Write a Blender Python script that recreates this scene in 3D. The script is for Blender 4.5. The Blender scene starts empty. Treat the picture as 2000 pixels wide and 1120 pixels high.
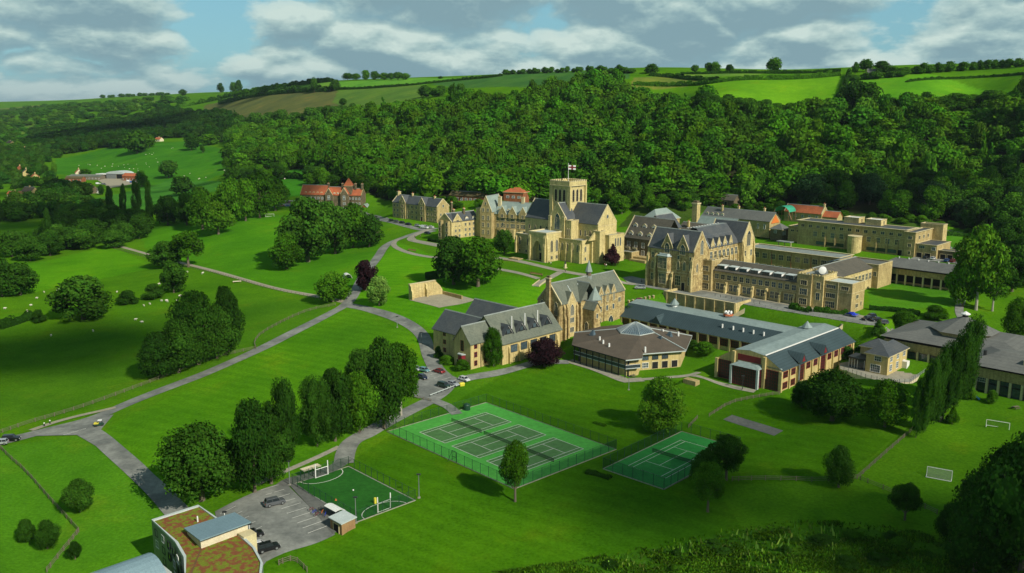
import bpy, bmesh, math, random
import numpy as np
from mathutils import Vector, Matrix
# ---------------------------------------------------------------- camera, world, sun, exposure
sc = bpy.context.scene
COL = sc.collection
F, PITCH, CAMZ = 1750.0, 0.1978, 86.82
cam = bpy.data.cameras.new('camera'); cam.sensor_width = 36; cam.lens = F/2000*36
cam.clip_start = 1; cam.clip_end = 30000
camo = bpy.data.objects.new('camera', cam); COL.objects.link(camo)
camo.location = (0, 0, CAMZ); camo.rotation_euler = (math.pi/2-PITCH, 0, 0)
sc.camera = camo
SUN_AZ, SUN_EL = math.radians(-48), math.radians(36)      # direction to the sun, measured from +x towards +y
sund = Vector((math.cos(SUN_AZ)*math.cos(SUN_EL), math.sin(SUN_AZ)*math.cos(SUN_EL), math.sin(SUN_EL)))
sl = bpy.data.lights.new('sun', 'SUN'); sl.energy = 5.0; sl.angle = math.radians(0.5); sl.color = (1.0, 0.93, 0.80)
so = bpy.data.objects.new('sun', sl); COL.objects.link(so); so.rotation_euler = sund.to_track_quat('Z', 'Y').to_euler()
vs = sc.view_settings
vs.view_transform = 'Standard'; vs.look = 'None'; vs.gamma = 1; vs.exposure = 0.0; vs.use_curve_mapping = False
world = bpy.data.worlds.new('World'); sc.world = world; world.use_nodes = True
nt = world.node_tree; nd = nt.nodes; lk = nt.links
for n in list(nd): nd.remove(n)
def N(tree, t, **k):
    n = tree.nodes.new(t)
    for a, v in k.items():
        if a in n.inputs: n.inputs[a].default_value = v
        else: setattr(n, a, v)
    return n
def ramp(tree, pts, fac=None):
    r = tree.nodes.new('ShaderNodeValToRGB'); e = r.color_ramp.elements
    while len(e) > 1: e.remove(e[-1])
    e[0].position = pts[0][0]; e[0].color = pts[0][1] if len(pts[0][1]) == 4 else (*pts[0][1], 1)
    for p, c in pts[1:]:
        q = e.new(p); q.color = c if len(c) == 4 else (*c, 1)
    if fac is not None: tree.links.new(fac, r.inputs['Fac'])
    return r
def mixc(tree, fac, a, b, blend='MIX'):
    m = tree.nodes.new('ShaderNodeMix'); m.data_type = 'RGBA'; m.blend_type = blend; m.clamp_result = False
    for s, v in ((m.inputs[0], fac), (m.inputs[6], a), (m.inputs[7], b)):
        if hasattr(v, 'links'): tree.links.new(v, s)
        elif isinstance(v, (int, float)): s.default_value = v
        else: s.default_value = (*v, 1) if len(v) == 3 else v
    return m.outputs[2]
def mth(tree, op, a, b=0.0, clamp=False):
    m = tree.nodes.new('ShaderNodeMath'); m.operation = op; m.use_clamp = clamp
    for i, v in enumerate((a, b)):
        if hasattr(v, 'links'): tree.links.new(v, m.inputs[i])
        else: m.inputs[i].default_value = v
    return m.outputs[0]
sky = N(nt, 'ShaderNodeTexSky'); sky.sky_type = 'NISHITA'; sky.sun_disc = False
sky.sun_elevation = SUN_EL; sky.sun_rotation = math.pi/2-SUN_AZ; sky.altitude = 150; sky.air_density = 1.0; sky.dust_density = 1.0; sky.ozone_density = 1.6
tc = N(nt, 'ShaderNodeTexCoord')
sep = N(nt, 'ShaderNodeSeparateXYZ'); lk.new(tc.outputs['Generated'], sep.inputs[0])
# clouds lie on a deck seen at a low angle: stretch by elevation so that far ones are small and flat
def deck(dz):
    cb = N(nt, 'ShaderNodeCombineXYZ'); lk.new(sep.outputs['X'], cb.inputs[0]); lk.new(mth(nt, 'MULTIPLY', sep.outputs['Y'], 0.8), cb.inputs[1])
    z2 = mth(nt, 'ADD', sep.outputs['Z'], dz); lk.new(mth(nt, 'MULTIPLY', mth(nt, 'SUBTRACT', 1.0, mth(nt, 'MULTIPLY', z2, 2.2)), mth(nt, 'MULTIPLY', z2, 3.4)), cb.inputs[2])
    m_ = N(nt, 'ShaderNodeMapping'); m_.inputs['Location'].default_value = (0.37, 0.9, 0.16); lk.new(cb.outputs[0], m_.inputs['Vector']); return m_.outputs[0]
def fbm(vec, sc_, det=9.0, ro=0.56): q = N(nt, 'ShaderNodeTexNoise', Scale=sc_, Detail=det, Roughness=ro); lk.new(vec, q.inputs['Vector']); return q.outputs['Fac']
d0, d1 = deck(0.0), deck(0.010)
n1, n2, n3 = fbm(d0, 5.0, 9.0, 0.52), fbm(d1, 5.0, 9.0, 0.52), fbm(d0, 19.0, 6.0, 0.6)
def puff(vec):
    wn = N(nt, 'ShaderNodeTexNoise', Scale=9.0, Detail=5.0, Roughness=0.6); lk.new(vec, wn.inputs['Vector'])
    vm = N(nt, 'ShaderNodeVectorMath'); vm.operation = 'MULTIPLY_ADD'; lk.new(wn.outputs['Color'], vm.inputs[0]); vm.inputs[1].default_value = (.11, .11, .11); lk.new(vec, vm.inputs[2])
    vo = N(nt, 'ShaderNodeTexVoronoi', Scale=9.5); lk.new(vm.outputs[0], vo.inputs['Vector'])
    return mth(nt, 'SUBTRACT', 1.0, vo.outputs['Distance'])
u0, u1 = puff(d0), puff(d1)
dens = mth(nt, 'ADD', mth(nt, 'MULTIPLY', n1, 0.62), mth(nt, 'ADD', mth(nt, 'MULTIPLY', n3, 0.12), mth(nt, 'MULTIPLY', u0, 0.28)))
cover = ramp(nt, [(0.40, (0, 0, 0)), (0.44, (0.8, 0.8, 0.8)), (0.50, (1, 1, 1))], dens)
# lit rim where the cloud thins out, grey base where it is thick
lit = mth(nt, 'ADD', mth(nt, 'MULTIPLY', mth(nt, 'SUBTRACT', 0.62, dens), 3.0), mth(nt, 'ADD', mth(nt, 'ADD', mth(nt, 'MULTIPLY', mth(nt, 'SUBTRACT', n1, n2), 4.5), mth(nt, 'MULTIPLY', mth(nt, 'SUBTRACT', u0, u1), 3.2)), mth(nt, 'MULTIPLY', mth(nt, 'SUBTRACT', n3, 0.5), 1.5)))
cloudc = ramp(nt, [(0.0, (0.225, 0.365, 0.415)), (0.25, (0.285, 0.435, 0.465)), (0.5, (0.39, 0.55, 0.545)), (0.95, (0.60, 0.74, 0.69))], lit)
skyc = mixc(nt, 1.0, sky.outputs['Color'], (0.095, 0.13, 0.135), 'MULTIPLY')
skyv = mixc(nt, 0.75, skyc, (0.20, 0.44, 0.53))
full = mixc(nt, cover.outputs['Color'], skyv, cloudc.outputs['Color'])
lowf = mth(nt, 'MULTIPLY', mth(nt, 'SUBTRACT', 0.05, sep.outputs['Z']), 16.0, True)
full2 = mixc(nt, mth(nt, 'MULTIPLY', lowf, 0.6), full, (0.19, 0.33, 0.41))
# high sky, out of view, dimmed to a deeper blue to deepen the shadows
full2 = mixc(nt, 1.0, full2, ramp(nt, [(0.14, (1, 1, 1)), (0.55, (0.42, 0.46, 0.52))], sep.outputs['Z']).outputs[0], 'MULTIPLY')
bg = N(nt, 'ShaderNodeBackground', Strength=1.0); lk.new(full2, bg.inputs['Color'])
ow = N(nt, 'ShaderNodeOutputWorld'); lk.new(bg.outputs[0], ow.inputs['Surface'])

# ---------------------------------------------------------------- pixel <-> world helpers (2000 x 1120 photograph)
CP, SP = math.cos(PITCH), math.sin(PITCH)
def ray(u, v):
    a = (u-1000)/F; b = -(v-560)/F
    return np.array([a, CP+b*SP, -SP+b*CP])
def G(u, v, Z):
    d = ray(u, v); t = (Z-CAMZ)/d[2]
    return np.array([d[0]*t, d[1]*t, Z])
def GD(u, v, D):
    d = ray(u, v); t = D/d[1]
    return np.array([d[0]*t, D, CAMZ+d[2]*t])
def topz(x, y, v):
    b = -(v-560)/F
    return (b*y*CP-y*SP)/(CP+b*SP)+CAMZ
# ---------------------------------------------------------------- terrain: smooth surface through surveyed points
pts = []
def z(Z, *uv):
    for u, v in uv: pts.append(G(u, v, Z))
def dd(D, *uv):
    for u, v in uv: pts.append(GD(u, v, D))
z(0, (860, 900), (1180, 870), (960, 800), (790, 850), (1060, 930), (600, 960), (812, 972), (690, 1020), (683, 911), (1182, 915), (1300, 950), (1340, 843), (1440, 870))
z(0, (500, 1030), (560, 1070)); z(-1, (1000, 1050), (1400, 1000)); z(-2, (640, 1116), (1300, 1110), (300, 930), (180, 1000)); z(-3, (20, 1090)); z(-2, (100, 850), (10, 860))
z(0, (1700, 960)); z(1, (1950, 1080), (1620, 1100)); z(2, (1800, 850), (1640, 830)); z(4, (1900, 790))
z(5, (1882, 759), (1999, 789), (1735, 745)); z(2, (1523, 765), (1300, 770)); z(2.3, (1401, 738)); z(2.2, (1222, 737), (1336, 730), (1118, 712))
z(2, (920, 722), (860, 700)); z(1, (850, 760)); z(0.6, (700, 850), (760, 800)); z(2.5, (985, 700)); z(4.5, (1095, 662)); z(3.5, (1040, 690))
z(9, (1235, 600)); z(11.5, (1290, 580), (1365, 590), (1470, 592)); z(11.9, (1265, 556), (1353, 571), (1544, 600), (1661, 613), (1700, 635)); z(12, (1682, 596), (1718, 550), (1850, 570)); z(9.5, (1900, 640))
z(9.5, (1480, 620), (1620, 645)); z(4.5, (1500, 668), (1650, 700), (1330, 668), (1390, 710))
z(13.9, (1134, 516), (1157, 511), (1067, 512), (1004, 496), (1220, 510)); z(13.5, (1080, 530), (1180, 545)); z(12.5, (960, 500)); z(12, (900, 520), (850, 490), (1000, 560))
z(8, (800, 586), (875, 570), (928, 585), (860, 600)); z(8.5, (760, 540)); z(5, (680, 598), (730, 610)); z(4, (830, 660)); z(3.4, (640, 615)); z(1, (505, 690), (600, 720)); z(-0.5, (400, 735), (300, 900)); z(-1.5, (200, 815)); z(8.5, (740, 510)); z(11, (770, 466)); z(14, (825, 452))
z(15.8, (854, 437), (766, 427)); z(15, (881, 468), (938, 461), (1000, 466)); z(16, (1060, 470))
z(3, (480, 520)); z(5, (600, 500)); z(7, (550, 445)); z(1, (380, 470)); z(-2, (200, 560), (300, 620)); z(-4, (0, 650), (0, 760)); z(-4, (100, 500)); z(-6, (0, 430)); z(-3, (200, 420)); z(0, (200, 352), (100, 350)); z(-4, (10, 380)); z(2, (330, 400)); z(6, (440, 440))
z(9.5, (600, 420), (720, 420)); z(10, (640, 402)); z(15, (700, 395), (760, 395)); z(15, (1557, 477)); z(15, (1784, 503), (1830, 500)); z(16.5, (1900, 480)); z(18, (1900, 452)); z(14, (1400, 500), (1480, 470)); z(13, (1650, 500))
z(18, (1550, 440), (1400, 440)); z(24, (1240, 405), (1400, 398)); z(20, (1850, 440), (1990, 460)); z(24, (1650, 412)); z(26, (900, 388)); z(28, (1005, 388)); z(22, (1060, 405), (800, 385)); z(12, (1960, 560)); z(10, (1990, 620))
z(25, (590, 345), (560, 330)); z(28, (690, 350))
# wooded escarpment: ground just below the canopy, then the plateau and skyline
dd(620, (1300, 330), (1600, 335)); dd(640, (1900, 330)); dd(700, (1000, 335)); dd(590, (1900, 370)); dd(900, (700, 300)); dd(860, (850, 280))
dd(700, (1500, 270), (1900, 250)); dd(760, (1200, 270)); dd(830, (1000, 250)); dd(1080, (700, 228)); dd(960, (850, 215)); dd(1400, (440, 275)); dd(1130, (600, 265))
dd(860, (1150, 200), (1300, 205)); dd(770, (1400, 195), (1600, 200)); dd(740, (1800, 190)); dd(720, (2000, 172))
dd(1400, (560, 222), (620, 207)); dd(1750, (430, 218)); dd(1180, (820, 188)); dd(1150, (930, 172)); dd(1050, (1050, 165))
dd(1700, (650, 160)); dd(1500, (790, 156)); dd(1350, (900, 153)); dd(1230, (1000, 147)); dd(1100, (1150, 141)); dd(1000, (1270, 144)); dd(980, (1400, 143), (1520, 141)); dd(930, (1650, 137)); dd(900, (1800, 131), (1990, 124))
dd(2150, (480, 176)); dd(1950, (560, 168)); dd(2900, (350, 186)); dd(2300, (430, 190)); dd(2100, (300, 222)); dd(2500, (200, 225)); dd(1800, (400, 235))
dd(1420, (290, 282)); dd(1280, (420, 290)); dd(1300, (300, 300)); dd(1120, (330, 340)); dd(1000, (440, 345)); dd(1350, (150, 320)); dd(1700, (200, 270), (330, 262)); dd(1900, (60, 275)); dd(1500, (0, 300))
dd(3000, (100, 215), (220, 205)); dd(3600, (0, 225)); dd(5200, (0, 200), (100, 197), (-200, 203)); dd(4300, (250, 188)); dd(3400, (330, 185))
# beyond the skyline the land falls away slowly
dd(2300, (700, 176), (900, 176)); dd(1700, (1200, 168), (1500, 168)); dd(1600, (1800, 165), (2100, 160)); dd(4000, (700, 195), (1200, 190), (1900, 190)); dd(8000, (300, 201), (900, 205), (1600, 205), (-100, 205)); dd(11000, (0, 207), (1000, 207), (2000, 207))
dd(400, (-400, 500), (2400, 500)); dd(250, (-300, 700), (2300, 740)); dd(700, (2400, 300)); dd(1000, (2400, 160)); dd(1500, (-300, 340)); dd(150, (-200, 1000), (2300, 1000))
P = np.array(pts)
P[np.abs(P[:, 1]) < 1, 1] = 1
def feat(x, y):
    y = np.maximum(y, 60.0)
    return np.clip(x/y, -0.9, 0.9)*2.4, np.log(y)
KU, KW = feat(P[:, 0], P[:, 1])
def phi(r2): return 0.5*r2*np.log(r2+1e-9)
r2 = (KU[:, None]-KU[None])**2+(KW[:, None]-KW[None])**2
n = len(P); A = np.zeros((n+3, n+3)); A[:n, :n] = phi(r2)+np.eye(n)*2e-4
A[:n, n] = 1; A[:n, n+1] = KU; A[:n, n+2] = KW; A[n:, :n] = A[:n, n:].T
W8 = np.linalg.solve(A, np.r_[P[:, 2], 0, 0, 0])
# level pads: (centre, angle, half x, half y, Z, falloff)
PADS = []
def pad(uv, Z, ang, x0, x1, y0, y1, fall=8.0):
    o = G(*uv, Z); a = math.radians(ang); X = np.array([math.cos(a), math.sin(a)]); Y = np.array([-X[1], X[0]])
    PADS.append((o[:2], X, Y, x0, x1, y0, y1, Z, fall))
def Tz(x, y):
    x = np.asarray(x, float); y = np.asarray(y, float); sh = x.shape; x = x.ravel(); y = y.ravel()
    out = np.empty(len(x))
    for s in range(0, len(x), 20000):
        u, w = feat(x[s:s+20000], y[s:s+20000])
        R = (u[:, None]-KU[None])**2+(w[:, None]-KW[None])**2
        out[s:s+20000] = phi(R)@W8[:n]+W8[n]+W8[n+1]*u+W8[n+2]*w
    out = np.where(y < 60, out*np.clip(y/60, 0, 1), out)
    out = np.clip(out, -14, 200)
    for o, X, Y, x0, x1, y0, y1, Z, fall in PADS:
        p = (x-o[0])*X[0]+(y-o[1])*X[1]; q = (x-o[0])*Y[0]+(y-o[1])*Y[1]
        d = np.hypot(np.maximum(np.maximum(x0-p, p-x1), 0), np.maximum(np.maximum(y0-q, q-y1), 0))
        t = np.clip(1-d/fall, 0, 1); t = t*t*(3-2*t)
        out = out*(1-t)+Z*t
    return out.reshape(sh)
# pads under buildings and courts: (pixel of near corner, Z, angle, x0,x1,y0,y1)
pad((1135.7, 515.5), 13.9, -45, -50, 10, -4, 26)
pad((1353, 570.6), 11.9, -45, -30, 4, -3, 56)
pad((1661, 612), 11.8, -45, -92, 12, -14, 14, 5)
pad((1661, 612), 11.8, -45, -68, -38, -18, -8, 0.8)
pad((1661, 612), 12.0, -45, -70, 14, 14, 90)
pad((1784.5, 502.7), 14.9, -45, -64, 14, -2, 24)
pad((1523.75, 765.6), 1.95, -45, -24, 1, -2, 20, 5)
pad((1523.75, 765.6), 2.6, -45, -80, 1, 24, 56, 6)
pad((1222, 736.5), 2.2, -45, -26, 12, -2, 34, 5)
pad((1095, 661), 4.4, -45, -12, 6, -2, 14, 5)
pad((919.5, 722), 1.9, -45, -24, 4, -2, 40, 6)
pad((1732, 732.6), 3.8, -45, -18, 9, 0, 18, 6)
pad((1732, 732.6), 1.7, -45, -20, 10, -12, -5, 5)
pad((1724, 690), 5.5, -45, -2, 46, -3, 31, 5)
pad((1881.7, 758.7), 4.95, -45, -2, 44, -4, 26, 6)
pad((854, 436), 15.9, -45, -46, 2, -2, 12, 6)
for q in [(-31, 228.1), (-6, 253.4), (23.9, 221.7), (0, 197)]: pass
PADS.append((np.array([-3.5, 225.5]), np.array([.7071, .7071]), np.array([-.7071, .7071]), -21, 21, -24, 24, 0.0, 6.0))
PADS.append((np.array([37., 215.]), np.array([.7071, .7071]), np.array([-.7071, .7071]), -19, 19, -11, 11, 0.0, 4.0))
PADS.append((np.array([-37., 193.]), np.array([.7071, .7071]), np.array([-.7071, .7071]), -10, 10, -15, 15, 0.0, 4.0))
# ---- grid of the ground sheet: rows of equal log-distance, columns of equal bearing
NR, NC = 820, 700
ys = np.concatenate([np.linspace(-120, 95, 12), np.exp(np.linspace(math.log(100), math.log(14000), NR-12))])
tt = np.linspace(-1, 1, NC); tb = np.sign(tt)*(0.72*np.abs(tt)+0.38*np.abs(tt)**5)
YY = np.repeat(ys[:, None], NC, 1); XX = np.maximum(YY, 130)*tb[None]
ZZ = Tz(XX, YY)
lys = ys
def hz(x, y):
    """height of the ground mesh itself at x, y"""
    x = np.asarray(x, float); y = np.asarray(y, float)
    r = np.clip(np.searchsorted(lys, y)-1, 0, NR-2); f = (y-lys[r])/(lys[r+1]-lys[r])
    def rowz(rr):
        t = x/np.maximum(lys[rr], 130); c = np.clip(np.searchsorted(tb, t)-1, 0, NC-2); g = (t-tb[c])/(tb[c+1]-tb[c])
        return ZZ[rr, c]*(1-g)+ZZ[rr, c+1]*g
    return rowz(r)*(1-f)+rowz(r+1)*f
_T = np.exp(np.linspace(math.log(110), math.log(12000), 1500))
def hit(u, v):
    """first point of the ground seen at a pixel"""
    d = ray(u, v); t = _T/d[1]*1.0; x = d[0]*t; y = d[1]*t; zz = CAMZ+d[2]*t; g = hz(x, y)
    k = np.argmax(zz <= g)
    if zz[k] > g[k]: k = len(t)-1
    if k == 0: return np.array([x[0], y[0], float(g[0])])
    a = (zz[k-1]-g[k-1]); b = (g[k]-zz[k]); w = a/(a+b+1e-9)
    X_, Y_ = x[k-1]*(1-w)+x[k]*w, y[k-1]*(1-w)+y[k]*w
    return np.array([X_, Y_, float(hz(X_, Y_))])
# ---------------------------------------------------------------- materials
def new_mat(name):
    m = bpy.data.materials.new(name); m.use_nodes = True; t = m.node_tree
    for q in list(t.nodes): t.nodes.remove(q)
    o = t.nodes.new('ShaderNodeOutputMaterial'); b = t.nodes.new('ShaderNodeBsdfPrincipled'); t.links.new(b.outputs[0], o.inputs[0])
    return m, t, b, o
MATS = {}
def mat(name, c1, c2=None, scale=0.5, rough=0.8, spec=0.25, metal=0.0, fine=4.0, course=None, bump=0.0, trans=0.0, seam=None, contrast=0.18):
    m, t, b, o = new_mat(name); MATS[name] = m
    b.inputs['Roughness'].default_value = rough; b.inputs['Metallic'].default_value = metal
    b.inputs['Specular IOR Level'].default_value = spec
    c2 = c2 or tuple(x*0.8 for x in c1)
    tc = t.nodes.new('ShaderNodeTexCoord')
    na = N(t, 'ShaderNodeTexNoise', Scale=scale, Detail=4.0, Roughness=0.6); t.links.new(tc.outputs['Object'], na.inputs['Vector'])
    nb = N(t, 'ShaderNodeTexNoise', Scale=fine, Detail=3.0, Roughness=0.7); t.links.new(tc.outputs['Object'], nb.inputs['Vector'])
    ra = ramp(t, [(0.5-contrast, c1), (0.5+contrast, c2)], na.outputs['Fac'])
    col = mixc(t, 0.35, ra.outputs[0], mixc(t, 1.0, ra.outputs[0], ramp(t, [(0.3, (0.45,)*3), (0.7, (1.5,)*3)], nb.outputs['Fac']).outputs[0], 'MULTIPLY'))
    sp = t.nodes.new('ShaderNodeSeparateXYZ'); t.links.new(tc.outputs['Object'], sp.inputs[0])
    if course:
        cb = t.nodes.new('ShaderNodeCombineXYZ'); t.links.new(mth(t, 'ADD', sp.outputs['X'], sp.outputs['Y']), cb.inputs[0]); t.links.new(sp.outputs['Z'], cb.inputs[1])
        br = t.nodes.new('ShaderNodeTexBrick'); t.links.new(cb.outputs[0], br.inputs['Vector'])
        br.inputs['Scale'].default_value = 1.0; br.inputs['Brick Width'].default_value = course[0]; br.inputs['Row Height'].default_value = course[1]
        br.inputs['Mortar Size'].default_value = 0.03; br.inputs['Color1'].default_value = (0.62, 0.6, 0.56, 1); br.inputs['Color2'].default_value = (1.25, 1.22, 1.2, 1); br.inputs['Mortar'].default_value = (0.7, 0.7, 0.7, 1)
        mpn = t.nodes.new('ShaderNodeMapping'); mpn.inputs['Scale'].default_value = (1.6, 1.6, .16); t.links.new(tc.outputs['Object'], mpn.inputs[0]); ns = N(t, 'ShaderNodeTexNoise', Scale=1.0, Detail=4.0, Roughness=0.65); t.links.new(mpn.outputs[0], ns.inputs['Vector'])
        col = mixc(t, 1.0, col, ramp(t, [(0.36, (.76, .76, .76)), (0.56, (1.06, 1.05, 1.02))], ns.outputs['Fac']).outputs[0], 'MULTIPLY')
        col = mixc(t, course[2], col, mixc(t, 1.0, col, br.outputs['Color'], 'MULTIPLY'))
    if seam:      # standing seams / slate rows: (axis, pitch, width, darkness)
        for ax, pitch, dk in seam:
            f = mth(t, 'FRACT', mth(t, 'MULTIPLY', sp.outputs[ax], 1.0/pitch))
            g = ramp(t, [(0.0, (dk,)*3), (0.18, (1, 1, 1)), (0.85, (1, 1, 1)), (1.0, (dk,)*3)], f)
            col = mixc(t, 1.0, col, g.outputs[0], 'MULTIPLY')
    t.links.new(col, b.inputs['Base Color'])
    if bump:
        bp = N(t, 'ShaderNodeBump', Strength=bump, Distance=0.1); t.links.new(nb.outputs['Fac'], bp.inputs['Height']); t.links.new(bp.outputs[0], b.inputs['Normal'])
    return m
def emitless_glass(name, c=(0.02, 0.03, 0.035), rough=0.12):
    m, t, b, o = new_mat(name); MATS[name] = m
    ob = t.nodes.new('ShaderNodeTexCoord'); nz = N(t, 'ShaderNodeTexNoise', Scale=1.3, Detail=1.0); t.links.new(ob.outputs['Object'], nz.inputs['Vector'])
    oi = t.nodes.new('ShaderNodeObjectInfo')
    k = mth(t, 'MULTIPLY', nz.outputs['Fac'], oi.outputs['Random'])
    r = ramp(t, [(0.05, c), (0.6, tuple(min(1, x*4) for x in c))], k); t.links.new(r.outputs[0], b.inputs['Base Color'])
    b.inputs['Roughness'].default_value = rough; b.inputs['Specular IOR Level'].default_value = 0.6
    return m
mat('abbey_stone', (0.62, 0.53, 0.25), (0.49, 0.41, 0.19), 0.25, 0.9, 0.1, fine=2.2, course=(0.9, 0.38, 0.35))
mat('pale_stone', (0.62, 0.52, 0.25), (0.45, 0.36, 0.17), 0.3, 0.9, 0.1, fine=2.0, course=(0.8, 0.36, 0.45))
mat('rubble_stone', (0.55, 0.45, 0.21), (0.27, 0.195, 0.09), 0.55, 0.9, 0.1, fine=1.6, course=(0.7, 0.42, 0.75))
mat('brown_stone', (0.48, 0.39, 0.185), (0.35, 0.275, 0.13), 0.3, 0.9, 0.1, fine=2.0, course=(0.8, 0.36, 0.4))
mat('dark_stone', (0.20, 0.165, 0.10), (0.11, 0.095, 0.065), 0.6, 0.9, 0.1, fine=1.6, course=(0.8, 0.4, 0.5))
mat('buff_brick', (0.56, 0.46, 0.21), (0.48, 0.385, 0.175), 0.3, 0.9, 0.1, course=(0.6, 0.25, 0.25))
mat('red_brick', (0.34, 0.13, 0.06), (0.24, 0.09, 0.05), 0.3, 0.9, 0.1, course=(0.6, 0.25, 0.3))
mat('trim_stone', (0.62, 0.54, 0.32), (0.50, 0.43, 0.25), 0.5, 0.85, 0.1)
mat('slate', (0.055, 0.066, 0.076), (0.085, 0.092, 0.092), 0.2, 0.6, 0.35, fine=1.5, seam=[('Z', 0.42, 0.75)])
mat('brown_slate', (0.115, 0.105, 0.080), (0.082, 0.078, 0.062), 0.2, 0.75, 0.25, fine=1.5, seam=[('Z', 0.4, 0.8)])
mat('green_slate', (0.105, 0.125, 0.098), (0.150, 0.165, 0.125), 0.18, 0.7, 0.3, fine=1.5, seam=[('Z', 0.45, 0.8)])
mat('pale_slate', (0.27, 0.335, 0.30), (0.20, 0.26, 0.235), 0.25, 0.6, 0.3, seam=[('Z', 0.5, 0.8)])
mat('grey_slate', (0.150, 0.155, 0.140), (0.115, 0.120, 0.112), 0.15, 0.75, 0.25, fine=1.2, seam=[('Z', 0.4, 0.85)])
mat('lead', (0.26, 0.29, 0.27), (0.18, 0.21, 0.195), 0.3, 0.6, 0.3, fine=1.5)
mat('pale_lead', (0.50, 0.56, 0.54), (0.42, 0.48, 0.46), 0.3, 0.55, 0.3)
mat('metal_roof', (0.050, 0.080, 0.088), (0.040, 0.064, 0.070), 0.15, 0.6, 0.15, seam=[('X', 0.9, 0.7)])
mat('metal_roof_light', (0.235, 0.30, 0.285), (0.20, 0.26, 0.25), 0.1, 0.5, 0.35, fine=1.0)
mat('blue_metal', (0.20, 0.30, 0.34), (0.17, 0.26, 0.30), 0.1, 0.45, 0.4, seam=[('Y', 0.8, 0.92)])
mat('brown_tile', (0.108, 0.088, 0.066), (0.088, 0.073, 0.055), 0.3, 0.85, 0.2, fine=3)
mat('red_tile', (0.47, 0.135, 0.055), (0.33, 0.105, 0.05), 0.3, 0.85, 0.15, fine=2, seam=[('Z', 0.35, 0.82)])
mat('moss_tile', (0.115, 0.085, 0.040), (0.075, 0.07, 0.03), 0.3, 0.9, 0.15, fine=2)
mat('white_paint', (0.78, 0.78, 0.74), (0.70, 0.71, 0.68), 1.0, 0.5, 0.4)
mat('cream_render', (0.66, 0.60, 0.42), (0.58, 0.52, 0.36), 0.6, 0.8, 0.2)
mat('red_paint', (0.22, 0.018, 0.025), (0.17, 0.014, 0.02), 1.0, 0.5, 0.4)
mat('green_paint', (0.012, 0.06, 0.03), (0.01, 0.045, 0.025), 1.0, 0.5, 0.4)
mat('grey_metal', (0.25, 0.27, 0.27), (0.20, 0.22, 0.22), 1.0, 0.45, 0.5, metal=0.3)
mat('dark_metal', (0.03, 0.033, 0.035), (0.02, 0.022, 0.024), 1.0, 0.5, 0.4)
mat('black', (0.012, 0.012, 0.013), (0.02, 0.02, 0.02), 1.0, 0.7, 0.2)
mat('asphalt', (0.235, 0.245, 0.220), (0.145, 0.155, 0.142), 0.13, 0.9, 0.2, fine=0.8, contrast=0.1)
mat('dark_asphalt', (0.105, 0.112, 0.105), (0.14, 0.145, 0.13), 0.15, 0.9, 0.2, fine=1.0)
mat('gravel', (0.36, 0.33, 0.24), (0.28, 0.26, 0.19), 0.3, 0.95, 0.1, fine=2)
mat('paving', (0.33, 0.31, 0.24), (0.26, 0.25, 0.20), 0.3, 0.9, 0.1, fine=1.5)
mat('road_paint', (0.72, 0.72, 0.66), (0.6, 0.6, 0.55), 1.0, 0.7, 0.2)
mat('court_outer', (0.078, 0.37, 0.050), (0.062, 0.31, 0.044), 0.1, 0.8, 0.2, fine=0.7)
mat('court_inner', (0.080, 0.20, 0.060), (0.068, 0.17, 0.052), 0.15, 0.8, 0.2, fine=0.7)
mat('court_green', (0.026, 0.24, 0.040), (0.020, 0.19, 0.034), 0.1, 0.8, 0.2, fine=0.7)
mat('turf', (0.022, 0.115, 0.014), (0.016, 0.095, 0.011), 0.2, 0.9, 0.1, fine=1.0)
mat('sedum', (0.20, 0.075, 0.035), (0.155, 0.195, 0.022), 0.9, 0.95, 0.05, fine=2.4, contrast=0.05)
mat('wood', (0.34, 0.21, 0.10), (0.26, 0.155, 0.075), 0.6, 0.8, 0.2)
mat('old_wood', (0.20, 0.175, 0.125), (0.145, 0.125, 0.09), 0.8, 0.9, 0.1)
mat('wool', (0.66, 0.63, 0.52), (0.58, 0.55, 0.45), 3.0, 0.95, 0.1)
mat('skin', (0.52, 0.33, 0.24), (0.48, 0.30, 0.22), 3.0, 0.6, 0.3)
mat('blue_plastic', (0.02, 0.05, 0.55), (0.015, 0.04, 0.42), 1.5, 0.4, 0.4)
mat('cyan_plastic', (0.10, 0.42, 0.72), (0.09, 0.38, 0.66), 1.5, 0.4, 0.4)
mat('yellow', (0.68, 0.60, 0.06), (0.6, 0.52, 0.05), 1.0, 0.6, 0.3)
mat('orange', (0.70, 0.20, 0.04), (0.6, 0.17, 0.04), 1.0, 0.6, 0.3)
mat('green_canvas', (0.05, 0.40, 0.24), (0.04, 0.33, 0.20), 0.8, 0.7, 0.2)
mat('earth', (0.17, 0.095, 0.045), (0.12, 0.075, 0.035), 0.6, 0.95, 0.05)
mat('bark', (0.17, 0.145, 0.105), (0.10, 0.085, 0.06), 1.0, 0.95, 0.1)
mat('pale_bark', (0.42, 0.40, 0.33), (0.26, 0.24, 0.19), 1.0, 0.9, 0.1)
emitless_glass('glass'); emitless_glass('dark_glass', (0.014, 0.007, 0.008), 0.4); emitless_glass('roof_glass', (0.030, 0.045, 0.055), 0.35)
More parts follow.
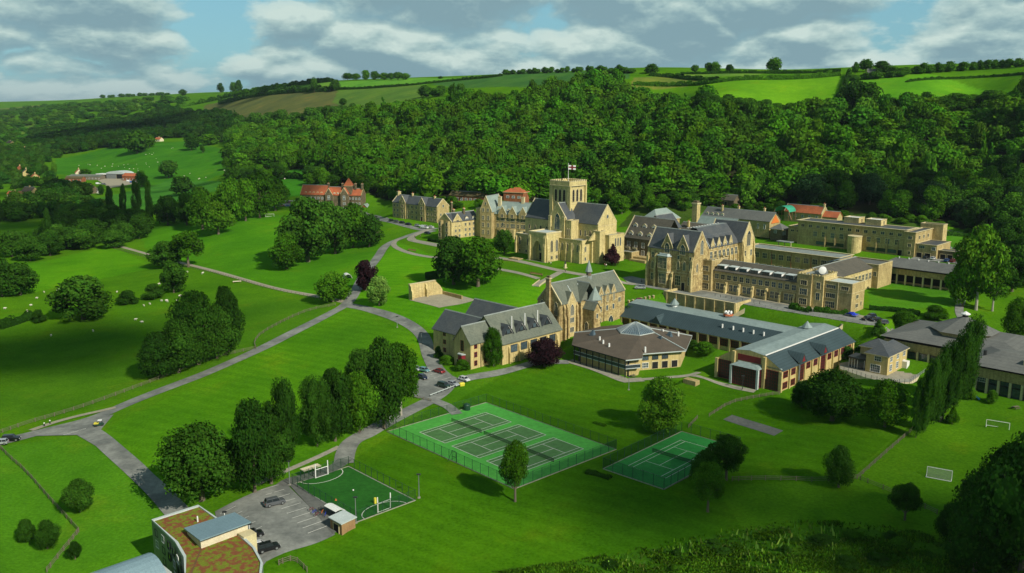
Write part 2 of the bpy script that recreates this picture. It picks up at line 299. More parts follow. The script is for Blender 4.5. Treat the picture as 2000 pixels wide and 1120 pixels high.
def foliage(name, c, var=0.35, trans=0.22):
    m, t, b, o = new_mat(name); MATS[name] = m; t.nodes.remove(b)
    at = t.nodes.new('ShaderNodeAttribute'); at.attribute_name = 'tint'
    oi = t.nodes.new('ShaderNodeObjectInfo')
    c1 = mixc(t, oi.outputs['Random'], tuple(x*(1-var) for x in c), (c[0]*(1+var*1.5), c[1]*(1+var), c[2]*(1+var*0.4)))
    col = mixc(t, 1.0, c1, at.outputs['Color'], 'MULTIPLY')
    df = t.nodes.new('ShaderNodeBsdfDiffuse'); tr = t.nodes.new('ShaderNodeBsdfTranslucent'); mx = t.nodes.new('ShaderNodeMixShader'); mx.inputs[0].default_value = trans
    t.links.new(col, df.inputs[0]); t.links.new(col, tr.inputs[0]); t.links.new(df.outputs[0], mx.inputs[1]); t.links.new(tr.outputs[0], mx.inputs[2]); t.links.new(mx.outputs[0], o.inputs[0])
foliage('leaf', (0.045, 0.145, 0.009)); foliage('leaf_dark', (0.029, 0.096, 0.011)); foliage('leaf_light', (0.068, 0.195, 0.013)); foliage('leaf_copper', (0.030, 0.014, 0.020), 0.2, 0.1)
foliage('leaf_blue', (0.030, 0.088, 0.030)); foliage('leaf_pale', (0.13, 0.27, 0.05), 0.15)
def netmat(name, c, alpha):
    m, t, b, o = new_mat(name); MATS[name] = m
    tr = t.nodes.new('ShaderNodeBsdfTransparent'); mx = t.nodes.new('ShaderNodeMixShader'); mx.inputs[0].default_value = alpha
    b.inputs['Base Color'].default_value = (*c, 1); b.inputs['Roughness'].default_value = 0.7
    t.links.new(tr.outputs[0], mx.inputs[1]); t.links.new(b.outputs[0], mx.inputs[2]); t.links.new(mx.outputs[0], o.inputs[0])
netmat('fence_mesh', (0.008, 0.07, 0.02), 0.09); netmat('net_mesh', (0.03, 0.05, 0.03), 0.35); netmat('white_net', (0.5, 0.5, 0.5), 0.18)
# ---------------------------------------------------------------- the ground sheet
FIELDS = []     # (name, polygon px, colour, stripe) painted where the grass itself differs; foreground includes shade
def inpoly(x, y, poly):
    r = np.zeros(x.shape, bool); j = len(poly)-1
    for i in range(len(poly)):
        xi, yi = poly[i][:2]; xj, yj = poly[j][:2]
        c = ((yi > y) != (yj > y)) & (x < (xj-xi)*(y-yi)/(yj-yi+1e-12)+xi); r ^= c; j = i
    return r
colr = np.zeros((NR, NC, 4), np.float32); colr[...] = (0.068, 0.196, 0.0060, 0.0)
def field(c, stripe, *uv):
    poly = [hit(u, v) for u, v in uv]; m = inpoly(XX, YY, poly); colr[m] = (*c, stripe)
LAWN = (0.068, 0.212, 0.0060)
field((0.078, 0.262, 0.006), 1.0, (770, 470), (905, 520), (1080, 560), (1060, 640), (860, 650), (700, 600), (690, 590))
field((0.095, 0.20, 0.02), 0.0, (0, 262), (60, 240), (140, 228), (140, 240), (60, 262))
field((0.11, 0.23, 0.03), 0.0, (190, 214), (300, 196), (340, 200), (240, 222))
field((0.10, 0.24, 0.02), 0.0, (0, 300), (50, 282), (90, 270), (60, 292))
field((0.12, 0.17, 0.04), 0.0, (-40, 215), (80, 205), (160, 203), (120, 212), (0, 224))
field(LAWN, 1.0, (690, 600), (820, 650), (845, 720), (690, 850), (660, 880), (560, 930), (360, 990), (200, 840), (640, 620))
field((0.050, 0.158, 0.0040), 1.0, (880, 790), (1000, 720), (1110, 710), (1240, 745), (1400, 740), (1520, 770), (1740, 860), (1640, 940), (1400, 950), (1500, 1110), (500, 1118), (560, 1060), (700, 1020), (820, 970), (690, 900), (840, 795))  # foreground lawn: part of the cloud shade is put into its darker colour
field((0.062, 0.182, 0.007), 0.0, (-80, 640), (0, 640), (330, 600), (470, 570), (600, 590), (640, 605), (500, 690), (280, 760), (0, 840), (-80, 850))
field((0.075, 0.245, 0.006), 0.0, (0, 520), (60, 515), (215, 480), (290, 515), (290, 525), (200, 545), (120, 560), (0, 580), (-60, 580))
field((0.060, 0.215, 0.007), 0.0, (270, 445), (330, 440), (560, 420), (740, 430), (740, 500), (690, 560), (600, 575), (480, 545), (290, 500))
field((0.046, 0.185, 0.012), 0.0, (110, 310), (230, 285), (300, 280), (380, 275), (460, 300), (470, 330), (420, 345), (300, 390), (230, 350), (100, 340))
field((0.050, 0.190, 0.022), 0.0, (180, 390), (330, 352), (480, 350), (330, 400), (180, 440))
field((0.042, 0.195, 0.012), 0.0, (480, 320), (640, 330), (720, 350), (560, 385), (470, 360))
BROWN = (0.105, 0.130, 0.040)
field(BROWN, 0.0, (400, 205), (470, 190), (580, 177), (650, 175), (720, 190), (690, 230), (500, 240), (400, 225))
field((0.090, 0.190, 0.030), 0.0, (660, 177), (820, 165), (840, 190), (700, 215), (650, 200))
field((0.105, 0.300, 0.030), 0.0, (660, 160), (800, 153), (900, 152), (830, 166), (660, 174))
field((0.050, 0.150, 0.030), 0.0, (840, 165), (960, 148), (1100, 141), (1230, 143), (1230, 155), (1100, 170), (900, 172))
field((0.130, 0.185, 0.030), 0.0, (1238, 151), (1330, 150), (1380, 160), (1300, 175), (1230, 170))
field((0.120, 0.250, 0.030), 0.0, (1330, 143), (1500, 143), (1470, 150), (1340, 150))
field((0.110, 0.300, 0.010), 0.0, (1370, 168), (1500, 150), (1645, 143), (1635, 196), (1540, 210), (1400, 195))
field((0.095, 0.290, 0.012), 0.0, (1655, 160), (1800, 142), (2060, 122), (2060, 170), (1800, 200), (1640, 200))
field((0.105, 0.245, 0.030), 0.0, (430, 195), (560, 165), (650, 160), (640, 170), (480, 190))
field((0.062, 0.205, 0.011), 0.0, (1690, 545), (1870, 560), (1880, 600), (1700, 612))
field((0.062, 0.205, 0.011), 0.0, (1820, 455), (1960, 462), (1960, 500), (1840, 490))
field((0.065, 0.210, 0.009), 0.0, (0, 870), (160, 850), (330, 1000), (300, 1119), (-60, 1119))
# woodland floor under the escarpment trees
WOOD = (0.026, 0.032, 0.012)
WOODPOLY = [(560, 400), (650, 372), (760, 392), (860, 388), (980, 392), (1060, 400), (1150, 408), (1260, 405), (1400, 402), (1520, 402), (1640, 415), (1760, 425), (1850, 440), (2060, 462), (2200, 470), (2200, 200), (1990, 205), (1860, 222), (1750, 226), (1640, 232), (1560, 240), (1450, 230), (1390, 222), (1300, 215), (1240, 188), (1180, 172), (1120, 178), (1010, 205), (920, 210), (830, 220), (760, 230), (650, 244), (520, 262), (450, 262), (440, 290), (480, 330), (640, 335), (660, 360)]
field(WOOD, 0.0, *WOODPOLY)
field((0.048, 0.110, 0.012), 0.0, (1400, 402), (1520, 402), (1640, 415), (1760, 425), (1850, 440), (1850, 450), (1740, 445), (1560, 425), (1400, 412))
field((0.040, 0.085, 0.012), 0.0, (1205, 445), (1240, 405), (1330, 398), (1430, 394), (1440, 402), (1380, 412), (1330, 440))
field((0.044, 0.135, 0.007), 0.0, (960, 1118), (1060, 1102), (1150, 1096), (1250, 1076), (1330, 1066), (1420, 1040), (1500, 1034), (1700, 1034), (1990, 1066), (2100, 1119))
me = bpy.data.meshes.new('ground')
V = np.stack([XX, YY, ZZ], -1).reshape(-1, 3).astype(np.float32)
ii = (np.arange(NR-1)[:, None]*NC+np.arange(NC-1)[None]).ravel()
FQ = np.stack([ii, ii+1, ii+NC+1, ii+NC], 1)
def mesh_np(me, V, FQ, smooth=False):
    k = FQ.shape[1]; me.vertices.add(len(V)); me.vertices.foreach_set('co', V.astype(np.float32).ravel())
    me.loops.add(FQ.size); me.loops.foreach_set('vertex_index', FQ.astype(np.int32).ravel())
    me.polygons.add(len(FQ)); me.polygons.foreach_set('loop_start', np.arange(0, FQ.size, k, dtype=np.int32))
    if smooth: me.polygons.foreach_set('use_smooth', np.ones(len(FQ), bool))
    me.update(calc_edges=True)
mesh_np(me, V, FQ, True)
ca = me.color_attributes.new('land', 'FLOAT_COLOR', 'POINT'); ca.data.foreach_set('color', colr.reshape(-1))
m, t, b, o = new_mat('grassland'); MATS['grassland'] = m
at = t.nodes.new('ShaderNodeAttribute'); at.attribute_name = 'land'
geo = t.nodes.new('ShaderNodeNewGeometry')
def nz(scale, det=3.0, rough=0.6): 
    q = N(t, 'ShaderNodeTexNoise', Scale=scale, Detail=det, Roughness=rough); t.links.new(geo.outputs['Position'], q.inputs['Vector']); return q.outputs['Fac']
big = ramp(t, [(0.33, (0.74, 0.80, 0.9)), (0.66, (1.24, 1.12, 1.0))], nz(0.022, 4.0)).outputs[0]
midn = ramp(t, [(0.3, (0.86, 0.90, 0.85)), (0.7, (1.14, 1.09, 1.15))], nz(0.16, 5.0, 0.7)).outputs[0]
fin = ramp(t, [(0.3, (0.72, 0.76, 0.7)), (0.7, (1.26, 1.2, 1.25))], nz(1.4, 3.0, 0.7)).outputs[0]
dry = ramp(t, [(0.55, (0, 0, 0)), (0.76, (1, 1, 1))], nz(0.045, 7.0, 0.7)).outputs[0]
c = mixc(t, 1.0, at.outputs['Color'], big, 'MULTIPLY'); c = mixc(t, 1.0, c, midn, 'MULTIPLY'); c = mixc(t, 1.0, c, fin, 'MULTIPLY')
c = mixc(t, mth(t, 'MULTIPLY', dry, 0.6), c, mixc(t, 1.0, c, (2.0, 1.02, 1.3), 'MULTIPLY'))
sp = t.nodes.new('ShaderNodeSeparateXYZ'); t.links.new(geo.outputs['Position'], sp.inputs[0])
wob = mth(t, 'MULTIPLY', nz(0.02, 3.0), 14.0)
st = mth(t, 'SINE', mth(t, 'ADD', mth(t, 'MULTIPLY', mth(t, 'ADD', mth(t, 'MULTIPLY', sp.outputs['X'], 0.62), sp.outputs['Y']), 1.15), wob))
stm = ramp(t, [(0.3, (0.93, 0.95, 0.93)), (0.7, (1.05, 1.04, 1.04))], mth(t, 'ADD', mth(t, 'MULTIPLY', st, 0.5), 0.5)).outputs[0]
c = mixc(t, mth(t, 'MULTIPLY', at.outputs['Alpha'], mth(t, 'MULTIPLY', nz(0.035, 3.0), 2.4)), c, mixc(t, 1.0, c, stm, 'MULTIPLY'))
t.links.new(c, b.inputs['Base Color']); b.inputs['Roughness'].default_value = 0.95; b.inputs['Specular IOR Level'].default_value = 0.0
bp = N(t, 'ShaderNodeBump', Strength=0.35, Distance=0.3); t.links.new(nz(1.1, 4.0, 0.75), bp.inputs['Height']); t.links.new(bp.outputs[0], b.inputs['Normal'])
me.materials.append(m)
go = bpy.data.objects.new('ground', me); COL.objects.link(go); go['kind'] = 'structure'
# ---------------------------------------------------------------- object helpers
def tag(o, label=None, cat=None, group=None, kind=None):
    if label: o['label'] = label
    if cat: o['category'] = cat
    if group: o['group'] = group
    if kind: o['kind'] = kind
    return o
def empty(name, loc, rz=0.0, label=None, cat=None, group=None, scale=None):
    o = bpy.data.objects.new(name, None); COL.objects.link(o); o.location = loc; o.rotation_euler = (0, 0, rz); o.empty_display_size = 0.5
    if scale is not None: o.scale = scale
    return tag(o, label, cat, group)
class MB:
    def __init__(s): s.v = []; s.f = []; s.m = []; s.names = []
    def mi(s, m):
        if m not in s.names: s.names.append(m)
        return s.names.index(m)
    def poly(s, ps, m):
        k = len(s.v); s.v += [tuple(p) for p in ps]; s.f.append(tuple(range(k, k+len(ps)))); s.m.append(s.mi(m))
    def box(s, x0, x1, y0, y1, z0, z1, m, bottom=False):
        c = [(x0, y0), (x1, y0), (x1, y1), (x0, y1)]; s.prism(c, z0, z1, m, bottom=bottom)
    def prism(s, c, z0, z1, m, mt=None, bottom=True):
        n = len(c)
        for i in range(n):
            a, b_ = c[i], c[(i+1) % n]; s.poly([(a[0], a[1], z0), (b_[0], b_[1], z0), (b_[0], b_[1], z1), (a[0], a[1], z1)], m)
        s.poly([(p[0], p[1], z1) for p in c], mt or m)
        if bottom: s.poly([(p[0], p[1], z0) for p in reversed(c)], m)
    def solid(s, A, B, m):   # ring A to ring B plus both ends
        n = len(A)
        for i in range(n): s.poly([A[i], A[(i+1) % n], B[(i+1) % n], B[i]], m)
        s.poly(list(reversed(A)), m); s.poly(B, m)
    def tube(s, p, q, r0, r1, m, k=8):
        p = Vector(p); q = Vector(q); d = (q-p).normalized(); a = d.orthogonal().normalized(); b_ = d.cross(a)
        A = [tuple(p+(a*math.cos(2*math.pi*i/k)+b_*math.sin(2*math.pi*i/k))*r0) for i in range(k)]
        B = [tuple(q+(a*math.cos(2*math.pi*i/k)+b_*math.sin(2*math.pi*i/k))*r1) for i in range(k)]
        s.solid(A, B, m)
    def ellip(s, c, r, m, nu=10, nv=6):
        for i in range(nv):
            for j in range(nu):
                q = []
                for (a, b_) in ((i, j), (i, j+1), (i+1, j+1), (i+1, j)):
                    th = math.pi*a/nv; ph = 2*math.pi*b_/nu
                    q.append((c[0]+r[0]*math.sin(th)*math.cos(ph), c[1]+r[1]*math.sin(th)*math.sin(ph), c[2]-r[2]*math.cos(th)))
                if i == 0: q = [q[0], q[2], q[3]]
                elif i == nv-1: q = [q[0], q[1], q[2]]
                s.poly(q, m)
    def mesh(s, name, smooth=False, merge=False):
        me = bpy.data.meshes.new(name); me.from_pydata(s.v, [], s.f)
        for q in s.names: me.materials.append(MATS[q])
        me.polygons.foreach_set('material_index', s.m)
        bm = bmesh.new(); bm.from_mesh(me)
        if merge: bmesh.ops.remove_doubles(bm, verts=bm.verts, dist=0.002)
        bmesh.ops.recalc_face_normals(bm, faces=bm.faces) if merge else None
        bm.to_mesh(me); bm.free()
        if smooth: me.polygons.foreach_set('use_smooth', [True]*len(me.polygons))
        me.update(); return me
    def build(s, name, parent=None, smooth=False, merge=False, loc=(0, 0, 0), rz=0):
        o = bpy.data.objects.new(name, s.mesh(name, smooth, merge)); COL.objects.link(o); o.parent = parent; o.location = loc; o.rotation_euler = (0, 0, rz); return o
def add(name, me, parent, loc=(0, 0, 0), rz=0.0, scale=None):
    o = bpy.data.objects.new(name, me); COL.objects.link(o); o.parent = parent; o.location = loc; o.rotation_euler = (0, 0, rz)
    if scale: o.scale = scale
    return o
# ---------------------------------------------------------------- roads, paths, paved areas (sheets draped on the ground)
def resample(pts, step=2.0):
    out = [np.array(pts[0])]
    for a, b_ in zip(pts[:-1], pts[1:]):
        a = np.array(a); b_ = np.array(b_); k = max(1, int(np.hypot(*(b_-a)[:2])/step))
        out += [a+(b_-a)*i/k for i in range(1, k+1)]
    return out
def smoothline(p, it=3):
    p = [np.array(q[:2]) for q in p]
    for _ in range(it):
        q = [p[0]]
        for a, b_ in zip(p[:-1], p[1:]): q += [a*.75+b_*.25, a*.25+b_*.75]
        q.append(p[-1]); p = q
    return p
def strip(name, uv, width, m='asphalt', off=0.10, kerb=None, label=None, smooth=True):
    p = [hit(u, v)[:2] for u, v in uv]
    p = smoothline(p, 3) if smooth and len(p) > 2 else [np.array(q) for q in p]
    p = resample(p, 1.5)
    w = width if hasattr(width, '__len__') else [width]*2
    mb = MB(); L = len(p); prev = None
    for i, q in enumerate(p):
        d = (p[min(i+1, L-1)]-p[max(i-1, 0)]); d /= (np.hypot(*d)+1e-9); nrm = np.array([-d[1], d[0]]); ww = w[0]+(w[-1]-w[0])*i/L
        row = []
        for s_ in np.linspace(-1, 1, 5):
            x, y = q+nrm*ww/2*s_; row.append((x, y, float(hz(x, y))+off))
        if prev:
            for k in range(4): mb.poly([prev[k], prev[k+1], row[k+1], row[k]][::-1], m)
            if kerb:
                for k, sg in ((0, -1), (4, 1)):
                    a, b_ = prev[k], row[k]; e = nrm*0.14*sg
                    a2 = (a[0]+e[0], a[1]+e[1]); b2 = (b_[0]+e[0], b_[1]+e[1])
                    mb.poly([(a[0], a[1], a[2]+.1), (b_[0], b_[1], b_[2]+.1), (b2[0], b2[1], b_[2]+.1), (a2[0], a2[1], a[2]+.1)], kerb)
                    mb.poly([(a[0], a[1], a[2]-.1), (b_[0], b_[1], b_[2]-.1), (b_[0], b_[1], b_[2]+.1), (a[0], a[1], a[2]+.1)], kerb)
        prev = row
    o = mb.build(name, merge=True); o['kind'] = 'structure'; return o
def area(name, uv, m, off=0.07, cut=2.5, pts3=None, mesh_only=False):
    P3 = pts3 if pts3 is not None else [hit(u, v) for u, v in uv]
    bm = bmesh.new(); vs_ = [bm.verts.new((q[0], q[1], 0)) for q in P3]; f = bm.faces.new(vs_)
    bmesh.ops.triangulate(bm, faces=[f])
    for _ in range(7):
        lo = [e for e in bm.edges if e.calc_length() > cut]
        if not lo: break
        bmesh.ops.subdivide_edges(bm, edges=lo, cuts=1, use_grid_fill=True); bmesh.ops.triangulate(bm, faces=[f for f in bm.faces if len(f.verts) > 3])
    for v_ in bm.verts: v_.co.z = float(hz(v_.co.x, v_.co.y))+off
    bmesh.ops.recalc_face_normals(bm, faces=bm.faces)
    if sum(f.normal.z for f in bm.faces) < 0: bmesh.ops.reverse_faces(bm, faces=bm.faces)
    me = bpy.data.meshes.new(name); bm.to_mesh(me); bm.free(); me.materials.append(MATS[m])
    o = bpy.data.objects.new(name, me); COL.objects.link(o); o['kind'] = 'structure'; return o
strip('road', [(-40, 872), (0, 862), (75, 845), (180, 820), (235, 795), (330, 757), (420, 722), (505, 685), (575, 648), (640, 615), (680, 595), (697, 565), (712, 535), (737, 505), (752, 478), (790, 463), (828, 452), (852, 446)], 5.2, 'asphalt', 0.10)
strip('road', [(150, 828), (190, 852), (226, 885), (265, 920), (310, 960), (345, 1000), (400, 1060)], 5.0, 'asphalt', 0.14)
area('junction', [(72, 853), (150, 851), (186, 872), (214, 868), (196, 842), (222, 811), (180, 818), (100, 838)], 'asphalt', 0.19)
strip('road', [(680, 597), (730, 606), (790, 628), (828, 655), (836, 690), (850, 722), (880, 745), (862, 772), (780, 812), (710, 850), (682, 866), (673, 890), (672, 906)], 5.0, 'asphalt', 0.12)
strip('road', [(868, 760), (900, 742), (960, 732), (1020, 716), (1060, 706), (1110, 708)], 4.6, 'asphalt', 0.15)
strip('path', [(852, 785), (880, 797), (893, 810)], 3.4, 'asphalt', 0.17)
strip('path', [(205, 474), (250, 486), (300, 500), (400, 525), (470, 545), (540, 565), (610, 577), (672, 590)], 3.0, 'gravel', 0.08)
strip('path', [(806, 470), (830, 475), (870, 483), (960, 502), (1080, 527), (1160, 541), (1240, 556)], 4.0, 'paving', 0.10)
strip('path', [(806, 470), (800, 465), (822, 455), (840, 448)], 4.6, 'paving', 0.13)
strip('path', [(782, 466), (770, 472), (768, 482), (800, 496), (850, 504), (960, 523), (1052, 545)], 3.0, 'paving', 0.11)
strip('path', [(744, 429), (760, 433), (800, 444), (848, 453)], 4.5, 'asphalt', 0.10)
strip('path', [(690, 408), (730, 420), (748, 430)], 4.0, 'asphalt', 0.09)
strip('yard_road', [(674, 898), (655, 915), (610, 930), (566, 940), (552, 950)], 3.6, 'dark_asphalt', 0.16)
strip('path', [(663, 873), (600, 903), (540, 928), (500, 948)], 1.8, 'paving', 0.09)
def loc3(px, Z, ang, *xy):
    o = G(px[0], px[1], Z); a = math.radians(ang); c_, s_ = math.cos(a), math.sin(a)
    return [np.array([o[0]+x*c_-y*s_, o[1]+x*s_+y*c_, Z]) for x, y in xy]
area('forecourt', None, 'asphalt', 0.08, 2.5, loc3((1661, 612), 12, -45, (-100, -8), (-92, -13), (-60, -14), (12, -13), (18, -10), (18, -3), (-2, -.8), (-66, -3.2), (-72, 3), (-90, 4), (-100, -2)))
area('pavement', None, 'gravel', 0.14, 2.5, loc3((1661, 612), 12, -45, (-90, .4), (-66, -3.3), (10, -3.3), (10, -.2), (-58, -.2), (-66, 1), (-90, 3)))
strip('path', [(1960, 690), (1930, 668), (1890, 640), (1870, 610), (1880, 580)], 3.0, 'asphalt', 0.12)
strip('path', [(1820, 449), (1870, 453), (1960, 460), (2010, 464)], 1.0, 'paving', 0.3)
strip('path', [(1110, 705), (1160, 720), (1222, 744), (1256, 742)], 4.0, 'paving', 0.12, smooth=False)
strip('path', [(1256, 742), (1345, 735), (1365, 728)], 2.2, 'paving', 0.16)
strip('path', [(1352, 734), (1400, 748), (1440, 758), (1475, 765)], 2.0, 'paving', 0.10)
strip('kerb_strip', [(60, 842), (130, 818), (226, 797)], 2.2, 'gravel', 0.2)
strip('pavement', [(1095, 532), (1045, 560)], 3.4, 'paving', 0.13, smooth=False)
area('car_park', [(800, 775), (812, 752), (838, 716), (905, 745), (872, 768), (845, 783)], 'asphalt', 0.2)
area('car_park', [(420, 1000), (555, 942), (655, 1045), (520, 1098), (505, 1118), (440, 1118)], 'asphalt', 0.1)
area('yard', [(557, 940), (572, 942), (688, 1022), (650, 1045)], 'dark_asphalt', 0.17)
area('cricket_strip', [(1430, 811), (1530, 842), (1512, 852), (1412, 820)], 'dark_asphalt', 0.08)
area('farmyard', [(190, 352), (200, 345), (265, 345), (270, 358), (215, 368)], 'gravel', 0.3, cut=15)
area('car_park', [(515, 396), (575, 392), (585, 400), (520, 408)], 'asphalt', 0.3, cut=10)
area('car_park', [(1775, 508), (1830, 512), (1890, 518), (1890, 500), (1800, 497)], 'asphalt', 0.2)
for q in [(1560, 1400)]: pass
# ---------------------------------------------------------------- building kit (local x runs to the right along the front, y goes back, z up)
class Bld:
    def __init__(s, name, px, Z, ang, label, cat='building', group=None):
        o = G(px[0], px[1], Z); s.Z = Z; s.o = o; s.ang = math.radians(ang)
        s.root = empty(name, (o[0], o[1], Z), s.ang, label, cat, group); s.parts = {}
    def new(s, part):
        s.k = getattr(s, 'k', 0)+1; return s.mb('%s:%d' % (part, s.k))
    def mb(s, part):
        if part not in s.parts: s.parts[part] = MB()
        return s.parts[part]
    def done(s):
        for k, m in s.parts.items():
            if m.f: m.build(k.split(':')[0], s.root)
        return s.root
    def box(s, x0, x1, y0, y1, z0, z1, m, part='wall'): (s.mb(part) if part == 'wall' else s.new(part)).box(x0, x1, y0, y1, z0, z1, m)
    def flat(s, x0, x1, y0, y1, h, m, rm='lead', par=0.5, z0=-3.0, t=0.35, trim='trim_stone', over=0.12):
        w = s.mb('wall'); w.box(x0, x1, y0, y1, z0, h-par, m)
        for a in ((x0, x1, y0, y0+t), (x0, x1, y1-t, y1), (x0, x0+t, y0+t, y1-t), (x1-t, x1, y0+t, y1-t)): w.box(a[0], a[1], a[2], a[3], h-par, h, m)
        c = s.new('parapet')
        for a in ((x0-over, x1+over, y0-over, y0+t+.04), (x0-over, x1+over, y1-t-.04, y1+over), (x0-over, x0+t+.04, y0+t+.04, y1-t-.04), (x1-t-.04, x1+over, y0+t+.04, y1-t-.04)): c.box(a[0], a[1], a[2], a[3], h, h+.16, trim, bottom=True)
        s.mb('roof').box(x0+t, x1-t, y0+t, y1-t, h-par-.1, h-par+.06, rm)
    def gable(s, x0, x1, y0, y1, h, r, m, rm, axis='x', over=0.35, z0=-3.0, cope=None, ends=(1, 1), cap=0.0):
        """walls plus a pitched roof; ridge along axis at height r; cope = raised stone gable copings; cap = width of a flat top"""
        w = s.mb('wall'); ro = s.mb('roof')
        w.box(x0, x1, y0, y1, z0, h, m)
        A, B, C, D = (x0, x1, y0, y1) if axis == 'x' else (y0, y1, x0, x1)   # A..B along ridge, C..D across
        def P_(a, c, zz): return (a, c, zz) if axis == 'x' else (c, a, zz)
        mid = (C+D)/2; hw = (D-C)/2; sl = (r-h)/(hw-cap/2); t = 0.22
        for e, a in ((0, A), (1, B)):
            if not ends[e]: continue
            a0, a1 = (a, a+.3) if e == 0 else (a-.3, a)
            pr = [(C, h-.01), (D, h-.01), (mid+cap/2, r-.02), (mid-cap/2, r-.02)] if cap else [(C, h-.01), (D, h-.01), (mid, r-.02)]
            w.solid([P_(a0, c, q) for c, q in pr], [P_(a1, c, q) for c, q in pr], m)
        ax0, ax1 = (A-over*(0 if cope else 1)*ends[0], B+over*(0 if cope else 1)*ends[1])
        if cope: ax0 += .3*ends[0]; ax1 -= .3*ends[1]
        ov = over*0.9
        for sg in (-1, 1):
            c_e = mid+sg*(hw+ov); c_r = mid+sg*cap/2; z_e = h-sl*ov
            ro.solid([P_(ax0, c_e, z_e), P_(ax0, c_r, r), P_(ax0, c_r, r+t), P_(ax0, c_e, z_e+t)], [P_(ax1, c_e, z_e), P_(ax1, c_r, r), P_(ax1, c_r, r+t), P_(ax1, c_e, z_e+t)], rm)
        if cap: ro.solid([P_(ax0, mid-cap/2, r), P_(ax0, mid+cap/2, r), P_(ax0, mid+cap/2, r+t+.05), P_(ax0, mid-cap/2, r+t+.05)], [P_(ax1, mid-cap/2, r), P_(ax1, mid+cap/2, r), P_(ax1, mid+cap/2, r+t+.05), P_(ax1, mid-cap/2, r+t+.05)], 'lead')
        else:
            rd = s.new('ridge'); rd.solid([P_(ax0, mid-.22, r+.05), P_(ax0, mid+.22, r+.05), P_(ax0, mid, r+t+.18)], [P_(ax1, mid-.22, r+.05), P_(ax1, mid+.22, r+.05), P_(ax1, mid, r+t+.18)], 'lead')
        if cope:
            for e, a in ((0, A), (1, B)):
                if not ends[e]: continue
                cp = s.new('coping')
                a0, a1 = (a-.1, a+.34) if e == 0 else (a-.34, a+.1)
                for sg in (-1, 1):
                    c_e = mid+sg*(hw+.15); z_e = h-sl*.15
                    k0 = [(c_e, z_e), (mid, r+.02), (mid, r+.55), (c_e, z_e+.5)]
                    cp.solid([P_(a0, c, q) for c, q in k0], [P_(a1, c, q) for c, q in k0], cope)
    def hip(s, x0, x1, y0, y1, h, r, m, rm, over=0.5, z0=-3.0, hipx=None):
        if m: s.mb('wall').box(x0, x1, y0, y1, z0, h, m)
        ro = s.mb('roof'); o = over; a, b_, c, d = x0-o, x1+o, y0-o, y1+o; w = min(b_-a, d-c)/2
        if b_-a >= d-c:
            k = hipx if hipx is not None else w; R = [(a+k, (c+d)/2), (b_-k, (c+d)/2)]
            F4 = [[(a, c), (b_, c), R[1], R[0]], [(b_, d), (a, d), R[0], R[1]], [(a, d), (a, c), R[0]], [(b_, c), (b_, d), R[1]]]
        else:
            k = hipx if hipx is not None else w; R = [((a+b_)/2, c+k), ((a+b_)/2, d-k)]
            F4 = [[(b_, c), (b_, d), R[1], R[0]], [(a, d), (a, c), R[0], R[1]], [(a, c), (b_, c), R[0]], [(b_, d), (a, d), R[1]]]
        for f in F4: ro.poly([(p[0], p[1], r if p in R else h) for p in f], rm)
        fs = s.new('fascia'); fs.box(a, b_, c, d, h-.25, h-.01, 'trim_stone', bottom=True)
    def dormer(s, x, y, z, w, h, dep, m='pale_stone', rm='slate', win=('lancet', 0.8, 1.2), face='F', rise=None, sill=0.0):
        """gabled dormer or wall gable whose face stands at (x,y); goes back dep"""
        e = s.new('dormer'); rise = rise if rise is not None else w*0.75; hw = w/2
        def Q(a, b_, c):   # a across, b depth, c height
            return (x+a, y+b_, z+c) if face == 'F' else (x-b_, y+a, z+c)
        prof = [(-hw, 0), (hw, 0), (hw, h), (0, h+rise), (-hw, h)]
        if face == 'R': pass
        e.solid([Q(a, 0, c) for a, c in prof], [Q(a, dep, c) for a, c in prof], m) if face == 'F' else e.solid([Q(a, dep, c) for a, c in prof], [Q(a, 0, c) for a, c in prof], m)
        for sg in (-1, 1):
            k = .12; t = .22; o = .18
            ring = [(sg*(hw+o), h-o*rise/hw+k), (0, h+rise+k), (0, h+rise+k+t), (sg*(hw+o), h-o*rise/hw+k+t)]
            A = [Q(a, .28, c) for a, c in ring]; B = [Q(a, dep, c) for a, c in ring]; e.solid(A, B, rm)
            ring2 = [(sg*(hw+.1), h-.1*rise/hw), (0, h+rise), (0, h+rise+.5), (sg*(hw+.1), h-.1*rise/hw+.5)]
            e.solid([Q(a, -.08, c) for a, c in ring2], [Q(a, .28, c) for a, c in ring2], 'trim_stone')
        if win: 
            p = Q(0, -.0, sill+.25); s.win(win[0], p[0], p[1], p[2], win[1], win[2], face)
    def chimney(s, x, y, z, h, w=1.0, d=1.2, m='pale_stone', pots=2):
        c = MB(); c.box(-w/2, w/2, -d/2, d/2, 0, h, m); c.box(-w/2-.12, w/2+.12, -d/2-.12, d/2+.12, h, h+.3, 'trim_stone', bottom=True)
        for i in range(pots): c.tube((0, (i-(pots-1)/2)*.5, h+.3), (0, (i-(pots-1)/2)*.5, h+.95), .16, .13, 'red_tile')
        c.build('chimney', s.root, loc=(x, y, z))
    def win(s, kind, x, y, z, w, h, face='F', part='window'):
        """window centred at x,y, sill at z"""
        me = winmesh(kind, round(w, 2), round(h, 2)); rz = {'F': 0, 'R': math.pi/2, 'B': math.pi, 'L': -math.pi/2}[face] if isinstance(face, str) else face
        return add(part, me, s.root, (x, y, z), rz)
    def row(s, kind, a0, a1, n, c, z, w, h, face='F', part='window'):
        for i in range(n):
            a = a0+(a1-a0)*(i/(n-1) if n > 1 else .5)
            s.win(kind, a if face == 'F' else c, c if face == 'F' else a, z, w, h, face, part)
